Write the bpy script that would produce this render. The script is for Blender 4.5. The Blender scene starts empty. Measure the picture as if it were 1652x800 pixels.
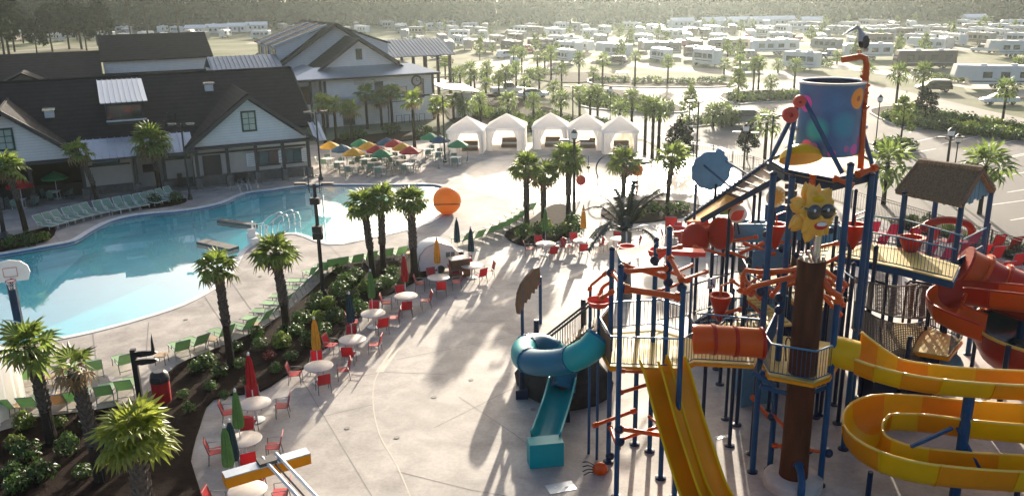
import bpy, math, random
from mathutils import Vector, Matrix
from mathutils.geometry import tessellate_polygon
from mathutils import noise as mnoise
random.seed(7)
sc = bpy.context.scene
COL = sc.collection
PI = math.pi
R = math.radians
V = Vector
# ------------------------------------------------------------------ camera
FPX, CAMH = 1400.0, 16.0
cam_d = bpy.data.cameras.new('camera')
cam = bpy.data.objects.new('camera', cam_d); COL.objects.link(cam)
cam_d.sensor_width = 36; cam_d.lens = FPX/1652*36
cam_d.clip_start = .5; cam_d.clip_end = 4000
CM = Matrix.Rotation(PI/2-R(16.7), 3, 'X') @ Matrix.Rotation(-0.017, 3, 'Z')
cam.matrix_world = Matrix.Translation((0, 0, CAMH)) @ CM.to_4x4()
sc.camera = cam
# ------------------------------------------------------------------ light
SUN_AZ, SUN_EL = R(10.5), R(13.0)      # azimuth clockwise from +Y
w = bpy.data.worlds.new('World'); sc.world = w; w.use_nodes = True
nt = w.node_tree; nt.nodes.clear()
sky = nt.nodes.new('ShaderNodeTexSky'); sky.sky_type = 'NISHITA'; sky.sun_disc = False
sky.sun_elevation = SUN_EL; sky.sun_rotation = SUN_AZ
sky.air_density = 0.75; sky.dust_density = 6.0; sky.ozone_density = 1.2
bg = nt.nodes.new('ShaderNodeBackground'); bg.inputs[1].default_value = .115
wo = nt.nodes.new('ShaderNodeOutputWorld')
nt.links.new(sky.outputs[0], bg.inputs[0]); nt.links.new(bg.outputs[0], wo.inputs[0])
sd = bpy.data.lights.new('sun', 'SUN'); sd.energy = 4.6; sd.angle = R(.6); sd.color = (1, .89, .73)
sun = bpy.data.objects.new('sun', sd); COL.objects.link(sun)
sdir = V((math.sin(SUN_AZ)*math.cos(SUN_EL), math.cos(SUN_AZ)*math.cos(SUN_EL), math.sin(SUN_EL)))
sun.rotation_euler = sdir.to_track_quat('Z', 'Y').to_euler(); sun.location = (0, 0, 90)
sc.view_settings.view_transform = 'Standard'; sc.view_settings.look = 'None'
sc.view_settings.exposure = 1.5; sc.view_settings.gamma = 1
HAZE = .00012
sc.render.engine = 'CYCLES'
sc.cycles.use_denoising = True
sc.cycles.max_bounces = 6; sc.cycles.diffuse_bounces = 3; sc.cycles.glossy_bounces = 3
sc.cycles.transparent_max_bounces = 12; sc.cycles.volume_bounces = 0
sc.cycles.use_adaptive_sampling = True; sc.cycles.adaptive_threshold = .02
sc.cycles.sample_clamp_indirect = 6
# ------------------------------------------------------------------ where a sight line meets the ground (or a level z, or a depth Y)
def ray(px, py): return CM @ V(((px-826)/FPX, -(py-400)/FPX, -1))
def G(px, py, z=0.0):
    d = ray(px, py); t = (z-CAMH)/d.z
    return V((d.x*t, d.y*t, z))
def A(px, py, Y):
    d = ray(px, py); t = Y/d.y
    return V((d.x*t, Y, CAMH+d.z*t))
def HT(px, pyb, pyt): return A(px, pyt, G(px, pyb).y).z
# ------------------------------------------------------------------ mesh collector
class MB:
    def __init__(s): s.v = []; s.f = []; s.m = []; s.mi = 0; s.T = None
    def add(s, vs, fs):
        n = len(s.v)
        if s.T is not None: vs = [s.T @ V(p) for p in vs]
        s.v += [tuple(p) for p in vs]; s.f += [tuple(i+n for i in f) for f in fs]; s.m += [s.mi]*len(fs)
        return s
    def mat(s, i): s.mi = i; return s
    def box(s, c, d, rz=0, rx=0, ry=0):
        M = Matrix.Translation(c)
        if rz or rx or ry: M = M @ Matrix.Rotation(rz, 4, 'Z') @ Matrix.Rotation(rx, 4, 'X') @ Matrix.Rotation(ry, 4, 'Y')
        x, y, z = d[0]/2, d[1]/2, d[2]/2
        vs = [M @ V(p) for p in ((-x,-y,-z),(x,-y,-z),(x,y,-z),(-x,y,-z),(-x,-y,z),(x,-y,z),(x,y,z),(-x,y,z))]
        return s.add(vs, ((0,3,2,1),(4,5,6,7),(0,1,5,4),(1,2,6,5),(2,3,7,6),(3,0,4,7)))
    def bb(s, a, b): return s.box([(a[i]+b[i])/2 for i in range(3)], [abs(b[i]-a[i]) for i in range(3)])
    def bar(s, p, q, w, h, up=(0,0,1)):
        p = V(p); q = V(q); d = q-p; l = d.length
        if l < 1e-6: return s
        d /= l; up = V(up)
        if abs(d.dot(up)) > .98: up = V((1,0,0))
        x = d.cross(up).normalized()*w/2; y = x.cross(d).normalized()*h/2
        vs = [p-x-y, p+x-y, p+x+y, p-x+y, q-x-y, q+x-y, q+x+y, q-x+y]
        return s.add(vs, ((0,1,2,3),(7,6,5,4),(0,4,5,1),(1,5,6,2),(2,6,7,3),(3,7,4,0)))
    def tube(s, pts, r, n=6, closed=False, cap=True):
        pts = [V(p) for p in pts]; k = len(pts)
        rs = r if isinstance(r, (list, tuple)) else [r]*k
        vs = []; ref = None
        for i in range(k):
            if closed: t = pts[(i+1) % k]-pts[i-1]
            else: t = pts[min(i+1, k-1)]-pts[max(i-1, 0)]
            t = t.normalized() if t.length > 1e-9 else V((0,0,1))
            if ref is None: ref = t.cross(V((0,0,1))) if abs(t.z) < .9 else t.cross(V((1,0,0)))
            a = ref-t*ref.dot(t)
            if a.length < 1e-6: a = t.orthogonal()
            a.normalize(); ref = a; b = t.cross(a)
            for j in range(n):
                q = 2*PI*j/n; vs.append(pts[i]+(a*math.cos(q)+b*math.sin(q))*rs[i])
        fs = []
        for i in range(k if closed else k-1):
            i2 = (i+1) % k
            for j in range(n):
                j2 = (j+1) % n; fs.append((i*n+j, i*n+j2, i2*n+j2, i2*n+j))
        if cap and not closed: fs.append(tuple(range(n-1, -1, -1))); fs.append(tuple((k-1)*n+j for j in range(n)))
        return s.add(vs, fs)
    def lathe(s, prof, n=12, c=(0,0,0), cap=True):
        vs = []; k = len(prof)
        for r, z in prof:
            for j in range(n):
                q = 2*PI*j/n; vs.append((c[0]+r*math.cos(q), c[1]+r*math.sin(q), c[2]+z))
        fs = []
        for i in range(k-1):
            for j in range(n):
                j2 = (j+1) % n; fs.append((i*n+j, i*n+j2, (i+1)*n+j2, (i+1)*n+j))
        if cap: fs.append(tuple(range(n-1, -1, -1))); fs.append(tuple((k-1)*n+j for j in range(n)))
        return s.add(vs, fs)
    def ball(s, c, r, nu=12, nv=8, sc_=(1,1,1)):
        vs = []
        for i in range(1, nv):
            a = PI*i/nv
            for j in range(nu):
                b = 2*PI*j/nu
                vs.append((c[0]+r*sc_[0]*math.sin(a)*math.cos(b), c[1]+r*sc_[1]*math.sin(a)*math.sin(b), c[2]+r*sc_[2]*math.cos(a)))
        top = len(vs); vs.append((c[0], c[1], c[2]+r*sc_[2])); vs.append((c[0], c[1], c[2]-r*sc_[2]))
        fs = []
        for i in range(nv-2):
            for j in range(nu):
                j2 = (j+1) % nu; fs.append((i*nu+j, (i+1)*nu+j, (i+1)*nu+j2, i*nu+j2))
        for j in range(nu):
            j2 = (j+1) % nu; fs.append((top, j, j2)); fs.append((top+1, (nv-2)*nu+j2, (nv-2)*nu+j))
        return s.add(vs, fs)
    def poly(s, loops, z, flip=False):
        """flat sheet with holes"""
        loops = [[V((p[0], p[1], 0)) for p in l] for l in loops]
        tr = tessellate_polygon(loops); flat = [p for l in loops for p in l]
        vs = [(p.x, p.y, z) for p in flat]; fs = []
        for a, b, c in tr:
            n = (flat[b]-flat[a]).cross(flat[c]-flat[a]).z
            fs.append((a, b, c) if n > 0 else (a, c, b))
        return s.add(vs, fs)
    def prism(s, poly, z0, z1):
        s.poly([poly], z1)
        k = len(poly)
        ar = sum(poly[i][0]*poly[(i+1) % k][1]-poly[(i+1) % k][0]*poly[i][1] for i in range(k))
        if ar < 0: poly = poly[::-1]
        vs = [(p[0], p[1], z0) for p in poly]+[(p[0], p[1], z1) for p in poly]
        s.add(vs, [(i, (i+1) % k, k+(i+1) % k, k+i) for i in range(k)])
        return s
    def slab(s, pts, t):
        """planar or nearly planar polygon given as 3-D points, thickened downwards/along normal by t"""
        pts = [V(p) for p in pts]; n = (pts[1]-pts[0]).cross(pts[2]-pts[0]).normalized()
        k = len(pts); lo = [p-n*t for p in pts]
        return s.add(pts+lo, [tuple(range(k)), tuple(range(2*k-1, k-1, -1))]+[(i, k+i, k+(i+1) % k, (i+1) % k) for i in range(k)])
    def leaves(s, c, rad, n, size, rng, asp=.5, shell=.45):
        vs = []; fs = []
        for _ in range(n):
            while True:
                p = V((rng.uniform(-1,1), rng.uniform(-1,1), rng.uniform(-1,1)))
                if shell < p.length < 1: break
            q = V((c[0]+p.x*rad[0], c[1]+p.y*rad[1], c[2]+p.z*rad[2]))
            d = (p.normalized()+V((rng.gauss(0,.6), rng.gauss(0,.6), rng.gauss(.1,.6)))).normalized()
            a = d.orthogonal().normalized(); b = d.cross(a); th = rng.uniform(0, 2*PI)
            u = a*math.cos(th)+b*math.sin(th); v_ = d.cross(u)
            sz = size*rng.uniform(.6, 1.3); m = len(vs)
            vs += [q-u*sz, q-v_*sz*asp+d*sz*.15, q+u*sz, q+v_*sz*asp+d*sz*.15]; fs.append((m, m+1, m+2, m+3))
        return s.add(vs, fs)
    def mesh(s, name, mats, smooth=False):
        me = bpy.data.meshes.new(name); me.from_pydata(s.v, [], s.f)
        mats = mats if isinstance(mats, (list, tuple)) else [mats]
        for m in mats: me.materials.append(m)
        if len(mats) > 1: me.polygons.foreach_set('material_index', s.m)
        if smooth:
            me.polygons.foreach_set('use_smooth', [True]*len(me.polygons))
            if smooth != 2: me.set_sharp_from_angle(angle=R(42))
        me.update(); return me
    def build(s, name, mats, parent=None, smooth=False, loc=None, rz=0):
        return inst(s.mesh(name, mats, smooth), name, parent, loc, rz)
def inst(me, name, parent=None, loc=None, rz=0, scale=None, rot=None):
    o = bpy.data.objects.new(name, me); COL.objects.link(o)
    if parent: o.parent = parent
    if loc is not None: o.location = loc
    if rot is not None: o.rotation_euler = rot
    elif rz: o.rotation_euler = (0, 0, rz)
    if scale is not None: o.scale = (scale,)*3 if isinstance(scale, (int, float)) else scale
    return o
def tag(o, label=None, cat=None, group=None, kind=None):
    if label: o['label'] = label
    if cat: o['category'] = cat
    if group: o['group'] = group
    if kind: o['kind'] = kind
    return o
def thing(name, label, cat, loc=(0,0,0), rz=0, group=None):
    o = bpy.data.objects.new(name, None); COL.objects.link(o); o.empty_display_size = .2
    o.location = loc; o.rotation_euler = (0, 0, rz)
    return tag(o, label, cat, group)
KIDS = {}
def kids(o): return [c for c in o.children]
def dup(root, loc=None, rz=None, label=None, group=None, scale=None):
    r = root.copy(); COL.objects.link(r)
    if loc is not None: r.location = loc
    if rz is not None: r.rotation_euler = (0, 0, rz)
    if label: r['label'] = label
    if group: r['group'] = group
    if scale is not None: r.scale = (scale,)*3 if isinstance(scale, (int, float)) else scale
    for ch in list(root.children):
        c = ch.copy(); COL.objects.link(c); c.parent = r
        for g in list(ch.children):
            d = g.copy(); COL.objects.link(d); d.parent = c
    return r
def structure(o): o['kind'] = 'structure'; return o
def stuff(o): o['kind'] = 'stuff'; return o
ORD = 'first second third fourth fifth sixth seventh eighth ninth tenth eleventh twelfth thirteenth fourteenth fifteenth sixteenth seventeenth eighteenth nineteenth twentieth'.split()
for t_ in ('twenty','thirty','forty','fifty','sixty','seventy'):
    if t_ != 'twenty': ORD.append(t_[:-1]+'ieth')
    ORD += [t_+'-'+q for q in ORD[:9]]
def smoothpath(pts, n=4):
    """Catmull-Rom through 3-D points"""
    pts = [V(p) for p in pts]; out = []
    for i in range(len(pts)-1):
        p0 = pts[max(i-1, 0)]; p1 = pts[i]; p2 = pts[i+1]; p3 = pts[min(i+2, len(pts)-1)]
        for k in range(n):
            t = k/n
            out.append(.5*((2*p1)+(p2-p0)*t+(2*p0-5*p1+4*p2-p3)*t*t+(3*p1-p0-3*p2+p3)*t**3))
    out.append(pts[-1]); return out
def closedsmooth(pts, n=4):
    pts = [V(p) for p in pts]; k = len(pts); out = []
    for i in range(k):
        p0, p1, p2, p3 = pts[i-1], pts[i], pts[(i+1) % k], pts[(i+2) % k]
        for j in range(n):
            t = j/n
            out.append(.5*((2*p1)+(p2-p0)*t+(2*p0-5*p1+4*p2-p3)*t*t+(3*p1-p0-3*p2+p3)*t**3))
    return out
# ------------------------------------------------------------------ materials
def M(name, col, rough=.6, var=.14, scale=2.5, metal=0, bump=0, bscale=None, rvar=0, spec=.5, trans=0, rnd=0, col2=None, stretch=None, coat=0):
    m = bpy.data.materials.new(name); m.use_nodes = True; t = m.node_tree; N = t.nodes; L = t.links
    b = N['Principled BSDF']; b.inputs['Roughness'].default_value = rough; b.inputs['Metallic'].default_value = metal
    b.inputs['Specular IOR Level'].default_value = spec
    if coat: b.inputs['Coat Weight'].default_value = coat; b.inputs['Coat Roughness'].default_value = .12
    tc = N.new('ShaderNodeTexCoord'); src = tc.outputs['Object']
    if stretch:
        mp = N.new('ShaderNodeMapping'); mp.inputs['Scale'].default_value = stretch; L.new(src, mp.inputs[0]); src = mp.outputs[0]
    nz = N.new('ShaderNodeTexNoise'); nz.inputs['Scale'].default_value = scale; nz.inputs['Detail'].default_value = 6; nz.inputs['Roughness'].default_value = .62
    L.new(src, nz.inputs['Vector'])
    rp = N.new('ShaderNodeValToRGB'); e = rp.color_ramp.elements
    e[0].position = .3; e[1].position = .7
    c = V(col[:3])
    if col2 is None:
        e[0].color = (*(c*(1-var)), 1); e[1].color = (*(c*(1+var)), 1)
    else:
        e[0].color = (*c, 1); e[1].color = (*col2, 1)
    L.new(nz.outputs['Fac'], rp.inputs[0]); out = rp.outputs[0]
    if rnd:
        oi = N.new('ShaderNodeObjectInfo'); hs = N.new('ShaderNodeHueSaturation')
        mr = N.new('ShaderNodeMapRange'); mr.inputs['To Min'].default_value = 1-rnd; mr.inputs['To Max'].default_value = 1+rnd
        L.new(oi.outputs['Random'], mr.inputs['Value']); L.new(mr.outputs[0], hs.inputs['Value']); L.new(out, hs.inputs['Color']); out = hs.outputs[0]
    L.new(out, b.inputs['Base Color'])
    if rvar:
        mr = N.new('ShaderNodeMapRange'); mr.inputs['From Min'].default_value = .3; mr.inputs['From Max'].default_value = .7
        mr.inputs['To Min'].default_value = max(.02, rough-rvar); mr.inputs['To Max'].default_value = min(1, rough+rvar)
        L.new(nz.outputs['Fac'], mr.inputs['Value']); L.new(mr.outputs[0], b.inputs['Roughness'])
    if bump:
        n2 = N.new('ShaderNodeTexNoise'); n2.inputs['Scale'].default_value = bscale or scale*6; n2.inputs['Detail'].default_value = 4
        L.new(src, n2.inputs['Vector'])
        bp = N.new('ShaderNodeBump'); bp.inputs['Strength'].default_value = bump; bp.inputs['Distance'].default_value = .03
        L.new(n2.outputs['Fac'], bp.inputs['Height']); L.new(bp.outputs[0], b.inputs['Normal'])
    if trans:
        tr = N.new('ShaderNodeBsdfTranslucent'); mx = N.new('ShaderNodeMixShader'); mx.inputs[0].default_value = trans
        L.new(out, tr.inputs['Color']); L.new(b.outputs[0], mx.inputs[1]); L.new(tr.outputs[0], mx.inputs[2])
        L.new(mx.outputs[0], N['Material Output'].inputs['Surface'])
    return m
mt = {}
def D(k, *a, **kw): mt[k] = M(k, *a, **kw)
def concrete(k, col, rough, spec, wet=.0):
    m = M(k, col, rough, var=.10, scale=.16, bump=.12, bscale=11, spec=spec, rvar=.12); t = m.node_tree; N = t.nodes; L = t.links; b = N['Principled BSDF']; cur = b.inputs['Base Color'].links[0].from_socket
    tc = [n for n in N if n.type == 'TEX_COORD'][0]
    for sc_n, lo, hi, det in ((.9,.82,1.08,8),(7,.92,1.05,3),(.35,.82,1.06,10)):
        nz = N.new('ShaderNodeTexNoise'); nz.inputs['Scale'].default_value = sc_n; nz.inputs['Detail'].default_value = det; nz.inputs['Distortion'].default_value = .6; L.new(tc.outputs['Object'], nz.inputs['Vector'])
        mr = N.new('ShaderNodeMapRange'); mr.inputs['From Min'].default_value = .35; mr.inputs['From Max'].default_value = .62; mr.inputs['To Min'].default_value = lo; mr.inputs['To Max'].default_value = hi; L.new(nz.outputs['Fac'], mr.inputs['Value'])
        mx = N.new('ShaderNodeMix'); mx.data_type = 'RGBA'; mx.blend_type = 'MULTIPLY'; mx.inputs[0].default_value = 1; L.new(cur, mx.inputs[6]); L.new(mr.outputs[0], mx.inputs[7]); cur = mx.outputs[2]
    L.new(cur, b.inputs['Base Color']); mt[k] = m
concrete('concrete', (.385,.35,.32), .8, .18); concrete('splash_concrete', (.385,.35,.315), .72, .25); concrete('wet_concrete', (.36,.33,.30), .42, .4)
concrete('damp_concrete', (.375,.34,.31), .62, .3)
D('coping', (.62,.61,.58), .5, scale=2)
D('joint', (.22,.20,.18), .8)
D('bandpaint', (.46,.40,.33), .6)
D('ground', (.10,.125,.05), .95, spec=.05, scale=.06, col2=(.25,.235,.175), bump=.2, bscale=1.5)
D('lawn', (.13,.16,.05), .9, scale=.5, col2=(.24,.25,.11), bump=.3, bscale=6)
D('asphalt', (.155,.145,.138), .85, spec=.15, scale=.18, var=.15, rvar=.1, bump=.1, bscale=12)
D('road', (.26,.23,.205), .85, spec=.15, scale=.2, var=.12, bump=.1, bscale=12)
D('gravel', (.29,.26,.21), .85, scale=.3, var=.18, bump=.3, bscale=8)
D('mulch', (.012,.008,.006), .95, spec=.05, scale=3.5, col2=(.030,.019,.014), bump=.8, bscale=14)
D('kerb', (.42,.40,.37), .7, scale=2)
D('white_line', (.62,.60,.56), .6, scale=4, var=.2)
D('poolwall', (.48,.74,.75), .6, scale=.5, var=.08)
D('bark', (.04,.03,.022), .9, spec=.1, scale=8, var=.4, bump=.5)
D('bootjack', (.11,.092,.075), .85, spec=.15, scale=9, var=.35, rnd=.15)
D('frond', (.17,.23,.045), .45, scale=4, var=.3, trans=.5, rnd=.25)
D('frond_bright', (.24,.28,.04), .45, scale=4, var=.3, trans=.5, rnd=.2)
D('frond_far', (.15,.21,.05), .5, scale=4, var=.3, trans=.5, rnd=.2)
D('frond_dead', (.23,.16,.075), .7, scale=4, var=.3, trans=.35, rnd=.2)
D('leaf', (.05,.095,.02), .5, scale=3, var=.35, trans=.35, rnd=.3)
D('leaf_lime', (.13,.18,.035), .5, scale=3, var=.3, trans=.45, rnd=.2)
D('leaf_red', (.25,.05,.035), .5, scale=3, var=.3, trans=.35)
D('pine_leaf', (.018,.032,.016), .8, spec=.05, scale=1, var=.35, trans=.08, rnd=.2)
D('wood_leaf', (.028,.052,.036), .95, scale=.12, var=.4, spec=.03)
D('shingle', (.026,.024,.027), .9, spec=.12, scale=1.2, var=.25, bump=.4, bscale=12)
D('metal_roof', (.42,.46,.50), .38, scale=1.5, var=.1, metal=.7, rvar=.1)
D('metal_roof_dark', (.20,.235,.28), .42, scale=1.2, var=.1, metal=.6)
D('siding', (.64,.63,.61), .7, scale=1.5, var=.06)
D('wall_tan', (.45,.42,.38), .75, scale=1.5, var=.08)
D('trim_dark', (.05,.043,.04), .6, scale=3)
D('trim_green', (.02,.055,.045), .5, scale=3)
D('stone', (.13,.12,.11), .85, scale=3, var=.3, bump=.4)
D('shade_in', (.03,.028,.026), .8)  # near-black that stands in for shade inside recesses and openings
D('black', (.014,.014,.016), .45, scale=4)
D('blackrough', (.02,.02,.022), .7, scale=4)
D('steel', (.55,.55,.56), .25, metal=1, scale=4, var=.06)
D('white_metal', (.62,.63,.62), .4, scale=3, var=.06)
D('white', (.72,.71,.69), .5, scale=1.5, var=.07)
D('cloth', (.88,.88,.88), .8, scale=1.5, var=.03, trans=.68)
D('cloth_sunglow', (.80,.70,.58), .8, scale=1.5, var=.05, trans=.5)  # warm tint stands in for sun glowing through the white back curtains
D('sling_green', (.30,.48,.24), .6, scale=4, var=.1, trans=.3, rnd=.18)
D('sling_mint', (.15,.24,.18), .65, scale=4, var=.1, rnd=.1)
D('sling_tan', (.55,.40,.24), .65, scale=4, var=.1, trans=.3)
D('sling_red', (.55,.02,.03), .5, scale=4, var=.1, trans=.3, rnd=.12)
D('sling_pink', (.52,.015,.09), .5, scale=4, var=.1, trans=.3, rnd=.12)
D('um_red', (.42,.015,.02), .75, scale=5, var=.15, trans=.25)
D('um_yellow', (.66,.36,.03), .75, scale=5, var=.15, trans=.3)
D('um_green', (.12,.26,.07), .75, scale=5, var=.15, trans=.25)
D('um_navy', (.012,.045,.065), .75, scale=5, var=.2, trans=.15)
D('um_kelly', (.03,.25,.10), .75, scale=5, var=.12, trans=.3)
D('um_blue', (.03,.10,.17), .75, scale=5, var=.12, trans=.25)
D('tabletop', (.50,.43,.37), .45, scale=5, var=.12)
D('post_blue', (.008,.055,.135), .42, spec=.25, scale=2, var=.2, rvar=.1)
D('post_blue_lt', (.03,.15,.27), .35, scale=2, var=.15)
D('post_navy', (.008,.018,.05), .45, spec=.25, scale=2, var=.2)
D('pipe_orange', (.53,.07,.006), .38, spec=.18, scale=2, var=.12, rvar=.1, coat=.3)
D('fibre_orange', (.58,.075,.004), .38, spec=.18, scale=.9, var=.12, coat=.06, trans=.1)
D('fibre_red', (.38,.014,.004), .38, spec=.18, scale=.9, var=.15, coat=.06, trans=.08)
D('fibre_yellow', (.74,.42,.0), .38, spec=.18, scale=.7, var=.1, coat=.06, trans=.12)
D('fibre_amber', (.74,.265,.0), .38, spec=.18, scale=.7, var=.1, coat=.06, trans=.12)
D('fibre_lip', (.78,.50,.08), .3, scale=.7, var=.08, coat=.06)
D('fibre_teal', (.003,.26,.28), .38, spec=.18, scale=.9, var=.12, coat=.06)
D('fibre_blue', (.004,.115,.20), .38, spec=.18, scale=.9, var=.12, coat=.06)
D('trunk_brown', (.075,.021,.008), .65, spec=.15, scale=1.3, var=.35, stretch=(3,3,.5), bump=.25)
D('deck_yellow', (.50,.36,.10), .65, spec=.2, scale=2, var=.18, rvar=.1)
D('rope', (.105,.08,.065), .85, scale=12)
D('thatch', (.29,.175,.09), .9, scale=14, var=.5, stretch=(1,1,.25), bump=.6)
D('plank_brown', (.13,.065,.03), .7, scale=3, var=.3, stretch=(1,4,1))
D('sail', (.60,.57,.47), .8, scale=2, trans=.35)
D('concrete_foot', (.42,.38,.34), .8, scale=3)
D('ball_orange', (.85,.30,.008), .35, scale=1.5, var=.05, trans=.3)
D('sunface', (.80,.40,.03), .4, scale=3, var=.08, coat=.3)
D('fish_blue', (.10,.25,.38), .45, scale=1.5, var=.2, trans=.25)
D('tyre', (.018,.018,.018), .8)
D('chrome', (.5,.5,.5), .2, metal=1)
D('rv_white', (.70,.69,.66), .4, scale=.8, var=.05, rnd=.1)
D('rv_roof', (.74,.73,.72), .45, scale=.8, var=.06)
D('rv_tan', (.42,.34,.26), .45, scale=.8, var=.06, rnd=.15)
D('rv_brown', (.12,.085,.07), .4, scale=.8, var=.1, rnd=.2)
D('rv_grey', (.28,.28,.29), .4, scale=.8, var=.08, rnd=.2)
D('car_black', (.015,.015,.018), .2, scale=1, coat=.6)
D('car_white', (.72,.72,.72), .25, scale=1, var=.04, coat=.6)
D('car_grey', (.16,.165,.175), .25, scale=1, coat=.6)
D('car_red', (.35,.02,.02), .25, scale=1, coat=.6)
D('car_blue', (.03,.07,.18), .25, scale=1, coat=.6)
D('lampglass', (.8,.8,.76), .3, var=.03)
D('spray_leaf', (.03,.042,.03), .6, scale=4, var=.3)
D('chair_frame', (.20,.20,.20), .4, metal=.5)
D('leaf_dark', (.014,.026,.013), .8, spec=.05, scale=3, var=.35, trans=.06, rnd=.3)
D('pool_dark', (.01,.04,.04), .2)
D('tile_blue', (.02,.12,.25), .3, scale=20, var=.3)
D('rock_dark', (.03,.028,.028), .8, spec=.15, scale=1.5, var=.5, bump=.6, bscale=4)
D('net_red', (.6,.05,.03), .7)
def glassmat(name, col, rough=.05):
    m = M(name, col, rough, var=.1, scale=1.5); m.node_tree.nodes['Principled BSDF'].inputs['Specular IOR Level'].default_value = .9
    return m
def courses(k, sc_w, lo):
    t = mt[k].node_tree; N = t.nodes; L = t.links; b = N['Principled BSDF']; cur = b.inputs['Base Color'].links[0].from_socket; tc = [n for n in N if n.type == 'TEX_COORD'][0]
    wv = N.new('ShaderNodeTexWave'); wv.bands_direction = 'Z'; wv.wave_profile = 'SAW'; wv.inputs['Scale'].default_value = sc_w; wv.inputs['Distortion'].default_value = .25; L.new(tc.outputs['Object'], wv.inputs['Vector'])
    mr = N.new('ShaderNodeMapRange'); mr.inputs['To Min'].default_value = lo; mr.inputs['To Max'].default_value = 1.12; L.new(wv.outputs['Fac'], mr.inputs['Value'])
    mx = N.new('ShaderNodeMix'); mx.data_type = 'RGBA'; mx.blend_type = 'MULTIPLY'; mx.inputs[0].default_value = 1; L.new(cur, mx.inputs[6]); L.new(mr.outputs[0], mx.inputs[7]); L.new(mx.outputs[2], b.inputs['Base Color'])
courses('shingle', 1.1, .72); courses('siding', 1.4, .90)
mt['window'] = glassmat('window', (.03,.045,.05))
mt['window_green'] = glassmat('window_green', (.10,.16,.15), .12)
# pool water: clear tinted sheet, mirror by Fresnel, light ripple
m = bpy.data.materials.new('pool_water'); m.use_nodes = True; t = m.node_tree; N = t.nodes; L = t.links; N.remove(N['Principled BSDF'])
tr = N.new('ShaderNodeBsdfTransparent'); tr.inputs[0].default_value = (.09,.87,.93,1)
gl = N.new('ShaderNodeBsdfGlossy'); gl.inputs['Roughness'].default_value = .02; gl.inputs['Color'].default_value = (1,1,1,1)
lw = N.new('ShaderNodeLayerWeight'); lw.inputs['Blend'].default_value = .5
pw = N.new('ShaderNodeMath'); pw.operation = 'POWER'; pw.inputs[1].default_value = 4; L.new(lw.outputs['Facing'], pw.inputs[0])
fr = N.new('ShaderNodeMath'); fr.operation = 'MULTIPLY_ADD'; fr.inputs[1].default_value = .90; fr.inputs[2].default_value = .10; fr.use_clamp = True; L.new(pw.outputs[0], fr.inputs[0])
nz = N.new('ShaderNodeTexNoise'); nz.inputs['Scale'].default_value = 1.3; nz.inputs['Detail'].default_value = 3
tc = N.new('ShaderNodeTexCoord'); L.new(tc.outputs['Object'], nz.inputs['Vector'])
bp = N.new('ShaderNodeBump'); bp.inputs['Strength'].default_value = .10; bp.inputs['Distance'].default_value = .02
L.new(nz.outputs['Fac'], bp.inputs['Height']); L.new(bp.outputs[0], gl.inputs['Normal'])
mx = N.new('ShaderNodeMixShader'); L.new(fr.outputs[0], mx.inputs[0]); L.new(tr.outputs[0], mx.inputs[1]); L.new(gl.outputs[0], mx.inputs[2])
g2 = N.new('ShaderNodeBsdfGlossy'); g2.inputs['Roughness'].default_value = .36; m2 = N.new('ShaderNodeMixShader'); m2.inputs[0].default_value = .12
L.new(mx.outputs[0], m2.inputs[1]); L.new(g2.outputs[0], m2.inputs[2])
L.new(m2.outputs[0], N['Material Output'].inputs['Surface']); mt['water'] = m
# ================================================================== GROUND, POOL, ROADS
def pxs(l, z=0): return [G(x, y, z) for x, y in l]
pool_px = [(-60,580),(0,556),(60,550),(140,535),(220,514),(290,491),(340,465),(362,447),(374,428),(384,410),(400,396),(430,382),(481,376),(534,393),(590,384),(657,369),(700,352),(722,330),(722,308),(700,298),(640,298),(590,298),(541,298),(492,299),(440,306),(395,312),(356,328),(300,339),(225,346),(180,356),(146,373),(120,388),(75,397),(0,410),(-90,424)]
pool_out = [(p.x, p.y) for p in closedsmooth(pxs(pool_px), 3)]
def offset(poly, d):
    k = len(poly); ar = sum(poly[i][0]*poly[(i+1) % k][1]-poly[(i+1) % k][0]*poly[i][1] for i in range(k)); sgn = 1 if ar > 0 else -1
    out = []
    for i in range(k):
        a = V(poly[i-1]); b = V(poly[(i+1) % k]); tn = (b-a).normalized(); n = V((tn.y, -tn.x))*sgn
        out.append((poly[i][0]+n.x*d, poly[i][1]+n.y*d))
    return out
pool_cop = offset(pool_out, .38)
big = [(-900,-60),(900,-60),(900,1500),(-900,1500)]
structure(MB().poly([big, offset(pool_out, 1.2)], -.04).build('ground', mt['ground']))
fence_line = [G(1060,240), G(1150,258), G(1250,288), G(1410,350), G(1652,428), G(1900,510)]
deck = [(-80,6),(40,6)]+[(p.x, p.y) for p in fence_line[::-1]]+[(p.x,p.y) for p in pxs([(1040,228),(740,232),(650,222),(480,236)])]+[(-40,76),(-80,60)]
structure(MB().poly([deck, pool_cop], 0).build('pool_deck', mt['concrete']))
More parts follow.
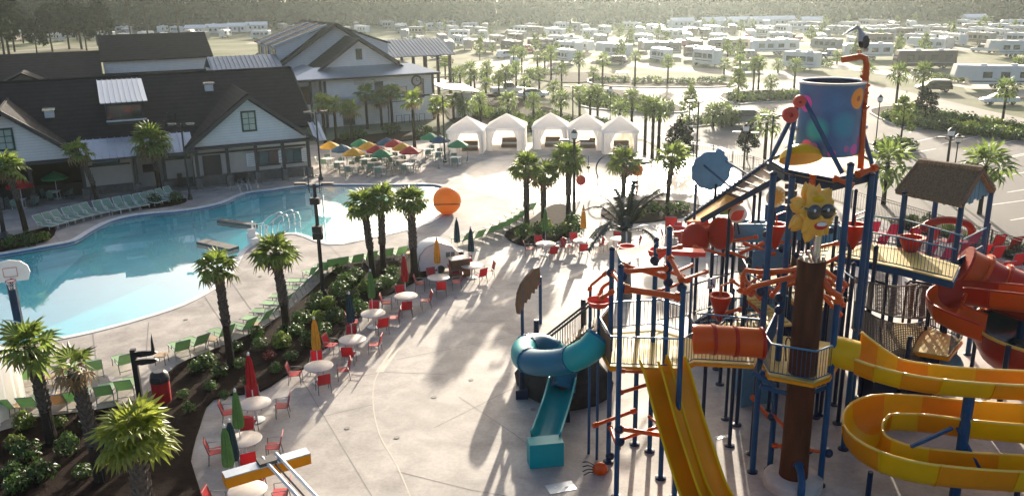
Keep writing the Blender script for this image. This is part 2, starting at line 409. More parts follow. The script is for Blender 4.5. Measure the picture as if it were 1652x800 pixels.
# coping ring: a raised lip
mb = MB(); k = len(pool_out)
vs = [(*p, .03) for p in pool_out]+[(*p, .03) for p in pool_cop]+[(*p, -.06) for p in pool_cop]+[(*p, -.35) for p in pool_out]
fs = []
for i in range(k):
    j = (i+1) % k
    fs += [(i, j, k+j, k+i), (k+i, k+j, 2*k+j, 2*k+i), (3*k+i, 3*k+j, j, i)]
mb.add(vs, fs); structure(mb.build('pool_coping', mt['coping']))
mb = MB(); inner = pool_out
vs = [(*p, -.3) for p in inner]+[(*p, -1.25) for p in inner]
mb.add(vs, [(i, k+i, k+(i+1) % k, (i+1) % k) for i in range(k)]); mb.poly([inner], -1.25)
structure(mb.build('pool_basin', mt['poolwall']))
tb_ = offset(pool_out, -.015); mb = MB(); vs = [(*p, -.04) for p in tb_]+[(*p, -.28) for p in tb_]; mb.add(vs, [(i, k+i, k+(i+1) % k, (i+1) % k) for i in range(k)]); structure(mb.build('waterline_tile', mt['tile_blue']))
for z_, d_ in ((-.55,.5),(-.85,1.0)):
    q_ = offset(pool_out, -d_); mb = MB(); vs = [(*p, z_) for p in pool_out]+[(*p, z_) for p in q_]+[(*p, -1.24) for p in q_]; mb.add(vs, [f for i in range(k) for f in ((i, k+i, k+(i+1) % k, (i+1) % k), (k+i, 2*k+i, 2*k+(i+1) % k, k+(i+1) % k))]); structure(mb.build('pool_step', mt['poolwall']))
structure(MB().poly([pool_out], -.10).build('water', mt['water']))
# shallow beach end: floor slopes up towards the east end of the pool
bea = pxs([(470,380),(534,392.5),(590,383.5),(657,368.5),(700,351),(721,330),(721,309),(690,300),(560,302),(520,330)])
mb = MB(); mb.prism([(p.x, p.y) for p in bea], -1.2, -.16); structure(mb.build('beach_entry', mt['coping']))
# submerged bench walls showing just above the water
def ledge(l, w_, z, lab):
    mb = MB(); pts = pxs(l, z)
    for a, b in zip(pts, pts[1:]): mb.bar(a, b, w_, .4)
    return structure(mb.build('pool_bench_wall', mt['stone']))
ledge([(354,358),(382,362),(412,366)], .5, -.2, '')
ledge([(325,392),(352,398),(378,404)], .8, -.2, '')
# splash pad: a smoother, wetter slab laid over the deck
sp = [(p.x, p.y) for p in pxs([(300,800),(330,690),(420,640),(520,618),(620,560),(690,500),(760,470),(800,400),(900,400),(1040,350),(1180,330),(1400,380),(1640,470),(1900,800),(1500,1000),(700,1000)])]
structure(MB().poly([sp], .006).build('splash_pad', mt['splash_concrete']))
# slab joints (recessed dark lines) and the light painted arc
def strip(l, w_, z, name, mat, smooth=True):
    pts = pxs(l); pts = smoothpath(pts, 4) if smooth else pts
    mb = MB(); vs = []; fs = []
    for i, p in enumerate(pts):
        t = (pts[min(i+1, len(pts)-1)]-pts[max(i-1, 0)]).normalized(); n = V((-t.y, t.x, 0))*w_/2
        vs += [(p.x+n.x, p.y+n.y, z), (p.x-n.x, p.y-n.y, z)]
    fs = [(2*i, 2*i+1, 2*i+3, 2*i+2) for i in range(len(pts)-1)]
    return structure(mb.add(vs, [f[::-1] for f in fs]).build(name, mat))
strip([(628,575),(606,610),(602,650),(612,700),(640,750),(664,805)], .045, .011, 'painted_line', mt['bandpaint'])
for l in ([(520,672),(560,662),(600,653)], [(700,500),(760,520),(820,517)], [(800,450),(880,470),(960,455)], [(560,610),(620,600),(720,604)], [(740,640),(830,700),(880,740)], [(640,760),(760,790),(820,800)],
          [(760,430),(800,470)], [(240,520),(236,580)], [(60,552),(80,640)], [(330,478),(372,540)], [(150,538),(160,620)], [(370,450),(420,520)], [(400,402),(480,460)], [(530,395),(560,425)], [(100,395),(60,340)], [(260,345),(250,318)], [(560,300),(540,262)], [(640,298),(690,250)], [(720,300),(800,255)], [(540,262),(690,262),(850,258)], [(480,600),(600,800)], [(860,610),(700,690)], [(640,580),(840,540)], [(420,402),(470,440)], [(700,270),(900,330)], [(760,300),(900,285)], [(590,395),(640,425)]):
    strip(l, .035, .010, 'slab_joint', mt['joint'], False)
for l in ([(795,492),(900,455),(960,430)], [(640,560),(612,600)], [(850,240),(806,275)], [(905,250),(880,288)]):
    strip(l, .35, .0095, 'pale_slab_band', mt['bandpaint'], False)
def patch(l, mat, z, name): return structure(MB().poly([[(p.x, p.y) for p in closedsmooth(pxs(l), 4)]], z).build(name, mt[mat]))
patch([(760,268),(830,250),(930,262),(1020,262),(1100,258),(1190,276),(1180,318),(1080,312),(960,322),(880,330),(800,318),(750,300)], 'wet_concrete', .0085, 'wet_patch')
for (px, py) in ((640,705),(560,690),(760,612),(860,660),(735,480),(700,640),(840,590),(420,445),(470,395),(300,515),(820,320),(760,300),(930,300)):
    g = G(px, py, .016); structure(MB().lathe([(.11,0),(.11,.006)], 12, g).build('floor_drain', mt['joint']))
# parking lot and roads
park = [(p.x, p.y) for p in pxs([(1060,236),(1150,254),(1250,284),(1410,345),(1652,422),(1900,500),(2100,300),(1652,205),(1500,165),(1300,130),(1120,135),(960,140),(940,170),(960,205),(1040,226)])]
structure(MB().poly([park], -.02).build('parking_lot', mt['asphalt']))
def road(l, w_, z=-.012, name='road', mat='road'): return strip(l, w_, z, name, mt[mat])
road([(1320,128),(1420,150),(1540,180),(1720,222)], 9)
road([(700,145),(790,132),(860,110),(960,98),(1100,112),(1250,118),(1340,132)], 8)
road([(760,105),(900,88),(1060,92),(1250,96),(1450,120),(1700,160)], 6, -.008, 'gravel_road', 'gravel')
road([(400,70),(640,66),(900,62),(1200,68),(1500,76),(1750,92)], 7, -.016, 'gravel_road', 'gravel')
road([(0,84),(100,78),(200,76),(330,72)], 6, -.016)
road([(620,52),(900,50),(1200,50),(1600,52)], 7, -.016, 'gravel_road', 'gravel')
for l in ([(1340,180),(1460,205),(1560,185),(1480,172)], [(1480,190),(1560,205),(1652,224),(1652,205),(1560,188)], [(700,120),(780,100),(860,95),(840,115)], [(0,70),(60,66),(110,70),(60,76)], [(1330,100),(1400,98),(1440,110),(1370,114)], [(900,72),(1000,70),(1020,78),(920,80)], [(1160,118),(1230,112),(1260,122),(1200,128)], [(1545,128),(1640,140),(1652,152),(1560,148)]):
    structure(MB().poly([[(p.x, p.y) for p in pxs(l)]], -.03+.001*random.random()).build('lawn', mt['lawn']))
for (a, b) in (((1520,232),(1600,215)), ((1555,243),(1640,226)), ((1600,258),(1690,240)), ((1480,228),(1545,213)), ((1450,250),(1510,240)), ((1610,285),(1700,270)), ((1560,268),(1652,250)), ((1625,310),(1720,295)), ((1600,330),(1660,322)), ((1630,355),(1690,345))):
    strip([a, b], .14, -.014, 'parking_line', mt['white_line'], False)
# ------------------------------------------------------------------ planting beds: uneven mulch with a low kerb
def bed(l, name='planting_bed', h=.10, kerb=False, mat='mulch', z0=-.06):
    pts = [(p.x, p.y) for p in closedsmooth(pxs(l), 3)]
    mb = MB(); mb.prism(pts, z0, h); o = structure(mb.build(name, mt[mat]))
    if kerb:
        mk = MB(); P = offset(pts, .22); k = len(pts)
        vs = [(*p, h+.04) for p in pts]+[(*p, h+.04) for p in P]+[(*p, z0) for p in P]
        fs = []
        for i in range(k):
            j = (i+1) % k; fs += [(i, j, k+j, k+i), (k+i, k+j, 2*k+j, 2*k+i)]
        structure(mk.add(vs, fs).build('kerb', mt['kerb']))
    return pts
bed_main = [(-30,720),(30,690),(60,676),(125,668),(200,655),(245,632),(285,592),(340,568),(405,540),(455,510),(495,478),(530,445),(565,424),(640,404),(685,402),(722,412),(700,440),(640,470),(590,500),(558,545),(520,565),(490,595),(462,606),(420,632),(345,645),(322,690),(308,745),(302,830),(-30,860)]
bed(bed_main)
bed([(815,376),(850,360),(880,338),(905,330),(925,345),(935,372),(905,388),(860,398),(828,392)])
bed([(-20,395),(0,388),(60,372),(88,368),(82,385),(40,398),(-20,410)])
bed([(225,332),(262,322),(300,322),(290,330),(240,337)])
bed([(970,340),(1060,325),(1120,330),(1130,345),(1010,362)])
bed([(540,226),(640,214),(705,214),(700,224),(600,232),(545,240)], mat='mulch')
bed([(720,160),(800,150),(900,180),(1000,205),(1000,214),(860,212),(740,205)], mat='mulch')
bed([(930,150),(1000,146),(1090,170),(1100,182),(1010,180),(940,172)], kerb=True)
bed([(960,126),(1060,132),(1160,134),(1180,140),(1060,142),(960,137)], kerb=True)
bed([(1165,152),(1260,146),(1330,152),(1335,162),(1230,166),(1185,168)], kerb=True)
bed([(1088,200),(1150,190),(1220,182),(1225,192),(1140,203),(1095,206)], kerb=True)
bed([(1405,178),(1470,172),(1560,190),(1652,208),(1720,224),(1720,246),(1640,222),(1540,206),(1470,208),(1430,196)], kerb=True)
bed([(1412,232),(1452,226),(1475,234),(1440,244),(1415,246)], kerb=True)
bed([(1440,352),(1520,360),(1600,392),(1652,412),(1652,424),(1560,395),(1450,368)])
bed([(840,120),(960,118),(1000,128),(900,134)])
# ================================================================== BUILDINGS
def slope(mb, a, b, c, d, t=.18): return mb.slab([a, b, c, d], t)
def window(parent, x, y, z, w_, h, nx, ny, frame='trim_green', glass='pane_pale', fw=.14, dep=.10):
    """a framed window in a wall that faces -y; frame part with panes and muntins as sub-parts"""
    mb = MB()
    for sx in (-1, 1): mb.box((x+sx*(w_/2-fw/2), y-dep/2, z), (fw, dep, h))
    for sz in (-1, 1): mb.box((x, y-dep/2, z+sz*(h/2-fw/2)), (w_-2*fw, dep, fw))
    f = mb.build('window', mt[frame], parent)
    iw, ih = w_-2*fw, h-2*fw
    mu = MB()
    for i in range(1, nx): mu.box((x-iw/2+iw*i/nx, y-.05, z), (.05, .05, ih))
    for j in range(1, ny): mu.box((x, y-.045, z-ih/2+ih*j/ny), (iw, .05, .05))
    if nx*ny > 1: mu.build('muntin', mt[frame], f)
    for i in range(nx):
        for j in range(ny):
            MB().box((x-iw/2+iw*(i+.5)/nx, y-.015, z-ih/2+ih*(j+.5)/ny), (iw/nx-.03, .03, ih/ny-.03)).build('pane', mt[glass], f)
    return f
mt['pane_pale'] = glassmat('pane_pale', (.30,.40,.37), .2)
# ---- pool house -----------------------------------------------------------------
Q = G(505, 287)
PH = thing('pool_house', 'long pool house with dark shingle roof and two front gables beside the pool', 'building', Q, R(25))
def wall(name, mat, parent, *boxes):
    for a, b in boxes: o = MB().bb(a, b).build(name, mt[mat], parent)
    return o
wall('wall', 'wall_tan', PH, ((-40,2.2,0),(-27.5,2.5,3.6)), ((-18.4,2.2,0),(-14.6,2.5,3.6)), ((-12.0,2.2,0),(-9.8,2.5,3.6)), ((-14.6,2.2,3.0),(-12.0,2.5,3.6)), ((-9.8,1.1,0),(-.15,1.4,3.6)), ((-14.6,3.6,0),(-12,3.8,3.2)),
     ((-18.4,2.5,0),(-18.1,9,3.6)), ((-27.5,2.5,0),(-27.2,9,3.6)))
wall('back_wall', 'shade_in', PH, ((-27.2,8.7,0),(-18.4,9,3.6)), ((-27.2,3,0),(-18.4,3.3,1.1)))  # bar recess coloured near-black in place of its inner shade
wall('end_wall', 'siding', PH, ((-.35,1.4,0),(-.05,19,3.6)))
wall('stone_base', 'stone', PH, ((-18.4,2.08,0),(-14.7,2.2,.75)), ((-12,2.08,0),(-9.9,2.2,.75)), ((-9.7,.98,0),(-.2,1.1,.95)))
wall('trim_band', 'trim_dark', PH, ((-18.4,2.12,2.35),(-14.7,2.2,2.5)), ((-12,2.12,2.35),(-9.9,2.2,2.5)), ((-9.7,1.02,2.75),(-.2,1.1,2.9)))
wall('porch_slab', 'concrete', PH, ((-40,-.3,-.02),(.4,2.2,.05)))
for x in (-.2,-2.4,-4.7,-7.1,-9.6,-12.2,-14.4,-18.3,-22,-24.4,-28):
    mb = MB().box((x,.1,1.72),(.26,.26,3.35)); c = mb.build('column', mt['trim_dark'], PH)
    MB().box((x,.1,.5),(.5,.5,1.0)).build('column_base', mt['stone'], c)
wall('eave_beam', 'trim_dark', PH, ((-40,-.05,3.36),(.3,.25,3.62)))
# shingled main roof
mb = MB()
slope(mb, (.8,10,8.9), (-40,10,8.9), (-40,1.5,4.47), (.8,1.5,4.47))
slope(mb, (-40,10,8.9), (.8,10,8.9), (.8,20.5,3.5), (-40,20.5,3.5))
main = mb.build('roof', mt['shingle'], PH)
MB().tube([(-40,10,8.93),(.8,10,8.93)], .12, 5).build('ridge_cap', mt['shingle'], main)
MB().bar((.86,1.4,4.4),(.86,10,8.83),.1,.34).build('rake_board', mt['trim_dark'], main)
mb = MB(); mb.add([(.2,1.5,4.3),(.2,19.5,3.9),(.2,10,8.7),(-.05,1.5,3.5),(-.05,19.5,3.5)], [(0,1,2),(3,4,1,0)]); mb.build('gable_end', mt['siding'], PH)
# standing seam panels of the porch roof, one part each
def seam_panel(x0, x1, a, b, parent, mat='metal_roof'):
    (ya, za), (yb, zb) = a, b; mb = MB(); g = .02
    mb.slab([(x1-g,ya,za),(x1-g,yb,zb),(x0+g,yb,zb),(x0+g,ya,za)], .06)
    mb.bar((x0+.015,ya,za+.045),(x0+.015,yb,zb+.045),.05,.09)
    return mb.build('metal_panel', mt[mat], parent)
n = 16
for i in range(n):
    x0 = -18.3+i*8.6/n
    seam_panel(x0, x0+8.6/n, (-.75,3.42), (1.75,4.68), PH)
for i in range(3): seam_panel(.32+i*.34, .66+i*.34, (-.75,3.42), (1.75,4.68), PH)
for i in range(6): seam_panel(-32.3+i*.6, -31.7+i*.6, (-.75,3.42), (1.75,4.68), PH)
MB().bar((-18.5,-.78,3.36),(-9.5,-.78,3.36),.12,.16).build('gutter', mt['trim_dark'], PH)
# front gables
for xc in (-5.0, -23.2):
    hw = 5.25
    g = MB().add([(xc-hw+.5,0,3.6),(xc+hw-.5,0,3.6),(xc,0,7.25),(xc-hw+.5,.3,3.6),(xc+hw-.5,.3,3.6),(xc,.3,7.25)], [(0,1,2),(5,4,3),(0,3,4,1),(1,4,5,2),(2,5,3,0)]).build('gable_wall', mt['siding'], PH)
    window(PH, xc-.05, 0, 5.45, 1.25, 1.75, 2, 3)
    mb = MB(); zr = 7.72
    for s in (-1, 1):
        q = [(xc,-.65,zr),(xc,8.1,zr),(xc+s*(hw+.25),-.05,3.5),(xc+s*(hw+.25),-.65,3.5)]
        mb.slab(q if s > 0 else q[::-1], .16) if s < 0 else mb.slab(q[::-1], .16)
    rf = mb.build('gable_roof', mt['shingle'], PH)
    for s in (-1, 1): MB().bar((xc,-.7,zr-.12),(xc+s*(hw+.3),-.7,3.38),.12,.3).build('rake_board', mt['trim_dark'], rf)
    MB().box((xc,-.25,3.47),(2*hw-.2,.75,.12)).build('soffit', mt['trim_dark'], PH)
    MB().tube([(xc,-.65,zr+.03),(xc,8.0,zr+.03)], .09, 5).build('ridge_cap', mt['shingle'], rf)
# shed dormer
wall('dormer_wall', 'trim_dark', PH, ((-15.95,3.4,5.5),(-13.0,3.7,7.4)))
mb = MB()
for x in (-15.95, -13.0):
    mb.add([(x,3.5,5.4),(x,8.6,8.3),(x,3.5,7.4)], [(0,1,2)])
mb.build('dormer_cheek', mt['siding'], PH)
window(PH, -14.47, 3.4, 6.55, 2.8, 1.25, 3, 1, 'trim_dark', 'window', .12)
MB().box((-14.47,3.3,5.85),(3.1,.25,.12)).build('sill', mt['siding'], PH)
for i in range(9):
    x0 = -16.3+i*3.65/9; seam_panel(x0, x0+3.65/9, (2.7,7.42), (8.9,8.75), PH)
# roof vents
for (x, y) in ((-7.2,7.2), (-20.2,5.0)):
    z = 3.4+.52*(y+.6)
    v = MB().box((x,y,z+.3),(.7,.7,.6)).build('roof_vent', mt['white_metal'], PH)
    MB().box((x,y,z+.68),(.95,.95,.16)).build('vent_cap', mt['steel'], v)
for (x, y) in ((-11.2,3.6),(-10.6,3.6),(-11.6,2.6),(-30,6)):
    z = 3.55+.52*(y+.6); MB().tube([(x,y,z-.2),(x,y,z+.45)], .06, 6).build('vent_pipe', mt['black'], PH)
# wall openings
window(PH, -16.5, 2.2, 2.85, 2.1, .7, 2, 1, 'trim_green', 'window')
window(PH, -10.9, 2.2, 2.85, 1.5, .7, 2, 1, 'trim_green', 'window')
window(PH, -3.5, 1.1, 1.95, 1.9, 1.35, 2, 1, 'trim_dark', 'window')
window(PH, -1.35, 1.1, 1.95, 1.7, 1.35, 2, 1, 'trim_dark', 'window')
MB().box((-8.3,1.06,1.35),(1.5,.08,2.6)).build('door', mt['trim_dark'], PH)
MB().box((-13.3,3.56,1.6),(.9,.08,.7)).build('notice_board', mt['black'], PH)
def board(parent, x, y, z, w_, h, rows=6):
    b_ = MB().box((x,y,z),(w_,.05,h)).build('menu_board', mt['white'], parent)
    mb = MB()
    for i in range(rows): mb.box((x-.04*(i % 2),y-.03,z+h/2-(i+1)*h/(rows+1)),(w_*.68,.012,h*.035))
    mb.build('menu_line', mt['rv_grey'], b_)
board(PH, -5.0, 1.02, 1.95, .85, 1.15); board(PH, -.28, 1.0, 1.95, .7, 1.15)
board(PH, -2.42, 1.02, 2.0, .5, 1.1, 3)
MB().box((-3.3,.98,3.15),(2.4,.08,.38)).build('sign_board', mt['siding'], PH)
MB().box((-1.2,.98,3.15),(2.0,.08,.38)).build('sign_board', mt['siding'], PH)
MB().bb((-6.5,.55,.05),(-5.5,1.0,.95)).build('counter', mt['black'], PH)
MB().bb((-11.2,1.4,.05),(-10.8,1.75,1.25)).build('grill_post', mt['black'], PH)
# ---- building behind the pool house ------------------------------------------------
qb = A(345, 104, 125); zb = qb.z
BB = thing('brown_hall', 'brown-roofed hall with raised clerestory roof behind the pool house', 'building', (qb.x, qb.y, 0), R(25))
mb = MB(); slope(mb, (0,7,10.5), (-14.4,7,10.5), (-14.4,-.6,7.45), (0,-.6,7.45)); slope(mb, (-14.4,7,10.5), (0,7,10.5), (0,15,7), (-14.4,15,7)); mb.build('roof', mt['shingle'], BB)
wall('clerestory_wall', 'siding', BB, ((-14.1,0,5.6),(-.2,.3,7.5)), ((-.5,.3,5.6),(-.2,14,7.4)), ((-14.1,.3,5.6),(-13.8,14,7.4)))
wall('wall', 'wall_tan', BB, ((-48,-5,0),(0,14,4.2)))
mb = MB(); slope(mb, (.3,0,5.75), (-14.4,0,5.75), (-14.4,-6,4.2), (.3,-6,4.2)); slope(mb, (-14.4,4,8.6), (-50,4,8.6), (-50,-5,5.2), (-14.4,-5,5.2)); slope(mb, (-50,4,8.6), (-14.4,4,8.6), (-14.4,14,4.4), (-50,14,4.4)); mb.build('low_roof', mt['shingle'], BB)
mb = MB(); slope(mb, (-14.4,-4.6,5.4), (-50,-4.6,5.4), (-50,-6.8,4.6), (-14.4,-6.8,4.6), .08); mb.build('metal_eave', mt['metal_roof_dark'], BB)
mb = MB()
for s in (-1, 1):
    q = [(-23.5,-7.2,6.9),(-23.5,-1,6.9),(-23.5+s*4,-4.5,5.0),(-23.5+s*4,-7.2,5.0)]
    mb.slab(q if s < 0 else q[::-1], .15)
mb.build('gable_roof', mt['shingle'], BB)
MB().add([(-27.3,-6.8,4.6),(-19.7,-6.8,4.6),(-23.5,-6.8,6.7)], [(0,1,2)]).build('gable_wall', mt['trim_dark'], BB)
for i in range(4): MB().box((-11.5+i*3.0,-5.6,4.45),(1.1,.5,.12)).build('skylight', mt['white_metal'], BB)
MB().tube([(-32,0,7),(-32,0,8.1)], .12, 6).build('roof_vent', mt['white_metal'], BB)
# ---- restaurant ---------------------------------------------------------------------
qc = G(702, 192)
RC = thing('restaurant', 'pale two-storey restaurant with dark gabled roofs and metal skirt roof behind the umbrella plaza', 'building', qc, R(25))
wall('wall', 'siding', RC, ((-14,0,0),(0,.4,5.9)), ((-.4,.4,0),(0,20,5.9)), ((-17.6,3.5,0),(-14,3.8,5.9)), ((-17.6,3.8,0),(-17.2,24,7.0)), ((-14.3,.4,0),(-14,3.5,5.9)), ((-17.4,8,6),(-2.9,8.3,7)))
wall('trim_band', 'trim_dark', RC, ((-14,-.08,3.0),(.05,0,3.2)), ((-.28,-.1,0),(0.02,-.0,5.8)), ((-14.05,-.1,0),(-13.75,0,5.8)), ((-8.2,-.06,2.5),(-3.8,0,2.6)))
for x in (-17.3, -15.6, -14.4): MB().box((x,.2,2.9),(.24,.24,5.8)).build('column', mt['trim_dark'], RC)
mb = MB()   # skirt roof: metal, hipped at both ends
y0, y1 = -.7, 2.1
mb.slab([(.6,y0,5.85),(-2.4,y1,6.95),(-14.6,y1,6.95),(-18.2,y0,5.85)][::-1], .1)
mb.slab([(.6,y0,5.85),(.6,14,5.85),(-2.4,14,6.95),(-2.4,y1,6.95)][::-1], .1)
mb.slab([(-18.2,y0,5.85),(-14.6,y1,6.95),(-14.6,9,6.95),(-18.2,9,5.85)][::-1], .1)
sk = mb.build('skirt_roof', mt['metal_roof'], RC)
mb = MB()
for i in range(34):
    x = -17.9+i*.55; t0 = 0 if x > -14.6 and x < -2.4 else 0
    xt = min(max(x, -14.6), -2.4)
    f = 1.0 if xt == x else (1-abs(x-xt)/3.6 if x < -14.6 else 1-abs(x-xt)/3.0)
    if f > .05: mb.bar((x,y0,5.9),(x,y0+(y1-y0)*f,5.9+1.1*f),.05,.09)
stuff(mb.build('roof_seam', mt['metal_roof'], sk))
MB().bar((-18.3,y0-.05,5.78),(.7,y0-.05,5.78),.14,.2).build('gutter', mt['trim_dark'], RC)
# front gable
gx, hw = -8.9, 4.8
MB().add([(gx-hw,2.0,6.9),(gx+hw,2.0,6.9),(gx,2.0,10.0),(gx-hw,2.3,6.9),(gx+hw,2.3,6.9),(gx,2.3,10.0)], [(0,1,2),(5,4,3),(0,3,4,1),(1,4,5,2),(2,5,3,0)]).build('gable_wall', mt['siding'], RC)
window(RC, gx, 2.0, 8.4, .75, 1.3, 1, 1, 'trim_green', 'window', .12)
MB().box((gx-.1,1.95,7.35),(.4,.08,.3)).build('wall_vent', mt['white_metal'], RC)
mb = MB()
for s in (-1, 1):
    q = [(gx,1.3,10.4),(gx,10,10.4),(gx+s*(hw+.5),10,6.75),(gx+s*(hw+.5),1.3,6.75)]
    mb.slab(q if s < 0 else q[::-1], .18)
rf = mb.build('gable_roof', mt['shingle'], RC)
for s in (-1, 1): MB().bar((gx,1.25,10.3),(gx+s*(hw+.55),1.25,6.65),.12,.34).build('rake_board', mt['trim_dark'], rf)
# big hall gable behind
gx, hw = -10.15, 7.4
MB().add([(gx-hw,8.0,6.9),(gx+hw,8.0,6.9),(gx,8.0,11.6),(gx-hw,8.3,6.9),(gx+hw,8.3,6.9),(gx,8.3,11.6)], [(0,1,2),(5,4,3),(0,3,4,1),(1,4,5,2),(2,5,3,0)]).build('gable_wall', mt['siding'], RC)
mb = MB()
for s in (-1, 1):
    q = [(gx,7.2,12.0),(gx,27,12.0),(gx+s*(hw+.6),27,6.75),(gx+s*(hw+.6),7.2,6.75)]
    mb.slab(q if s < 0 else q[::-1], .18)
rf = mb.build('hall_roof', mt['shingle'], RC)
for s in (-1, 1): MB().bar((gx,7.15,11.9),(gx+s*(hw+.65),7.15,6.65),.12,.4).build('rake_board', mt['trim_dark'], rf)
for k, (ya, yb) in enumerate(((9.6,13.2),(14.6,18.4),(19.8,23.6))):
    mb = MB().slab([(-10.9,ya,11.75),(-10.9,yb,11.75),(-17.9,yb,9.35),(-17.9,ya,9.35)], .15)
    dr = mb.build('dormer_roof', mt['shingle'], RC)
    MB().bar((-10.8,ya-.06,11.72),(-18.0,ya-.06,9.3),.1,.24).build('fascia', mt['white_metal'], dr)
    MB().add([(-11.4,ya+.2,11.3),(-17.5,ya+.2,9.2),(-17.5,ya+.2,7.0),(-11.4,yb-.2,11.3),(-17.5,yb-.2,9.2),(-17.5,yb-.2,7.0)], [(0,1,2),(5,4,3),(1,4,5,2)]).build('dormer_wall', mt['siding'], RC)
    for j in range(2): MB().box((-17.56,ya+.9+j*1.5,8.3),(.1,1.1,1.3)).build('window', mt['window'], RC)
mb = MB().slab([(-9.4,9.4,11.7),(-2.4,9.4,9.2),(-2.4,13,9.2),(-9.4,13,11.7)], .15); dr = mb.build('dormer_roof', mt['shingle'], RC)
MB().add([(-8.6,9.6,11.2),(-2.8,9.6,9.1),(-2.8,9.6,7.2),(-2.8,12.8,9.1),(-2.8,12.8,7.2)], [(0,2,1),(1,2,4,3)]).build('dormer_wall', mt['siding'], RC)
# wings
mb = MB(); slope(mb, (7.6,17.5,9.1), (-5,17.5,9.1), (-5,11.6,7.1), (7.6,11.6,7.1), .12); slope(mb, (-5,17.5,9.1), (7.6,17.5,9.1), (7.6,23.5,7.1), (-5,23.5,7.1), .12)
wr = mb.build('pavilion_roof', mt['metal_roof_dark'], RC)
mb = MB()
for i in range(25): mb.bar((-4.9+i*.52,11.6,7.15),(-4.9+i*.52,17.5,9.15),.05,.08)
stuff(mb.build('roof_seam', mt['metal_roof_dark'], wr))
for x in (1.6,3.4,5.2,7.0):
    for y in (12.2, 22.8): MB().box((x,y,3.5),(.35,.35,7.0)).build('pavilion_post', mt['trim_dark'], RC)
wall('pavilion_floor', 'trim_dark', RC, ((0,12,3.0),(7.4,23,3.25)), ((0.2,11.95,3.9),(7.4,12.05,4.05)))
mb = MB(); slope(mb, (-17.6,9.5,8.4), (-26,9.5,8.4), (-26,5.5,7.0), (-17.6,5.5,7.0), .12); slope(mb, (-26,9.5,8.4), (-17.6,9.5,8.4), (-17.6,14,6.8), (-26,14,6.8), .12); wr = mb.build('wing_roof', mt['metal_roof_dark'], RC)
mb = MB()
for i in range(16): mb.bar((-25.8+i*.54,5.5,7.05),(-25.8+i*.54,9.5,8.45),.05,.08)
stuff(mb.build('roof_seam', mt['metal_roof_dark'], wr))
wall('wing_wall', 'siding', RC, ((-25.8,6,0),(-17.6,13.5,6.9)))
mb = MB(); slope(mb, (5.2,2.5,3.9), (.2,2.5,4.4), (.2,-3.2,4.1), (5.2,-3.2,3.4), .12); mb.build('lean_to_roof', mt['metal_roof_dark'], RC)
for x, y in ((5,-3),(2.6,-3),(5,2.2)): MB().box((x,y,1.75),(.2,.2,3.5)).build('lean_to_post', mt['trim_dark'], RC)
wall('lean_to_wall', 'white', RC, ((2.4,-1.2,0),(4.6,-.9,3.2)))
# openings, clock, mechanical
for (x, w_, z, h) in ((-7.2,1.1,1.9,2.1), (-2.0,1.3,1.8,2.4), (-11.2,1.4,1.2,2.2), (-4.6,2.0,1.7,.9)):
    window(RC, x, 0, z+2.2 if z > 1.5 else z, w_, h, 1, 1, 'trim_dark', 'window' if w_ < 2 else 'window_green', .1)
MB().box((-16,3.4,3.6),(2.2,.1,2.2)).build('porch_glow_panel', mt['plank_brown'], RC)  # brown panel coloured to imitate dim warm light inside the porch
MB().box((-9.6,-.1,5.15),(1.4,.2,.5)).build('louvre', mt['wall_tan'], RC)
MB().box((-7.9,-.15,5.2),(.5,.3,.4)).build('wall_lamp', mt['steel'], RC)
ck = MB().tube([(-2.3+.62*math.cos(a*PI/10), -.12, 4.95+.62*math.sin(a*PI/10)) for a in range(20)], .11, 6, True).build('wall_clock', mt['trim_dark'], RC)
mb = MB(); mb.T = Matrix.Translation((-2.3,-.05,4.95)) @ Matrix.Rotation(PI/2, 4, 'X'); mb.lathe([(.58,0),(.58,.06)], 20); mb.build('clock_face', mt['wall_tan'], ck)
MB().box((-2.3,-.15,5.12),(.05,.03,.36)).build('clock_hand', mt['black'], ck); MB().box((-2.16,-.15,4.95),(.28,.03,.05)).build('clock_hand', mt['black'], ck)
mb = MB(); mb.slab([(-6.6,-.1,3.4),(-12.6,-.1,3.6),(-12.6,-2.2,2.9),(-6.6,-2.2,2.7)], .08); mb.build('awning', mt['metal_roof'], RC)
for x in (-12.4,-9.6,-6.8): MB().box((x,-2.1,1.4),(.14,.14,2.8)).build('awning_post', mt['trim_dark'], RC)
for i in range(4):
    MB().tube([(-5.6+i*1.0,-1.4,0),(-5.6+i*1.0,-1.4,1.0),(-4.9+i*1.0,-1.4,1.0),(-4.9+i*1.0,-1.4,0)], .04, 5).build('bike_rack', mt['black'], RC)
# ================================================================== VEGETATION
rng = random.Random(11)
def fan_leaf(L0=.75, Rf=.95, nseg=11, droop=.5, rs=None, name='frond_mesh', mat='frond'):
    """one fan palm leaf: petiole along +x, then a pleated fan of pointed segments"""
    rs = rs or rng; mb = MB()
    pts = [V((0,0,0)), V((L0*.5,0,.10)), V((L0,0,.08))]
    mb.tube(pts, [.028,.02,.014], 3, cap=False)
    hub = V((L0-.05,0,.08))
    for i in range(nseg):
        a = -1.95+3.9*i/(nseg-1); ln = Rf*(.72+.28*math.cos(a*.62))*rs.uniform(.9,1.08)
        dx, dy = math.cos(a), math.sin(a); w_ = .10*Rf
        m1 = hub+V((dx*ln*.55, dy*ln*.55, .10-.12*droop)); m2 = hub+V((dx*ln*.95+.0, dy*ln*.92, -.38*droop*rs.uniform(.6,1.5)))
        px_ = V((-dy*w_, dx*w_, 0)); up = V((0,0,.035))
        mb.add([hub, m1+px_-up, m1+up, m1-px_-up, m2], [(0,2,1),(0,3,2),(1,2,4),(2,3,4)])
    return mb.mesh(name, mt[mat])
FR = [fan_leaf(.8,.95,11,d) for d in (.3,.7,1.1)]
FRD = [fan_leaf(.7,.8,9,1.6,mat='frond_dead') for _ in range(2)]
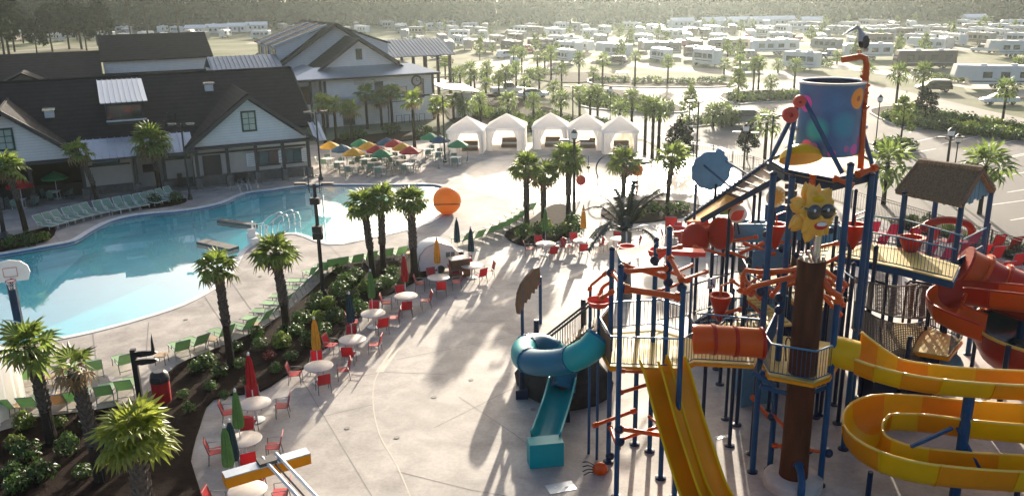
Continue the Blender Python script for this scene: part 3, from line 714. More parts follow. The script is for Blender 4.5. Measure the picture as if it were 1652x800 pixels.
FRB = fan_leaf(.95,1.15,13,.75,mat='frond_bright')
def frond_tf(i, n, rs, size):
    """golden-angle crown: young leaves up, old ones hanging"""
    t = (i+.5)/n; az = i*2.39996+rs.uniform(-.2,.2); el = R(78)-t**.85*R(125)+rs.uniform(-.12,.12)
    return Matrix.Rotation(az, 4, 'Z') @ Matrix.Rotation(-el, 4, 'Y') @ Matrix.Rotation(rs.uniform(-.5,.5), 4, 'X') @ Matrix.Scale(size*rs.uniform(.85,1.12), 4)
def trunk_mesh(h, r, lean, boots, rs):
    mb = MB(); n = 7
    pts = [V((lean[0]*(i/n)**1.6, lean[1]*(i/n)**1.6, h*i/n)) for i in range(n+1)]
    rr = [r*1.15 if i == 0 else r*(1-.12*i/n) for i in range(n+1)]
    mb.tube(pts, rr, 8)
    if boots:
        z0 = boots*h; k = int((h-z0)/.13)
        for q in range(k):
            z = z0+(h-z0)*q/k; t = z/h; cx, cy = lean[0]*t**1.6, lean[1]*t**1.6
            for j in range(6):
                a = 2*PI*(j+(q % 2)*.5)/6+rs.uniform(-.12,.12); rr_ = r*(1-.12*t)
                d = V((math.cos(a), math.sin(a), 0)); s = V((-d.y, d.x, 0)); b = V((cx,cy,z))+d*rr_*.92
                tip = b+d*(.07+.05*rs.random())+V((0,0,.17)); l = b+s*.085; r_ = b-s*.085; o = b+d*.06
                mb.add([l, o, r_, tip, b+V((0,0,.16))], [(0,1,3),(1,2,3),(0,3,4),(2,4,3)])
    return mb.mesh('trunk', [mt['bootjack' if boots else 'bark']], False)
def palm(loc, h, label, group, nf=30, size=1.0, lean=(0,0), boots=.35, r=.17, dead=5, name='palm_tree', big=False, seed=0):
    rs = random.Random(seed+int(h*100)); t = thing(name, label, 'palm tree', loc, 0, group)
    inst(trunk_mesh(h, r, lean, boots, rs), 'trunk', t)
    if boots > .3: MB().tube([(0,0,0),(lean[0]*.12,lean[1]*.12,boots*h*.55),(lean[0]*boots**1.6,lean[1]*boots**1.6,boots*h+.1)], [r*1.2,r*1.06,r*1.02], 9, cap=False).build('trunk_base', mt['bark'], t)
    top = Matrix.Translation((lean[0], lean[1], h-.05))
    for i in range(nf):
        old = i >= nf-dead
        me = rs.choice(FRD) if old else (FRB if big else FR[min(2, int(3*i/nf))])
        o = inst(me, 'frond', t); o.matrix_local = top @ frond_tf(i, nf, rs, size)
    return t
def P_(px, pyb, pyt, label, grp, **k):
    """palm standing on the ground at a sight line, crown centre at pyt"""
    g = G(px, pyb); z = A(px, pyt, g.y).z
    return palm(g, z, label, grp, seed=px, **k)
g1 = 'palms in the mulch bed between pool deck and splash pad'
P_(85,716,560,'tall palm with thin upright crown at the left end of the mulch bed',g1,nf=22,size=.78,lean=(-.25,.1),boots=.35,dead=2,r=.19)
P_(165,778,600,'palm with half-dead browning crown in the mulch bed',g1,nf=12,size=.62,lean=(-.35,.1),boots=.33,dead=8,r=.2)
P_(242,868,702,'big bright palm with full yellow-green crown in the near corner of the mulch bed',g1,nf=34,size=.66,lean=(0,.0),boots=.1,dead=3,r=.26,big=True)
P_(374,595,432,'slender palm with small dark crown beside the green lounger row',g1,nf=26,size=.66,lean=(-.1,0),boots=.45,dead=3,r=.16)
P_(465,543,408,'palm with wide dark crown in front of the pool steps',g1,nf=32,size=.78,lean=(-.25,0),boots=.4,dead=4,r=.19)
P_(602,448,330,'left palm of the close trio at the beach entry',g1,nf=30,size=.76,lean=(-.3,0),boots=.4,dead=3)
P_(619,441,322,'middle palm of the close trio at the beach entry',g1,nf=30,size=.74,lean=(.1,0),boots=.4,dead=3)
P_(669,449,326,'right palm of the close trio, beside the white teardrop trailer',g1,nf=30,size=.76,lean=(0,0),boots=.4,dead=4,r=.2)
g2 = 'palms between pool and splash features'
P_(850,374,272,'left palm of the pair behind the outdoor tables',g2,nf=28,size=.86,boots=.4)
P_(877,362,284,'right palm of the pair behind the outdoor tables',g2,nf=28,size=.86,boots=.4)
P_(917,352,258,'palm just left of the black lamp post with white lantern',g2,nf=30,size=1.0,lean=(.0,0),boots=.4)
P_(1006,318,262,'palm behind the artificial spray palm next to orange flower spray',g2,nf=28,size=1.0,boots=.4)
P_(1076,340,254,'palm with thin brown trunk left of the blue fish panel',g2,nf=26,size=.95,lean=(.25,0),boots=.5,r=.14)
g3 = 'palms in front of the pool house'
P_(42,372,272,'palm with sunlit yellow crown in front of the left gable',g3,nf=28,size=.95,lean=(-.6,0),boots=.5)
P_(160,332,246,'leaning palm with narrow tufted crown before the metal porch roof',g3,nf=14,size=.85,lean=(-1.0,0),boots=.4,dead=2)
P_(260,318,230,'palm with wide crown in front of the pool house door recess',g3,nf=32,size=1.15,lean=(-.2,0),boots=.5,r=.2)
g4 = 'palms on the terrace behind the umbrella plaza'
for px, pb, pt, lab in ((525,232,168,'first palm from the left behind the umbrella plaza'),(543,228,171,'second palm from the left behind the umbrella plaza'),(568,226,178,'third palm from the left behind the umbrella plaza'),(593,208,152,'thin dark palm against the restaurant wall, left of two'),
    (616,204,162,'yellowing palm against the restaurant wall'),(633,204,150,'thin dark palm against the restaurant wall, right of two'),(669,238,162,'tall palm by the right end of the restaurant wall'),(708,226,172,'golden palm beside the lamp post at the umbrella plaza'),(732,192,163,'palm beside the low white wall right of the restaurant')):
    P_(px,pb,pt,lab,g4,nf=18,size=.95,boots=0,dead=3 if 'yellow' not in lab else 7)
# middle and far palms: crown as one part
def crown_mesh(n, size, seed, mat='frond_far'):
    rs = random.Random(seed); mb = MB(); src = [fan_leaf(.8,.95,7,d,rs,mat=mat) for d in (.3,.8,1.2)]
    for i in range(n):
        me = src[min(2, int(3*i/n))]; T = frond_tf(i, n, rs, size)
        vs = [T @ v.co for v in me.vertices]; mb.add(vs, [tuple(p.vertices) for p in me.polygons])
    return mb.mesh('crown', mt[mat])
CRN = [crown_mesh(20, 1.05, s) for s in (1,2,3,4)]
TRK = [trunk_mesh(1.0, .16, (0,0), 0, rng)]
def palm_far(px, pb, pt, label, group, size=1.0, seed=0):
    g = G(px, pb); z = max(1.2, A(px, pt, g.y).z); t = thing('palm_tree', label, 'palm tree', g, rng.uniform(0,6), group)
    inst(TRK[0], 'trunk', t, scale=(1,1,z)); inst(CRN[seed % 4], 'crown', t, (0,0,z-.1), scale=size)
    return t
grove = [(719,134,100),(732,143,118),(743,148,118),(766,152,122),(776,204,163),(784,152,134),(786,140,108),(805,157,126),(816,159,118),(829,116,82),(842,118,86),(846,165,131),(855,155,121),(861,203,163),(867,125,92),(879,123,92),(889,132,85),(906,146,112),(934,137,95),(935,190,152),(952,197,154),(957,135,117),(964,196,154),(972,140,98),(1019,208,158),(1024,140,91),(1040,250,168),(1052,256,172),(1062,250,176),(1077,136,99),(1000,204,174),(893,165,140),(760,150,112),(820,190,160),(750,195,172),(905,196,160),(833,150,108),(870,150,118)]
for i, (px, pb, pt) in enumerate(sorted(grove)):
    palm_far(px, pb, pt, f'palm of the mid grove behind the white cabanas, {ORD[i] if i < 30 else "number "+str(i+1)} from the left' if i < 30 else f'palm at the right end of the mid grove, {ORD[i-30]} past the cabanas', 'palms of the grove behind the cabanas', rng.uniform(.75,1.0), i)
rgrove = [(1192,136,99),(1215,146,103),(1223,146,103),(1243,152,132),(1281,142,106),(1232,278,198),(1444,180,118),(1483,187,118),(1616,203,143),(1150,206,184),(1165,206,182),(1180,204,186),(1255,118,104),(1350,104,90),(1398,128,110),(1168,120,104),(1640,120,102)]
for i, (px, pb, pt) in enumerate(sorted(rgrove)):
    palm_far(px, pb, pt, f'palm among the parking lot islands, {ORD[i]} from the left', 'palms around the parking lot', 1.0 if pb > 170 else .9, i)
palm_far(1580, 345, 268, 'bushy palm whose crown shows above the thatched roof', None, 1.3, 2)
palm_far(1300, 300, 228, 'palm hidden behind the tipping bucket legs', None, 1.2, 1)
palm_far(1425, 330, 262, 'grey-green palm beside the right edge of the bucket platform', None, 1.4, 3)
# shrubs -------------------------------------------------------------------------------
def shrub_mesh(n, rad, size, seed, mat='leaf', z=.4):
    return MB().leaves((0,0,z), rad, n, size, random.Random(seed), .55, .3).mesh('shrub', mt[mat])
SH = [shrub_mesh(230,(.62,.6,.5),.11,s) for s in (1,2,3)]; SHL = [shrub_mesh(200,(.5,.5,.42),.12,s,'leaf_lime',.35) for s in (4,5)]; SHR = shrub_mesh(150,(.5,.5,.35),.10,9,'leaf_red',.3)
def shrub(me, px, py, sc_, label, group, z=.08):
    o = inst(me, 'shrub', None, G(px, py, z), rng.uniform(0,6), (sc_*rng.uniform(.9,1.1), sc_, sc_*rng.uniform(.8,1.15))); tag(o, label, 'shrub', group); return o
bs = [(40,690,1,'lime'),(25,722,.9,'lime'),(46,742,1.1,'g'),(110,730,1,'g'),(70,772,1.1,'g'),(96,686,.8,'lime'),(140,690,.6,'g'),(20,770,.8,'g'),(335,592,1,'g'),(355,606,.8,'g'),(318,600,.8,'g'),(388,592,.7,'g'),(435,578,.8,'red'),(455,560,1.2,'lime'),(420,560,.8,'g'),(478,540,1,'g'),(486,520,1.1,'g'),(500,556,1.1,'g'),(520,545,1.1,'g'),(540,520,1.2,'g'),(530,498,1.1,'lime'),(548,478,1.2,'g'),(560,462,1.2,'g'),(575,450,1.1,'g'),(590,472,1.1,'lime'),(606,470,1.2,'g'),(622,462,1.2,'g'),(634,446,1.0,'g'),(565,490,1.2,'g'),(580,505,1.1,'g'),(515,520,1,'lime'),(690,432,.8,'g'),(648,462,.9,'g'),(700,425,.7,'g'),(215,690,.8,'lime'),(230,715,.9,'g'),(545,440,.9,'lime'),(505,500,.9,'g'),(470,580,.7,'g'),(400,620,.6,'g'),(255,640,.5,'g'),(60,765,.7,'g'),(28,792,.8,'g'),(135,768,.7,'g'),(192,704,.6,'lime'),(205,742,.7,'g'),(296,640,.6,'g'),(340,628,.6,'g'),(362,642,.5,'g'),(306,664,.6,'g'),(272,706,.6,'g'),(445,600,.6,'g'),(462,545,.9,'g'),(512,490,.9,'g'),(415,545,.8,'g'),(380,565,.8,'g')]
for i, (px, py, s, k) in enumerate(bs):
    s *= .8; me = {'lime': rng.choice(SHL), 'g': rng.choice(SH), 'red': SHR}[k]
    near = 'under the near palms' if px < 260 else ('by the slender palm' if px < 410 else ('beside the closed umbrellas' if px < 540 else 'before the palm trio'))
    word = {'lime':'lime green shrub','g':'dark green shrub','red':'shrub with reddish leaves'}[k]
    same = [j for j, b in enumerate(bs) if b[3] == k and ((b[0] < 260) == (px < 260)) and ((b[0] < 410) == (px < 410)) and ((b[0] < 540) == (px < 540))]
    same.sort(key=lambda j: bs[j][0]); r_ = same.index(i)
    shrub(me, px, py, s, f'{word} {near}, {ORD[r_]} from the left in the mulch bed', 'shrubs in the mulch bed')
b2 = [(865,380),(880,372),(895,382),(910,376),(845,384),(925,360),(570,222),(556,226),(582,224),(624,214),(636,216),(690,216),(676,220),(1005,352),(1030,350),(1055,345),(1080,345),(1100,340),(50,395),(20,398),(70,388),(250,330),(285,326),(1470,362),(1500,366),(1530,378),(1570,392),(1610,402),(1640,412),(930,378)]
for i, (px, py) in enumerate(b2):
    lab = ['by the palm pair','by the restaurant terrace','behind the spray palm','in the bed before the left gable','by the pool house lamp post','along the fence behind the red chairs'][(0 if 840 <= px <= 930 else 1 if 540 < px < 700 else 2 if 1000 <= px <= 1110 else 3 if px < 80 else 4 if px < 300 else 5)]
    grp_ = [p for p in b2 if lab == ['by the palm pair','by the restaurant terrace','behind the spray palm','in the bed before the left gable','by the pool house lamp post','along the fence behind the red chairs'][(0 if 840 <= p[0] <= 930 else 1 if 540 < p[0] < 700 else 2 if 1000 <= p[0] <= 1110 else 3 if p[0] < 80 else 4 if p[0] < 300 else 5)]]
    grp_.sort(); shrub(rng.choice(SH+SHL), px, py, 1.3 if py < 300 else 1.0, f'leafy shrub {lab}, {ORD[grp_.index((px,py))]} from the left', 'shrubs in the smaller beds')
# low hedge shrubs of the parking islands, alike and many
hed = []
def hrow(a, b, n, rows=2, jit=1.2, where='x'):
    for r_ in range(rows):
        for i in range(n):
            t = (i+.5)/n; hed.append((a[0]+(b[0]-a[0])*t+rng.uniform(-jit,jit)*2, a[1]+(b[1]-a[1])*t+r_*5+rng.uniform(-jit,jit), where))
HR = [((1425,190),(1500,186),10,2,'at the left tip of the road hedge'),((1450,196),(1652,222),24,2,'in the long road hedge facing the parking lot'),((1500,188),(1652,213),20,1,'in the road hedge facing the road'),((960,132),(1170,135),18,1,'in the curved bed before the campground'),((1178,158),(1330,154),18,2,'in the kerbed island behind the bucket'),((935,156),(1000,160),7,3,'at the narrow end of the middle island'),((980,165),(1085,172),8,3,'in the wide part of the middle island'),
 ((1095,202),(1215,188),10,1,'in the strip island by the parked suv'),((1418,238),(1470,236),7,2,'in the small island right of the bucket'),((740,168),(860,200),11,3,'under the grove left of the cabanas'),((860,190),(985,206),11,3,'under the grove behind the cabanas'),((720,140),(830,125),9,1,'beside the grove nearest the restaurant'),((770,125),(900,118),9,1,'at the far edge of the grove'),((1290,100),(1340,104),6,2,'on the camper lawn behind the bucket'),((1500,128),(1560,135),6,1,'by the black car across the road')]
for a_, b_, n_, r_, wh in HR: hrow(a_, b_, n_, r_, 2.5 if 'grove' in wh else 1.2, wh)
HB = [shrub_mesh(110,(.75,.75,.6),.17,s,m_,.45) for s, m_ in ((21,'leaf'),(22,'leaf_lime'),(23,'leaf'))]
hed.sort(); hc = {}
for i, (px, py, wh) in enumerate(hed):
    q = hc.setdefault(wh, 0); hc[wh] += 1
    o = inst(rng.choice(HB), 'hedge_shrub', None, G(px, py, .05), rng.uniform(0,6), rng.uniform(.8,1.25))
    tag(o, f'low rounded shrub {wh}, {ORD[q]} from the left', 'shrub', 'low shrubs planted around the parking lot')
# small broadleaf trees: trunk, limbs, leaf clumps
def tree_mesh(h, cr, n, seed, mat, size=.22):
    rs = random.Random(seed); tk = MB(); lf = MB()
    tk.tube([(0,0,0),(.05,0,h*.45),(0,.05,h*.9)], [.12*h/5,.08*h/5,.03], 6)
    for k in range(11):
        a = k*2.4; z = h*(.35+.055*k); l = cr*(1.0-.05*k)*rs.uniform(.6,1); e = V((math.cos(a)*l, math.sin(a)*l, z+.25*l))
        tk.tube([(0,0,z-.2),e], [.04*h/5,.012], 4); lf.leaves(e, (cr*.45,cr*.45,cr*.38), n//12, size, rs, .55, .2)
    lf.leaves((0,0,h), (cr*.4,cr*.4,cr*.5), n//12, size, rs, .55, .2)
    return tk.mesh('trunk', mt['bark']), lf.mesh('crown', mt[mat])
TR = {'lime': [tree_mesh(4.2,1.1,420,s,'leaf_lime',.2) for s in (1,2)], 'dark': [tree_mesh(7,2.6,900,s,'leaf_dark',.36) for s in (3,4)], 'sap': [tree_mesh(3.2,.9,220,s,'leaf_lime',.22) for s in (5,6)]}
def btree(kind, px, py, s, label, group, i=0):
    t = thing('broadleaf_tree', label, 'tree', G(px, py), rng.uniform(0,6), group); a, b = TR[kind][i % 2]
    inst(a, 'trunk', t); inst(b, 'crown', t); t.scale = (s,)*3; return t
btree('lime',1452,234,1.15,'young lime green tree in the small kerbed island of the parking lot',None)
btree('dark',1491,196,.5,'dense rounded green tree standing in the hedge by the road',None)
btree('lime',1190,166,1.1,'young sunlit tree at the tip of the shrub island',None)
btree('lime',1112,200,1.0,'slim young tree beside the black lamp post in the parking lot',None,1)
btree('dark',1095,262,.5,'bushy green tree next to the pool fence',None,1)
btree('dark',1205,258,.42,'small dark tree behind the double lamp post',None)
for i, (px, py, s) in enumerate(((15,90,2.2),(-10,110,2.4),(85,84,1.7),(112,80,2.0),(140,82,1.6),(60,88,1.2),(165,80,1.8),(38,70,1.7),(5,75,2.2),(125,66,1.8))):
    btree('dark', px, py, s, f'dark bushy tree beyond the brown hall roof, {ORD[sorted((15,-10,85,112,140,60,165,38,5,125)).index(px)]} from the left', 'bushy trees behind the brown hall', i)
sap = []
for k in range(78):
    px = rng.uniform(640,1660); py = rng.choice((46,52,58,66,74,84,92,100))+rng.uniform(-3,3); sap.append((px, py))
for i, (px, py) in enumerate(sorted(sap)):
    btree('sap', px, py, rng.uniform(.8,1.5), f'thin young tree between the camper pitches, {ORD[i]} from the left', 'young trees between the camper pitches', i)
# tall pines -------------------------------------------------------------------------
def pine_mesh(h, seed):
    rs = random.Random(seed); tk = MB(); lf = MB()
    tk.tube([(0,0,0),(.2,.1,h*.5),(.1,.2,h)], [.3,.22,.06], 7)
    for k in range(17):
        z = h*(.42+.56*k/17); a = rs.uniform(0,6.3); l = (1-.55*k/17)*rs.uniform(1.6,3.6)
        e = V((math.cos(a)*l, math.sin(a)*l, z+rs.uniform(.1,.6))); tk.tube([(.15,.1,z-.3),e], [.07,.02], 4)
        lf.leaves(e, (1.35,1.35,.55), 60, .3, rs, .3, .1); lf.leaves(e*.6+V((0,0,z*.4)), (.9,.9,.4), 26, .3, rs, .3, .1)
    return tk.mesh('trunk', mt['bark']), lf.mesh('crown', mt['pine_leaf'])
PN = [pine_mesh(19, s) for s in (1,2,3)]
pin = [(24,84),(132,80),(158,74),(213,72),(240,66),(8,96),(290,64),(-20,80),(178,60),(52,58)]
for i, (px, py) in enumerate(pin):
    t = thing('pine_tree', f'tall thin pine with bare lower trunk behind the brown hall, {ORD[sorted(p[0] for p in pin).index(px)]} from the left', 'pine tree', G(px, py), rng.uniform(0,6), 'tall pines behind the brown hall')
    a, b = PN[i % 3]; inst(a, 'trunk', t); inst(b, 'crown', t); t.scale = (rng.uniform(.9,1.15),)*3
# the far wood: one mass of trees behind the campground
mb = MB(); rs = random.Random(5); wd = MB()
for r_ in range(7):
    for i in range(118):
        x = -330+i*6.2+rs.uniform(-3,3); y = 392+r_*9+rs.uniform(-4,4)-x*.16+(0 if x > -60 else (x+60)*.2)
        h = rs.uniform(17,25)
        wd.tube([(x,y,0),(x+.3,y,h*.45)], [.3,.1], 4, cap=False)
        for k in range(6):
            z = h*(.10+.88*k/6); wd_ = (1.2-.12*k)*rs.uniform(2.4,3.6)
            mb.leaves((x+rs.uniform(-1,1), y+rs.uniform(-1,1), z), (wd_,wd_,h*.13), 17, 1.5, rs, .6, .3)
wo_ = mb.build('far_wood', mt['wood_leaf']); tag(wo_, 'hazy mass of tall trees closing the campground along the top', 'woodland', kind='stuff')
tk_ = wd.build('wood_trunks', mt['bark'], wo_); stuff(tk_)
# ================================================================== FURNITURE
# closed umbrellas with round tables and red chairs ------------------------------------
def rtable_parts(t, r=.62, h=.74):
    MB().lathe([(r-.02,h-.045),(r,h-.03),(r,h-.01),(r-.02,h)], 24).build('table_top', mt['tabletop'], t, True)
    MB().lathe([(.05,.03),(.045,h-.045)], 8).build('pedestal', mt['white_metal'], t)
    MB().lathe([(.33,0),(.33,.03),(.08,.06)], 16).build('table_base', mt['white_metal'], t)
def chair_parts(t, sling='sling_red', fr='chair_frame'):
    f = MB()
    for s in (-1, 1):
        f.tube([(s*.27,-.24,0),(s*.27,-.22,.62),(s*.27,.2,.64),(s*.27,.28,.62)], .017, 5)
        f.tube([(s*.27,.28,0),(s*.255,.22,.45),(s*.25,.34,.88)], .017, 5)
    f.tube([(-.27,-.22,.42),(.27,-.22,.42)], .015, 5); f.tube([(-.26,.22,.40),(.26,.22,.40)], .015, 5); f.tube([(-.25,.34,.88),(.25,.34,.88)], .015, 5)
    f.build('frame', mt[fr], t)
    MB().slab([(-.26,-.24,.445),(.26,-.24,.445),(.255,.22,.42),(-.255,.22,.42)], .02).build('seat', mt[sling], t)
    MB().slab([(-.26,.23,.44),(.26,.23,.44),(.26,.35,.92),(-.26,.35,.92)], .025).build('backrest', mt[sling], t)
def closed_umbrella_parts(t, mat, h=2.45):
    MB().tube([(0,0,0),(0,0,h+.08)], .022, 6).build('pole', mt['white_metal'], t)
    mb = MB(); k = 16; vs = []; prof = [(.03,h),(.10,h-.25),(.15,h-.8),(.175,h-1.25),(.15,h-1.42)]
    for r, z in prof:
        for j in range(k): a = 2*PI*j/k; q = r*(1.18 if j % 2 else .8); vs.append((q*math.cos(a), q*math.sin(a), z))
    mb.add(vs, [(i*k+j,i*k+(j+1) % k,(i+1)*k+(j+1) % k,(i+1)*k+j)[::-1] for i in range(len(prof)-1) for j in range(k)])
    c = mb.build('folded_canopy', mt[mat], t)
    MB().lathe([(.155,h-.98),(.155,h-.93)], 10, cap=False).build('strap', mt[mat], c)
    MB().lathe([(.05,h-.02),(.05,h+.06),(.01,h+.12)], 8).build('finial', mt['white'], t)
proto_t = thing('cafe_table', 'x', 'table'); rtable_parts(proto_t)
proto_c = thing('armchair', 'x', 'chair'); chair_parts(proto_c)
UM = {}
cafe = [(399,790,None,'table half hidden by the yellow beam'),(394,710,'um_navy','table with navy closed umbrella near the yellow beam'),(411,650,'um_green','table with lime closed umbrella'),(420,625,'um_red','table with red closed umbrella at the bed corner'),(514,590,'um_yellow','table with yellow closed umbrella'),(568,547,'um_navy','table with dark teal closed umbrella'),(602,505,'um_green','table with pale green closed umbrella'),(655,477,'um_red','table with red closed umbrella before the palms'),(707,447,'um_yellow','table with yellow closed umbrella by the trailer'),(760.6,428,'um_navy','table with navy closed umbrella furthest along the row'),(738,424,'um_navy','small table at the trailer counter'),(880,393,'um_green','table with green umbrella under the palm pair'),(940,387,'um_yellow','table with yellow umbrella beside the lamp post')]
cafe = [(399,790,'um_green','round table partly hidden by the yellow beam'),(394,708,'um_navy','round table with the navy closed umbrella above the yellow beam'),(411,650,'um_green','round table with the lime closed umbrella above the yellow beam'),
 (514,590,'um_yellow','round table under the yellow umbrella at the mulch bed corner'),(568,547,'um_navy','round table under the dark teal umbrella'),(602,505,'um_green','round table under the pale green umbrella'),(655,477,'um_red','round table under the red umbrella before the palm trio'),(707,447,'um_yellow','round table under the yellow umbrella by the teardrop trailer'),(760.6,428,'um_navy','round table under the navy umbrella at the far end of the row'),(880,393,'um_green','round table beneath the palm pair'),(940,388,'um_yellow','round table beside the lamp post with white lantern')]
short = ['table partly hidden by the yellow beam','table with navy umbrella above the yellow beam','table with lime umbrella above the yellow beam','yellow umbrella table at the mulch bed corner','table under the dark teal umbrella','table under the pale green umbrella','red umbrella table before the palm trio','yellow umbrella table by the teardrop trailer','navy umbrella table right of the trailer','table beneath the palm pair','table beside the white lantern lamp post']
first_t = first_c = True
def place(proto, first, loc, rz, label, group):
    if first: proto.location = loc; proto.rotation_euler = (0,0,rz); tag(proto, label, None, group); return proto
    return dup(proto, loc, rz, label, group)
for i, (px, py, um, desc) in enumerate(cafe):
    g = G(px, py, .74); g.z = .008
    place(proto_t, i == 0, g, rng.uniform(0,1), desc, 'round tables along the splash pad')
    offs = [('left side',(-1.0,.05)),('right side',(1.0,.0)),('near side',(.12,-1.02)),('far side',(-.1,1.0))]
    if i in (0,): offs = offs[:2]+offs[3:]
    for j, (side, (dx, dy)) in enumerate(offs):
        a = rng.uniform(-.3,.3); p = V((dx, dy, 0)); p.rotate(Matrix.Rotation(a+.15, 3, 'Z')); loc = g+p
        rz = math.atan2(p.x, -p.y)-PI      # chair front (-y) faces the table
        rz = math.atan2(p.y, p.x)-PI/2+rng.uniform(-.2,.2)
        place(proto_c, i == 0 and j == 0, loc, rz, f'red armchair at the {side} of the {short[i]}', 'red armchairs around the round tables')
ums = [('um_green',375,800,'pale green closed umbrella behind the yellow beam, mostly hidden',None),('um_navy',383,790,'navy closed umbrella just above the yellow beam',708),('um_green',391,735,'lime green closed umbrella between navy and red ones',633),('um_red',411,668,'red closed umbrella in front of the mulch bed corner',581),
 ('um_yellow',514,602,'yellow closed umbrella at the mulch bed corner',525),('um_navy',569,556,'dark teal closed umbrella in the middle of the row',485),('um_green',602,514,'pale green closed umbrella in the middle of the row',449),('um_red',655,486,'red closed umbrella in front of the palm trio',412),('um_yellow',707,455,'yellow closed umbrella beside the white teardrop trailer',396),('um_navy',761,435,'navy closed umbrella in a round table right of the trailer',380),('um_navy',739,432,'tall navy closed umbrella standing behind the trailer counter',363),('um_green',880,400,'green closed umbrella under the palm pair',346),('um_yellow',941,395,'yellow closed umbrella left of the spray palm',352)]
for (m_, px, py, lab, _) in ums:
    g = G(px, py); g.z = .008
    t = thing('closed_umbrella', lab, 'umbrella', g, 0, 'closed umbrellas along the splash pad'); closed_umbrella_parts(t, m_, 2.55 if 'tall' not in lab else 3.0)
# open umbrellas and square tables of the plaza ------------------------------------------
def open_umbrella_parts(t, mat, h=2.35, r=1.02):
    MB().tube([(0,0,0),(0,0,h)], .03, 6).build('pole', mt['white_metal'], t)
    mb = MB(); k = 8; vs = [(0,0,h)]
    for q, z in ((.5*r,h-.22),(r,h-.52)):
        for j in range(k): a = 2*PI*j/k; vs.append((q*math.cos(a), q*math.sin(a), z))
    for j in range(k): a = 2*PI*j/k; vs.append((r*.99*math.cos(a), r*.99*math.sin(a), h-.64))
    fs = [(0,1+j,1+(j+1) % k) for j in range(k)]
    for b in (1, 1+k): fs += [(b+j,b+k+j,b+k+(j+1) % k,b+(j+1) % k) for j in range(k)]
    c = mb.add(vs, fs).build('canopy', mt[mat], t)
    rb = MB()
    for j in range(k): a = 2*PI*j/k; rb.tube([(0,0,h-.05),(r*.95*math.cos(a), r*.95*math.sin(a), h-.54)], .01, 3)
    rb.build('ribs', mt['white_metal'], c)
    MB().lathe([(.3,0),(.3,.08),(.06,.12)], 10).build('umbrella_base', mt['white_metal'], t)
PU = {}
plz = [('um_yellow',529,256,531,230),('um_blue',548,262,548,236),('um_yellow',567,268,566,242),('um_kelly',578,252,575,227),('um_yellow',591,257,589,233),('um_red',604,263,603,238),('um_kelly',612,270,611,244),('um_blue',620,250,618,224),('um_red',633,253,630,228),('um_yellow',646,259,644,234),('um_red',658,265,658,241),('um_kelly',690,241,689,218),('um_blue',706,246,704,222),('um_kelly',735,254,732,229)]
cname = {'um_yellow':'yellow','um_blue':'navy blue','um_kelly':'green','um_red':'red'}
st = thing('plaza_table', 'x', 'table'); MB().box((0,0,.72),(.95,.95,.05)).build('table_top', mt['white'], st)
[MB().tube([(sx*.38,sy*.38,0),(sx*.36,sy*.36,.7)], .025, 5).build('leg', mt['white_metal'], st) for sx in (-1,1) for sy in (-1,1)]
pc = thing('plaza_chair', 'x', 'chair'); chair_parts(pc, 'sling_mint')
cnt = {}
for i, (m_, tx, ty, ux, uy) in enumerate(plz):
    g = G(tx, ty, .72); g.z = 0.0
    cn = cname[m_]; q = cnt.setdefault(m_, 0); cnt[m_] += 1
    tdesc = f'{ORD[q]} {cn} plaza parasol from the left'
    place(st, i == 0, g, rng.uniform(0,1.5), f'white square table under the {tdesc}', 'square tables on the umbrella plaza')
    z = max(2.2, A(ux, uy, g.y).z)
    lab = f'open {cn} parasol, {ORD[q]} {cn} one from the left on the plaza'
    if m_ in PU: o = dup(PU[m_], g+V((.25,.25,0)), rng.uniform(0,1), lab)
    else:
        o = thing('open_umbrella', lab, 'umbrella', g+V((.25,.25,0)), rng.uniform(0,1), 'open umbrellas on the plaza'); open_umbrella_parts(o, m_, 2.35); PU[m_] = o
    for j, side in enumerate(('left','right','near','far')):
        p = V(((-.85,0,0),(.85,0,0),(0,-.85,0),(0,.85,0))[j]); p.rotate(Matrix.Rotation(.3*rng.uniform(-1,1), 3, 'Z'))
        place(pc, i == 0 and j == 0, g+p, math.atan2(p.y,p.x)-PI/2, f'pale chair {side} of the table under the {tdesc}', 'pale chairs around the plaza tables')
# patio tables in front of the pool house
for (px, py, m_, lab) in ((94,322,'um_kelly','green'),(38,336,'um_red','red')):
    g = G(px, py); o = dup(PU[m_], g, .3, f'open {lab} parasol on the patio before the left gable', 'patio parasols'); o.scale = (1,1,1.0)
    dup(st, g+V((-.2,-.2,0)), .2, f'square table under the {lab} patio parasol before the left gable', 'patio tables')
    for j, side in enumerate(('left','right','near')):
        p = V(((-.9,0,0),(.9,0,0),(0,-.9,0))[j]); dup(pc, g+p, math.atan2(p.y,p.x)-PI/2, f'pale chair at the {side} side of the patio table under the {lab} parasol', 'patio chairs')
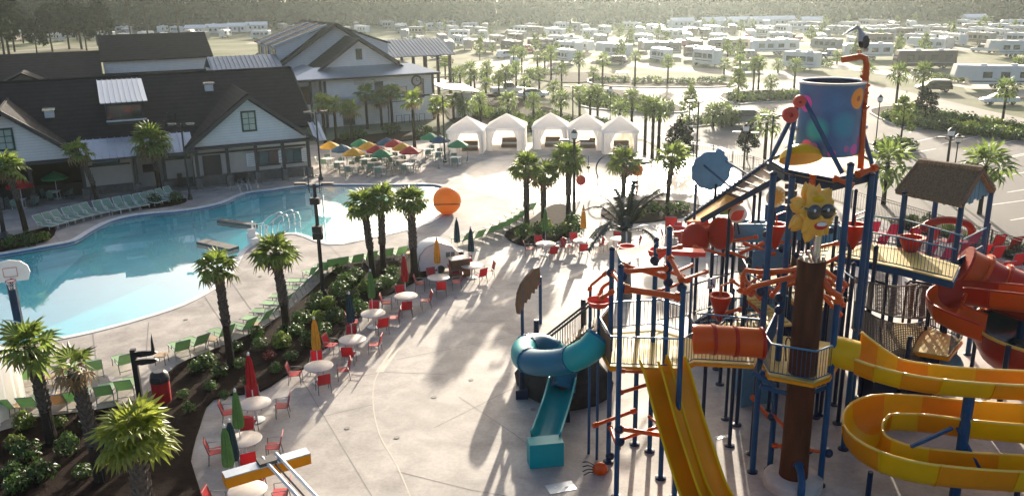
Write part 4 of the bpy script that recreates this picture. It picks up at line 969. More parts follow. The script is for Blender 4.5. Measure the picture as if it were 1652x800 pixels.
# chaise loungers ----------------------------------------------------------------------
def lounger(mat, fr='rv_grey', up=False):
    """head end at +y; sling seat and raised back"""
    t = thing('lounge_chair', 'x', 'lounger')
    f = MB()
    for s in (-1, 1):
        f.tube([(s*.32,-1.0,.36),(s*.32,.35,.38)], .022, 5); f.tube([(s*.32,-.8,0),(s*.32,-.75,.37)], .02, 5); f.tube([(s*.32,.42,0),(s*.32,.3,.38)], .02, 5)
        f.tube([(s*.32,.3,.38),(s*.31,.60,1.1) if up else (s*.31,.78,1.0)], .022, 5); f.tube([(s*.33,-.15,.38),(s*.34,-.1,.58),(s*.34,.4,.6)], .02, 5)
    f.tube([(-.32,-1.0,.36),(.32,-1.0,.36)], .02, 5); f.tube([(-.31,.60,1.1),(.31,.60,1.1)] if up else [(-.31,.78,1.0),(.31,.78,1.0)], .02, 5); f.tube([(-.32,.42,.1),(.32,.42,.1)], .016, 5)
    f.build('frame', mt[fr], t)
    if up:
        MB().slab([(-.33,.32,.40),(.33,.32,.40),(.33,.60,1.1),(-.33,.60,1.1)], .02).build('backrest', mt[mat], t); MB().slab([(-.31,-.6,.40),(.31,-.6,.40),(.31,.3,.385),(-.31,.3,.385)], .015).build('seat', mt[mat], t); return t
    MB().slab([(-.31,-.98,.37),(.31,-.98,.37),(.31,.3,.385),(-.31,.3,.385)], .015).build('seat', mt[mat], t)
    MB().slab([(-.305,.31,.40),(.305,.31,.40),(.30,.77,.99),(-.30,.77,.99)], .015).build('backrest', mt[mat], t)
    return t
LG = {}
def lounge(mat, loc, rz, label, group):
    if mat in LG: return dup(LG[mat], loc, rz, label, group)
    t = lounger(mat, 'white_metal' if mat == 'sling_mint' else 'rv_grey', mat in ('sling_red','sling_pink')); LG[mat] = t; t.location = loc; t.rotation_euler = (0,0,rz); return tag(t, label, None, group)
def along(l, n):
    P = pxs(l); seg = [(b-a).length for a, b in zip(P, P[1:])]; tot = sum(seg); out = []
    for i in range(n):
        d = tot*i/(n-1); k = 0
        while k < len(seg)-1 and d > seg[k]: d -= seg[k]; k += 1
        t = min(1, d/seg[k]); out.append((P[k].lerp(P[k+1], t), (P[k+1]-P[k]).normalized()))
    return out
for i, (p, t) in enumerate(along([(74,370),(112,359),(152,349),(200,340),(240,333),(280,322)], 15)):
    lounge('sling_mint', p, math.atan2(t.y,t.x)+rng.uniform(-.08,.08), f'grey-green lounger of the row before the pool house, {ORD[i]} from the left', 'loungers before the pool house')
row = [(4,628),(49,620),(109,612),(154,606),(202,596),(292,574),(319,565),(360,550),(394,539),(420,526),(437,512),(452,500),(466,487),(480,474),(492,462)]
P = pxs(row)
for i, p in enumerate(P):
    a = P[max(0,i-1)]; b = P[min(len(P)-1,i+1)]; t = (b-a).normalized()
    lounge('sling_green', p, math.atan2(t.y,t.x)+PI+rng.uniform(-.1,.1), f'green lounger facing the pool along the near pool deck, {ORD[i]} from the left', 'green loungers along the near pool deck')
row = [(17,668),(56,664),(127,655),(172,646),(206,637)]
for i, (px, py) in enumerate(row):
    lounge('sling_green', G(px,py), PI+.25+rng.uniform(-.1,.1), f'green lounger in the second row beside the mulch bed, {ORD[i]} from the left', 'green loungers of the second row')
lounge('sling_tan', G(99,660), PI+.25, 'tan lounger among green ones near the leaning palms', None)
row = [(505,452),(519,444),(534,438),(551,435),(573,431),(597,426),(622,421),(644,418)]
for i, (px, py) in enumerate(row):
    lounge('sling_green', G(px,py), PI+.5+rng.uniform(-.1,.1), f'green lounger facing the beach entry left of the palm trio, {ORD[i]} from the left', 'green loungers at the beach entry')
row = [(747,395),(767,391),(786,384),(800,378),(812,372),(823,366),(833,359),(842,352),(850,346)]
for i, (px, py) in enumerate(row):
    lounge('sling_green', G(px,py), PI+.75+rng.uniform(-.1,.1), f'green lounger right of the teardrop trailer, {ORD[i]} from the left', 'green loungers right of the trailer')
# side tables between loungers
sdt = None
for i, (px, py) in enumerate(((30,668),(82,622),(262,586),(342,560),(410,535),(655,418))):
    if sdt is None:
        sdt = thing('side_table', 'x', 'side table'); MB().box((0,0,.42),(.5,.5,.04)).build('table_top', mt['sling_tan'], sdt)
        [MB().tube([(sx*.22,sy*.22,0),(sx*.2,sy*.2,.4)], .018, 4).build('leg', mt['plank_brown'], sdt) for sx in (-1,1) for sy in (-1,1)]; o = sdt
    else: o = dup(sdt)
    o.location = G(px,py); tag(o, f'small square side table between green loungers, {ORD[i]} from the left', None, 'side tables between loungers')
# red and pink loungers inside the right fence
rr = [('sling_pink',x,y) for x, y in ((1344,386),(1372,384),(1402,384),(1431,388),(1467,394),(1527,400),(1560,402),(1460,413),(1490,420),(1515,428),(1150,396),(1188,392),(1210,384),(1232,382),(1300,386),(1322,386),(1656,452),(1384,404),(1412,408))]+[('sling_red',x,y) for x, y in ((1494,397),(1600,406),(1626,410),(1650,416),(1597,426),(1630,438),(1660,428),(1100,392),(1118,384),(1136,380),(1168,388),(1085,376),(1356,402),(1545,420),(1575,424),(1612,452),(1128,398),(1106,404))]
for zone, lo, hi in (('behind the sloped brown canopy',0,1250),('along the right fence',1250,2000)):
    for mat in ('sling_red','sling_pink'):
        l = sorted([r_ for r_ in rr if r_[0] == mat and lo <= r_[1] < hi], key=lambda r_: (r_[1]))
        for i, (m_, px, py) in enumerate(l):
            lounge(m_, G(px,py), PI+rng.uniform(-.25,.25)+(.25 if lo else -.3), f'{"red" if "red" in m_ else "magenta"} lounger {zone}, {ORD[i]} of its colour from the left', 'red and magenta loungers').scale = (1.22,1.0,1.15)
# tables with red chairs beyond the splash tower
for i, (px, py) in enumerate(((1000,385),(1100,372),(1162,372))):
    g = G(px, py, .74); g.z = .008; dup(proto_t, g, .2, f'round table among red seats beyond the splash tower, {ORD[i]} from the left', 'round tables beyond the splash tower')
    for j, side in enumerate(('left','right','near','far')):
        p = V(((-1,0,0),(1,0,0),(0,-1,0),(0,1,0))[j]); dup(proto_c, g+p, math.atan2(p.y,p.x)-PI/2, f'red armchair on the {side} side of the {ORD[i]} round table beyond the splash tower', 'red armchairs beyond the splash tower')
# cabanas --------------------------------------------------------------------------------
def cabana(px0, px1, py, label, open_front=True, i=0):
    a, b = G(px0, py), G(px1, py); w_ = (b-a).length; ang = math.atan2(b.y-a.y, b.x-a.x)
    t = thing('cabana', label, 'cabana', (a+b)/2, ang, 'white poolside cabanas'); d = w_; h = 2.35; hw = w_/2
    for k, (sx, sy) in enumerate(((-1,0),(1,0),(-1,1),(1,1))): MB().box((sx*(hw-.05),sy*d+.05,h/2),(.09,.09,h)).build('post', mt['white_metal'], t)
    mb = MB(); o = hw+.12; vs = [(-o,-.12,h),(o,-.12,h),(o,d+.12,h),(-o,d+.12,h),(0,d/2,h+1.25)]+[(-o,-.12,h-.28),(o,-.12,h-.28),(o,d+.12,h-.28),(-o,d+.12,h-.28)]
    mb.add(vs, [(0,1,4),(1,2,4),(2,3,4),(3,0,4),(5,6,1,0),(6,7,2,1),(7,8,3,2),(8,5,0,3)]); mb.build('canopy', mt['cloth'], t)
    def drape(p, q, name='curtain', gather=1.0, mat='cloth'):
        p = V(p); q = V(q); n = 16; mb = MB(); vs = []; u = (q-p).normalized(); nn = V((-u.y,u.x,0))
        for z, g_ in ((h,1),(1.1,gather),(.03,.9*gather+.1)):
            for k in range(n+1): c = p.lerp(q, k/n*g_); c = c+nn*.07*math.sin(k*1.9); vs.append((c.x,c.y,z))
        m = n+1; mb.add(vs, [(r_*m+k,r_*m+k+1,(r_+1)*m+k+1,(r_+1)*m+k) for r_ in (0,1) for k in range(n)]); mb.build(name, mt[mat], t, 2)
    drape((-hw,.1,0),(-hw,d,0)); drape((hw,.1,0),(hw,d,0)); drape((-hw,d,0),(hw,d,0),'back_curtain',1,'cloth_sunglow')
    c1 = .28 if i % 2 else .42
    drape((-hw,0,0),(-hw+w_*c1,0,0),'front_curtain',.55); drape((hw,0,0),(hw-w_*(.6-c1),0,0),'front_curtain',.55)
    s = thing('daybed', f'cushioned daybed inside the {label}', 'daybed', t.matrix_basis @ V((.2,d*.6,0)), ang, 'daybeds inside the cabanas')
    MB().box((0,0,.2),(1.6,.8,.3)).build('frame', mt['plank_brown'], s); MB().box((0,0,.42),(1.55,.75,.14)).build('cushion', mt['rv_grey'], s); MB().box((0,.36,.7),(1.55,.12,.5)).build('backrest', mt['plank_brown'], s)
cabs = [(723,779,249,'first white cabana from the left'),(785,845,244,'second white cabana from the left'),(860,914,242,'third white cabana from the left'),(918,972,244,'fourth white cabana from the left, behind a lamp post'),(972,1028,249,'last white cabana on the right')]
for i, (a, b, y, l) in enumerate(cabs): cabana(a, b, y, l, i=i)
# lamp posts -----------------------------------------------------------------------------
def lamp(px, pb, pt, label, arms=2, speaker=False, lantern=False, r=.09):
    g = G(px, pb); h = A(px, pt, g.y).z; t = thing('lamp_post', label, 'lamp post', g, rng.uniform(-.3,.3), 'black lamp posts')
    MB().tube([(0,0,0),(0,0,h)], [r,r*.75], 8).build('pole', mt['black'], t); MB().lathe([(r*2.2,0),(r*2.2,.15),(r*1.3,.5)], 10).build('pole_base', mt['black'], t)
    if arms:
        for s in (-1, 1):
            MB().tube([(0,0,h-.25),(s*.45,0,h-.05)], .035, 5).build('arm', mt['black'], t)
            hd = MB().box((s*.72,0,h),(.62,.28,.1)).build('lamp_head', mt['black'], t); MB().box((s*.74,0,h-.06),(.5,.22,.03)).build('lens', mt['lampglass'], hd)
    if speaker:
        for z in (h-.9, h*.62, h*.56): 
            MB().box((.02,-.12,z),(.5,.32,.34)).build('speaker_box', mt['blackrough'], t)
        for s in (-1, 1): MB().tube([(s*.28,0,h-.5),(s*.28,0,h+.35),(s*.1,0,h+.45)], .03, 5).build('bracket', mt['black'], t)
    if lantern:
        l = MB().lathe([(.09,h),(.2,h+.1),(.24,h+.5),(.26,h+.52),(.05,h+.75)], 8).build('lantern_cage', mt['black'], t)
        MB().lathe([(.22,h+.14),(.26,h+.5)], 8).build('lantern_glass', mt['lampglass'], l)
    return t
lamp(307,322,200,'black double lamp post at the pool house corner of the pool'); lamp(522,482,296,'tall black post with cameras and speakers in the mulch bed',2,True,r=.12)
lamp(926,356,226,'black lamp post with white lantern in front of the cabanas',2,False,True,.12); lamp(718,262,154,'thin black lamp post at the first cabana'); lamp(518,290,180,'black lamp post beside the pool house end'); lamp(924,215,139,'dark lamp post behind the cabanas'); lamp(1122,285,163,'tall dark lamp post left of the blue fish panel')
lamp(1198,300,214,'double lamp post with lantern behind the sloped canopy',2,False,True); lamp(1240,300,186,'dark post close to the bucket platform'); lamp(1410,255,166,'single black lantern post in the parking lot',0,False,True,.06); lamp(1521,320,222,'double lantern post behind the thatched roof',2,False,True,.12); lamp(1534,318,232,'small lantern post right behind the thatched roof',0,False,True,.06)
lamp(984,206,150,'slim lantern post behind the last cabana',0,False,True,.05); lamp(8,385,282,'black post at the left edge before the pool house',0,False,False,.16)
for i, (px, pb) in enumerate(((436,288),(456,290),(492,292),(558,288),(592,286),(634,284),(668,278),(708,272),(755,262))):
    g = G(px, pb); t = thing('rope_post', f'thin steel rope post at the far pool edge, {ORD[i]} from the left', 'post', g, 0, 'steel rope posts at the far pool edge')
    MB().tube([(0,0,0),(0,0,1.15)], .04, 6).build('post', mt['steel'], t); MB().lathe([(.12,0),(.12,.03)], 8).build('foot', mt['steel'], t)
# bins and signs -----------------------------------------------------------------------
def bin_(px, py, label, mat, s=1.0):
    t = thing('trash_bin', label, 'trash bin', G(px,py), 0); MB().lathe([(.28,0),(.31,.05),(.33,.85),(.33,.9)], 14).build('bin_body', mt[mat], t, True)
    h = MB().lathe([(.35,.9),(.35,1.0),(.31,1.2),(.2,1.3)], 14).build('hood', mt['black'], t, True); MB().box((0,-.33,1.08),(.34,.06,.16)).build('bin_opening', mt['shade_in'], h); t.scale = (s,)*3
bin_(263,650,'red trash bin with black hood in the mulch bed','um_red',1.1); bin_(194,305,'yellowish trash bin before the pool house','deck_yellow',.85); bin_(742,432,'dark bin beside the trailer counter','black',.8); bin_(1000,252,'brown bin at the last cabana','plank_brown',.9)
g = G(228,655); t = thing('plank_signpost', 'black post carrying two dark carved sign boards in the mulch bed', 'signpost', g, .15)
MB().box((0,0,1.25),(.2,.2,2.5)).build('post', mt['black'], t)
for z, w_ in ((2.32,.95),(1.98,.95)):
    mb = MB(); vs = [(.05,-.10),(.3,-.13),(w_*.8,-.08),(w_,.02),(w_*.86,.10),(.4,.12),(.05,.10)]
    mb.add([(x,-.16,z+y) for x, y in vs]+[(x,-.06,z+y) for x, y in vs], [tuple(range(7)),tuple(range(13,6,-1))]+[(i,7+i,7+(i+1) % 7,(i+1) % 7) for i in range(7)]); mb.build('sign_plank', mt['black'], t)
MB().add([(.72,-.15,2.35),(.86,-.15,2.4),(.82,-.13,3.15),(.75,-.12,2.8),(.72,-.08,2.35),(.86,-.08,2.4),(.82,-.1,3.15)],[(0,1,2,3),(6,5,4),(0,3,4),(1,5,6,2)]).build('paddle', mt['black'], t)
# basketball hoop -----------------------------------------------------------------------
pb_ = G(36,528); t = thing('basketball_hoop', 'poolside basketball hoop with rounded white backboard and navy post', 'basketball hoop', pb_, .35)
yb_ = pb_.y-.2; hz = A(30,437,yb_).z
MB().tube([(-.1,0,-.6),(-.12,0,hz-.7)], .22, 8).build('post', mt['post_navy'], t)
prof = [(-.72,-.5),(.72,-.5),(.86,-.1),(.8,.22),(.5,.5),(0,.6),(-.5,.5),(-.8,.22),(-.86,-.1)]; k = len(prof)
bk = MB().add([(x,-.35,hz+z) for x, z in prof]+[(x,-.28,hz+z) for x, z in prof],[tuple(range(k)),tuple(range(2*k-1,k-1,-1))]+[(i,k+i,k+(i+1) % k,(i+1) % k) for i in range(k)]).build('backboard', mt['white'], t)
mb = MB()
for a, b in (((-.3,-.25),(.3,-.25)),((-.3,.2),(.3,.2)),((-.3,-.25),(-.3,.2)),((.3,-.25),(.3,.2))): mb.bar((a[0],-.357,hz+a[1]),(b[0],-.357,hz+b[1]),.012,.05,(0,1,0))
mb.build('target_square', mt['net_red'], bk)
MB().tube([(-.1,.0,hz-.7),(0,-.3,hz-.3)], .1, 6).build('bracket', mt['post_navy'], t)
rm = MB().tube([(.23*math.cos(a*PI/8), -.62+.23*math.sin(a*PI/8), hz-.38) for a in range(16)], .02, 5, True).build('rim', mt['net_red'], t)
mb = MB()
for a in range(10):
    q = a*PI/5; q2 = q+PI/5; mb.tube([(.23*math.cos(q),-.62+.23*math.sin(q),hz-.38),(.15*math.cos(q2),-.62+.15*math.sin(q2),hz-.6),(.12*math.cos(q),-.62+.12*math.sin(q),hz-.82)], .007, 3)
mb.build('net', mt['white'], rm)
# orange ball spray -----------------------------------------------------------------------
g = G(722,345); t = thing('spray_ball', 'big translucent orange ball spray feature on the beach entry', 'water feature', g)
MB().ball((0,0,1.02), 1.05, 28, 18).build('ball', mt['ball_orange'], t, 2)
MB().tube([(1.0*math.cos(PI+a*PI/12), -.35-.7*math.sin(a*PI/12), .80+.18*math.sin(a*PI/12)) for a in range(13)], .035, 6).build('band', mt['black'], t)
# teardrop trailer kiosk -------------------------------------------------------------------
g = G(706,436); t = thing('teardrop_trailer', 'white rounded teardrop trailer kiosk with side window behind the umbrellas', 'trailer', g, .35)
prof = [(-1.5,.35),(-1.62,.9),(-1.45,1.55),(-1.0,2.05),(-.4,2.25),(.2,2.22),(.8,1.98),(1.25,1.55),(1.5,1.0),(1.55,.35)]; k = len(prof); mb = MB()
mb.add([(x,-.85,z) for x, z in prof]+[(x*1.02,-.7,.02+z*1.02) for x, z in prof]+[(x*1.02,.7,.02+z*1.02) for x, z in prof]+[(x,.85,z) for x, z in prof],
  [tuple(range(k))]+[(a*k+i,(a+1)*k+i,(a+1)*k+i+1,a*k+i+1) for a in range(3) for i in range(k-1)]+[tuple(range(4*k-1,3*k-1,-1)),(0,k-1,4*k-1,3*k)]); mb.build('body', mt['white'], t, True)
MB().tube([(x,-.86,z) for x, z in prof], .035, 5).build('trim_band', mt['steel'], t)
wd = MB().box((.75,-.87,1.35),(.75,.06,.5)).build('window', mt['white_metal'], t)
for s in (-1,1): MB().box((.75+s*.17,-.9,1.35),(.3,.03,.38)).build('pane', mt['window_green'], wd)
for s in (-.8,.8):
    mb = MB(); mb.T = Matrix.Translation((0,s,.32)) @ Matrix.Rotation(PI/2,4,'X'); mb.lathe([(.3,-.09),(.32,0),(.3,.09)],14); mb.build('wheel', mt['tyre'], t)
MB().tube([(1.5,0,.4),(2.3,0,.42)], .05, 6).build('tow_bar', mt['black'], t); t.scale = (.82,.82,.82)
g2_ = G(742,446); ct = thing('serving_counter', 'brown wooden serving counter at the end of the teardrop trailer', 'counter', g2_, .4)
MB().box((0,0,.55),(1.1,.6,1.1)).build('counter_body', mt['plank_brown'], ct); MB().box((0,0,1.13),(1.25,.75,.06)).build('counter_top', mt['tabletop'], ct)
# pool hand rails and lift -------------------------------------------------------------------
def rail(px, py, rz, label, s=1.0):
    t = thing('pool_handrail', label, 'handrail', G(px,py), rz, 'pool handrails')
    for i, x in enumerate((-.35,.35)): MB().tube(smoothpath([(x,.5,0),(x,.5,.7),(x,.3,.9),(x,-.3,.75),(x,-.75,.35),(x,-.8,-.5)],3), .03, 6).build('rail', mt['steel'], t)
    t.scale = (s,)*3
rail(385,308,.9,'steel handrail at the far pool steps, left'); rail(402,304,.9,'steel handrail at the far pool steps, right'); rail(448,372,-.9,'steel handrail at the near pool steps, left',1.3); rail(466,368,-.9,'steel handrail at the near pool steps, right',1.3); rail(20,548,1.7,'white pool ladder beside the basketball hoop')
t = thing('pool_lift', 'white pool lift chair beside the near pool steps', 'pool lift', G(410,393), .6)
MB().box((0,0,.35),(.6,.9,.7)).build('lift_base', mt['white'], t); MB().tube([(0,0,.6),(0,0,1.5),(-.3,-.9,1.7)], .07, 6).build('mast', mt['white'], t)
s_ = MB().box((-.35,-1.05,.65),(.5,.5,.07)).build('seat', mt['white'], t); MB().box((-.35,-.8,.95),(.5,.07,.6)).build('seat_back', mt['white'], s_)
for s in (-1,1): MB().tube([(.3,s*.3,.0),(.3,s*.3,1.2),(.9,s*.3,1.2),(.9,s*.3,0)], .03, 5).build('guard_rail', mt['white_metal'], t)
# fences --------------------------------------------------------------------------------------
def fence(pts, h, mat, label, step=.14, post=2.4, hh=None, pick=False):
    t = thing('metal_fence', label, 'fence', pts[0]); o = pts[0]; mb = MB(); rl = MB()
    for a, b in zip(pts, pts[1:]):
        L_ = (b-a).length; n = max(1, int(L_/post)); d = (b-a)/L_; m = int(L_/step)
        for i in range(n+1):
            p = a.lerp(b, i/n)-o; MB().box((p.x,p.y,h/2),(.07,.07,h)).build('fence_post', mt[mat], t)
        for i in range(m): p = a.lerp(b, (i+.5)/m)-o; mb.tube([(p.x,p.y,.08),(p.x,p.y,h-.06)], .011, 3, cap=False)
        for z in (.12, h-.22, h-.05): rl.bar(a-o+V((0,0,z)), b-o+V((0,0,z)), .03, .035)
    stuff(mb.build('pickets', mt[mat], t)); rl.build('rail', mt[mat], t)
F = [V((p.x,p.y,0)) for p in fence_line]
fence(F[3:], 1.55, 'black', 'black picket fence between red loungers and parking lot'); fence(F[:4], 1.4, 'black', 'thin fence line between the splash area and the parking lot', .3)
# brown ragged arch on two blue posts -----------------------------------------------------------
p1 = G(843,540); p2 = G(872,522); t = thing('ragged_plank_arch', 'ragged brown panel hung between two blue posts on the splash pad', 'spray arch', p1)
h1 = A(843,468,p1.y).z; h2 = A(872,446,p2.y).z; d = p2-p1
MB().tube([(0,0,0),(0,0,h1)], .08, 8).build('post', mt['post_blue'], t); MB().tube([(d.x,d.y,0),(d.x,d.y,h2)], .08, 8).build('post', mt['post_blue'], t)
ed = [(-.55,-1.15),(-.62,-.6),(-.5,.05),(-.2,.45),(.3,.75),(.9,.98),(1.3,.95),(1.38,.4),(1.32,-.05),(1.15,-.1),(1.1,-.35),(.9,-.2),(.85,-.5),(.6,-.35),(.45,-.7),(.3,-.5),(.15,-.8),(0,-.55),(-.15,-1.2),(-.3,-.95),(-.42,-1.25)]
dd = d.normalized(); k = len(ed); nn = V((-dd.y,dd.x,0))*.07; zc = (h1+h2)/2-.15; L_ = d.length
f_ = [V((0,0,zc))+dd*(x*L_/1.0*.62+.15)+V((0,0,z*.85)) for x, z in ed]
mb = MB(); mb.add([p-nn for p in f_]+[p+nn for p in f_], [tuple(range(k)),tuple(range(2*k-1,k-1,-1))]+[(i,k+i,k+(i+1) % k,(i+1) % k) for i in range(k)]); mb.build('ragged_panel', mt['plank_brown'], t)
MB().tube([V((0,0,h1-.1)),d+V((0,0,h2-.35))], .06, 6).build('spray_pipe', mt['pipe_orange'], t)
# yellow beam on twin rails in the near corner ---------------------------------------------------
zB = 3.0; a = G(362,775,zB); b = G(498,735,zB); c = (a+b)/2; foot = G(560,1010,0)
t = thing('yellow_beam_sign', 'yellow box beam with grey top held by twin white rails above the tables', 'spray beam', c)
mb = MB().bar(a-c, b-c, .42, .3); mb.build('beam', mt['fibre_amber'], t); MB().bar(a-c+V((0,0,.17)), b-c+V((0,0,.17)), .4, .04).build('beam_cover', mt['metal_roof'], t)
e = V((foot.x,foot.y,zB-.1))-c; u = (b-a).normalized()
for s in (-.2, .2): MB().tube([u*s+V((0,.25,.26)), e+u*s], .05, 8).build('rail', mt['white_metal'], t)
MB().tube([V((0,.25,.2)), e+V((0,0,-.12))], .03, 6).build('cable_tray', mt['trim_dark'], t)
MB().box((0,0,.24),(.5,.4,.1), math.atan2(u.y,u.x)).build('clamp_plate', mt['trim_dark'], t)
MB().tube([e+V((0,0,.1)), V((foot.x,foot.y,0))-c], .16, 8).build('post', mt['white_metal'], t)
# white cabana curtain at the left edge
cabana(-160, -32, 712, 'white cabana whose curtain shows at the left picture edge', i=1)
# far splash toys -----------------------------------------------------------------------------------
g = G(985,298); t = thing('spray_hoop', 'thin dark spray hoop standing on the bright wet concrete', 'water feature', g, .1)
rad = 1.25; MB().tube([(rad*math.cos(-.5+a*(PI+1.0)/22), 0, 1.35+rad*math.sin(-.5+a*(PI+1.0)/22)) for a in range(23)]+[(-rad*.9,0,0)], .06, 6).build('hoop', mt['post_navy'], t)
MB().tube([(rad*math.cos(-.5),0,1.35+rad*math.sin(-.5)),(rad*.9,0,0)], .06, 6).build('hoop_leg', mt['post_navy'], t)
for s in (-1,1): MB().lathe([(.2,0),(.2,.05)], 10, (s*rad*.9,0,0)).build('foot', mt['post_navy'], t)
g = G(1027,312); t = thing('flower_spray', 'orange ball flower spray with lime petals on a slim stem', 'water feature', g); h = A(1027,275,g.y).z
MB().tube([(0,0,0),(.05,0,h-.4)], .07, 6).build('stem', mt['pipe_orange'], t); MB().ball((0,0,h), .48, 14, 10).build('bulb', mt['ball_orange'], t, 2)
for i in range(7):
    q = i*2*PI/7; MB().ball((.75*math.cos(q), .75*math.sin(q), h+.72), .5, 8, 6, (1,1,.28)).build('petal', mt['leaf_lime'], t, 2)
g = G(937,322); t = thing('red_drum_spray', 'red drum spray on a thin pole beside the lantern lamp post', 'water feature', g); h = A(937,291,g.y).z
MB().tube([(0,0,0),(0,0,h+.3)], .05, 6).build('pole', mt['post_navy'], t); mb = MB(); mb.T = Matrix.Translation((0,0,h)) @ Matrix.Rotation(PI/2-.3,4,'X'); mb.lathe([(.38,-.25),(.4,0),(.38,.25)],16); mb.build('drum', mt['net_red'], t)
g = G(949,290); t = thing('drip_pole', 'very thin pole with a small dark knob in the wet splash area', 'water feature', g); h = A(949,250,g.y).z
MB().tube([(0,0,0),(0,0,h)], .03, 5).build('pole', mt['post_navy'], t); MB().ball((0,0,h*.5), .15, 8, 6).build('knob', mt['post_navy'], t)
# ================================================================== WATER PLAY STRUCTURE
PS = thing('water_play_tower', 'multi-level blue, orange and yellow water play tower with posts, decks, nets and pipes', 'play structure', (0,0,0))
def part(mb, name, mat, parent=None, smooth=True): return mb.build(name, mt[mat] if isinstance(mat, str) else [mt[x] for x in mat], parent or PS, smooth)
def post(px, py, Y, pt, r=.085, z0=0, mat='post_blue', foot=True):
    p = A(px, py, Y); zt = A(px, pt, Y).z
    o = part(MB().tube([(p.x,Y,z0),(p.x,Y,zt)], r, 9), 'post', mat)
    part(MB().lathe([(r*1.15,0),(r*1.15,.06),(.02,.12)], 9, (p.x,Y,zt)), 'post_cap', 'post_navy', o)
    if foot: part(MB().lathe([(.19,0),(.19,.05),(r*1.1,.09)], 9, (p.x,Y,z0)), 'base_plate', 'post_navy', o)
    return V((p.x,Y,zt))
def railing(pts, h=1.02, mat='post_blue', step=.125, top='post_blue_lt', r=.032):
    """top rail, bottom rail and thin pickets between"""
    t_ = part(MB().tube([V(p)+V((0,0,h)) for p in pts], r, 6), 'railing', top)
    part(MB().tube([V(p)+V((0,0,.10)) for p in pts], r*.7, 5), 'bottom_rail', mat, t_)
    mb = MB()
    for a, b in zip(pts, pts[1:]):
        a = V(a); b = V(b); n = max(1, int((b-a).length/step))
        for i in range(n+1): p = a.lerp(b, i/n); mb.tube([p+V((0,0,.1)), p+V((0,0,h))], .011, 4, cap=False)
    stuff(part(mb, 'picket', mat, t_)); return t_
def deckp(px_l, z, t=.16, mat='deck_yellow', edge='fibre_amber'):
    pts = [G(x, y, z) for x, y in px_l]; c = sum(pts, V())/len(pts)
    P2 = [(p.x, p.y) for p in pts]
    o = part(MB().prism(P2, z-.05, z), 'deck', mat, None, False)
    part(MB().prism([(c.x+(x-c.x)*1.03, c.y+(y-c.y)*1.03) for x, y in P2], z-t, z-.053), 'deck_edge', edge, o, False)
    return pts
def skirt(pts, z, mat='post_navy', inset=.96):  # solid walls added under the decks to shade the ground in front
    c = sum(pts, V())/len(pts); o = part(MB().prism([(c.x+(p.x-c.x)*inset, c.y+(p.y-c.y)*inset) for p in pts], .0, z), 'shade_skirt', mat, None, False); return o
def pipe(pts, r=.07, mat='pipe_orange', name='spray_pipe', ends=True, tee=True):
    o = part(MB().tube(pts, r, 9), name, mat)
    if ends:
        for p, q in ((pts[0], pts[1]), (pts[-1], pts[-2])):
            d = (V(q)-V(p)).normalized()
            part(MB().tube([V(p)-d*.02, V(p)+d*.14], r*1.5, 9), 'pipe_flange', mat, o)
    return o
# ---- posts of the left tower
zl = 4.24
for a in ((998,620,24.8,431),(1095,640,24.7,464),(1072,600,25.9,370),(984,600,27.0,403),(1052,600,27.7,388),(1027,600,28.2,470)): post(*a)
dl = deckp([(967,557),(985,590),(1098,594),(1119,583),(1122,549),(1062,526),(986,531)], zl)
railing([dl[6],dl[0],dl[1],dl[2],dl[3]])
railing([dl[6],dl[5],G(1095,536,zl)])
for a, b in ((dl[6],dl[0]),(dl[0],dl[1])):
    n_ = max(2, int((b-a).length/.17))
    for k in range(n_):
        q = a.lerp(b,(k+.5)/n_); part(MB().box(q+V((0,0,.48)),(.12,.05,.86),math.atan2(b.y-a.y,b.x-a.x)), 'side_plank', 'plank_brown', None, False)
# mid walkway at the same level, running to the centre tower
dm = deckp([(1119,583),(1216,588),(1226,560),(1122,549)], zl-.01, .14)
railing([dm[0],dm[1]], 1.0); railing([dm[3],dm[2]], 1.0)
tu = [A(1118,547,25.6),A(1150,547,25.5),A(1185,550,25.4),A(1228,553,25.3)]
for i in range(3):
    o = part(MB().tube([tu[i],tu[i].lerp(tu[i+1],.5),tu[i+1]], .47, 20, cap=False), 'crawl_tube', ('fibre_orange','fibre_orange','fibre_orange')[i], None, True)
    part(MB().tube([tu[i+1]-V((.05,0,0)),tu[i+1]+V((.05,0,0))], .51, 20), 'tube_collar', 'fibre_red', o)
# ---- centre tower
for a in ((1228,560,26.2,282),(1344,560,25.3,268),(1257,560,26.3,287),(1388,460,27.6,283),(1407,330,28.6,272)): post(*a, r=.1)
for a in ((1214,700,27.4,600),(1306,690,27.5,600),(1326,640,30.2,560),(1170,470,33.0,335),(1122,470,36.2,385),(1182,430,35.5,330),(1199,520,29.5,462),(1242,430,33.5,392),(1290,450,33,380),(1364,560,29.5,428)): post(*a, r=.075, mat='post_navy')
zc = 4.1
dc = deckp([(1231,588),(1241,604),(1312,617),(1338,607),(1352,585),(1340,552),(1252,540)], zc)
railing([dc[0],dc[1],dc[2],dc[3]], 1.05)
railing([dc[6],dc[0]], 1.05)
# under-deck frame
for a, b in (((1214,600),(1250,622)), ((1226,622),(1290,640)), ((1290,640),(1336,622)), ((1226,600),(1338,612))):
    part(MB().bar(A(a[0],a[1],25.6),A(b[0],b[1],25.4),.1,.14), 'frame_beam', 'post_blue', None, False)
# steps up inside the centre tower: white panel and loop handles
part(MB().box(A(1300,596,25.2),(.45,.05,.75)), 'step_panel', 'white_metal', None, False)
for x in (1268,1282): part(MB().tube(smoothpath([A(x,582,25.9),A(x,550,25.9),A(x+6,545,25.9),A(x+10,562,25.9)],3), .025, 5), 'loop_handle', 'post_navy')
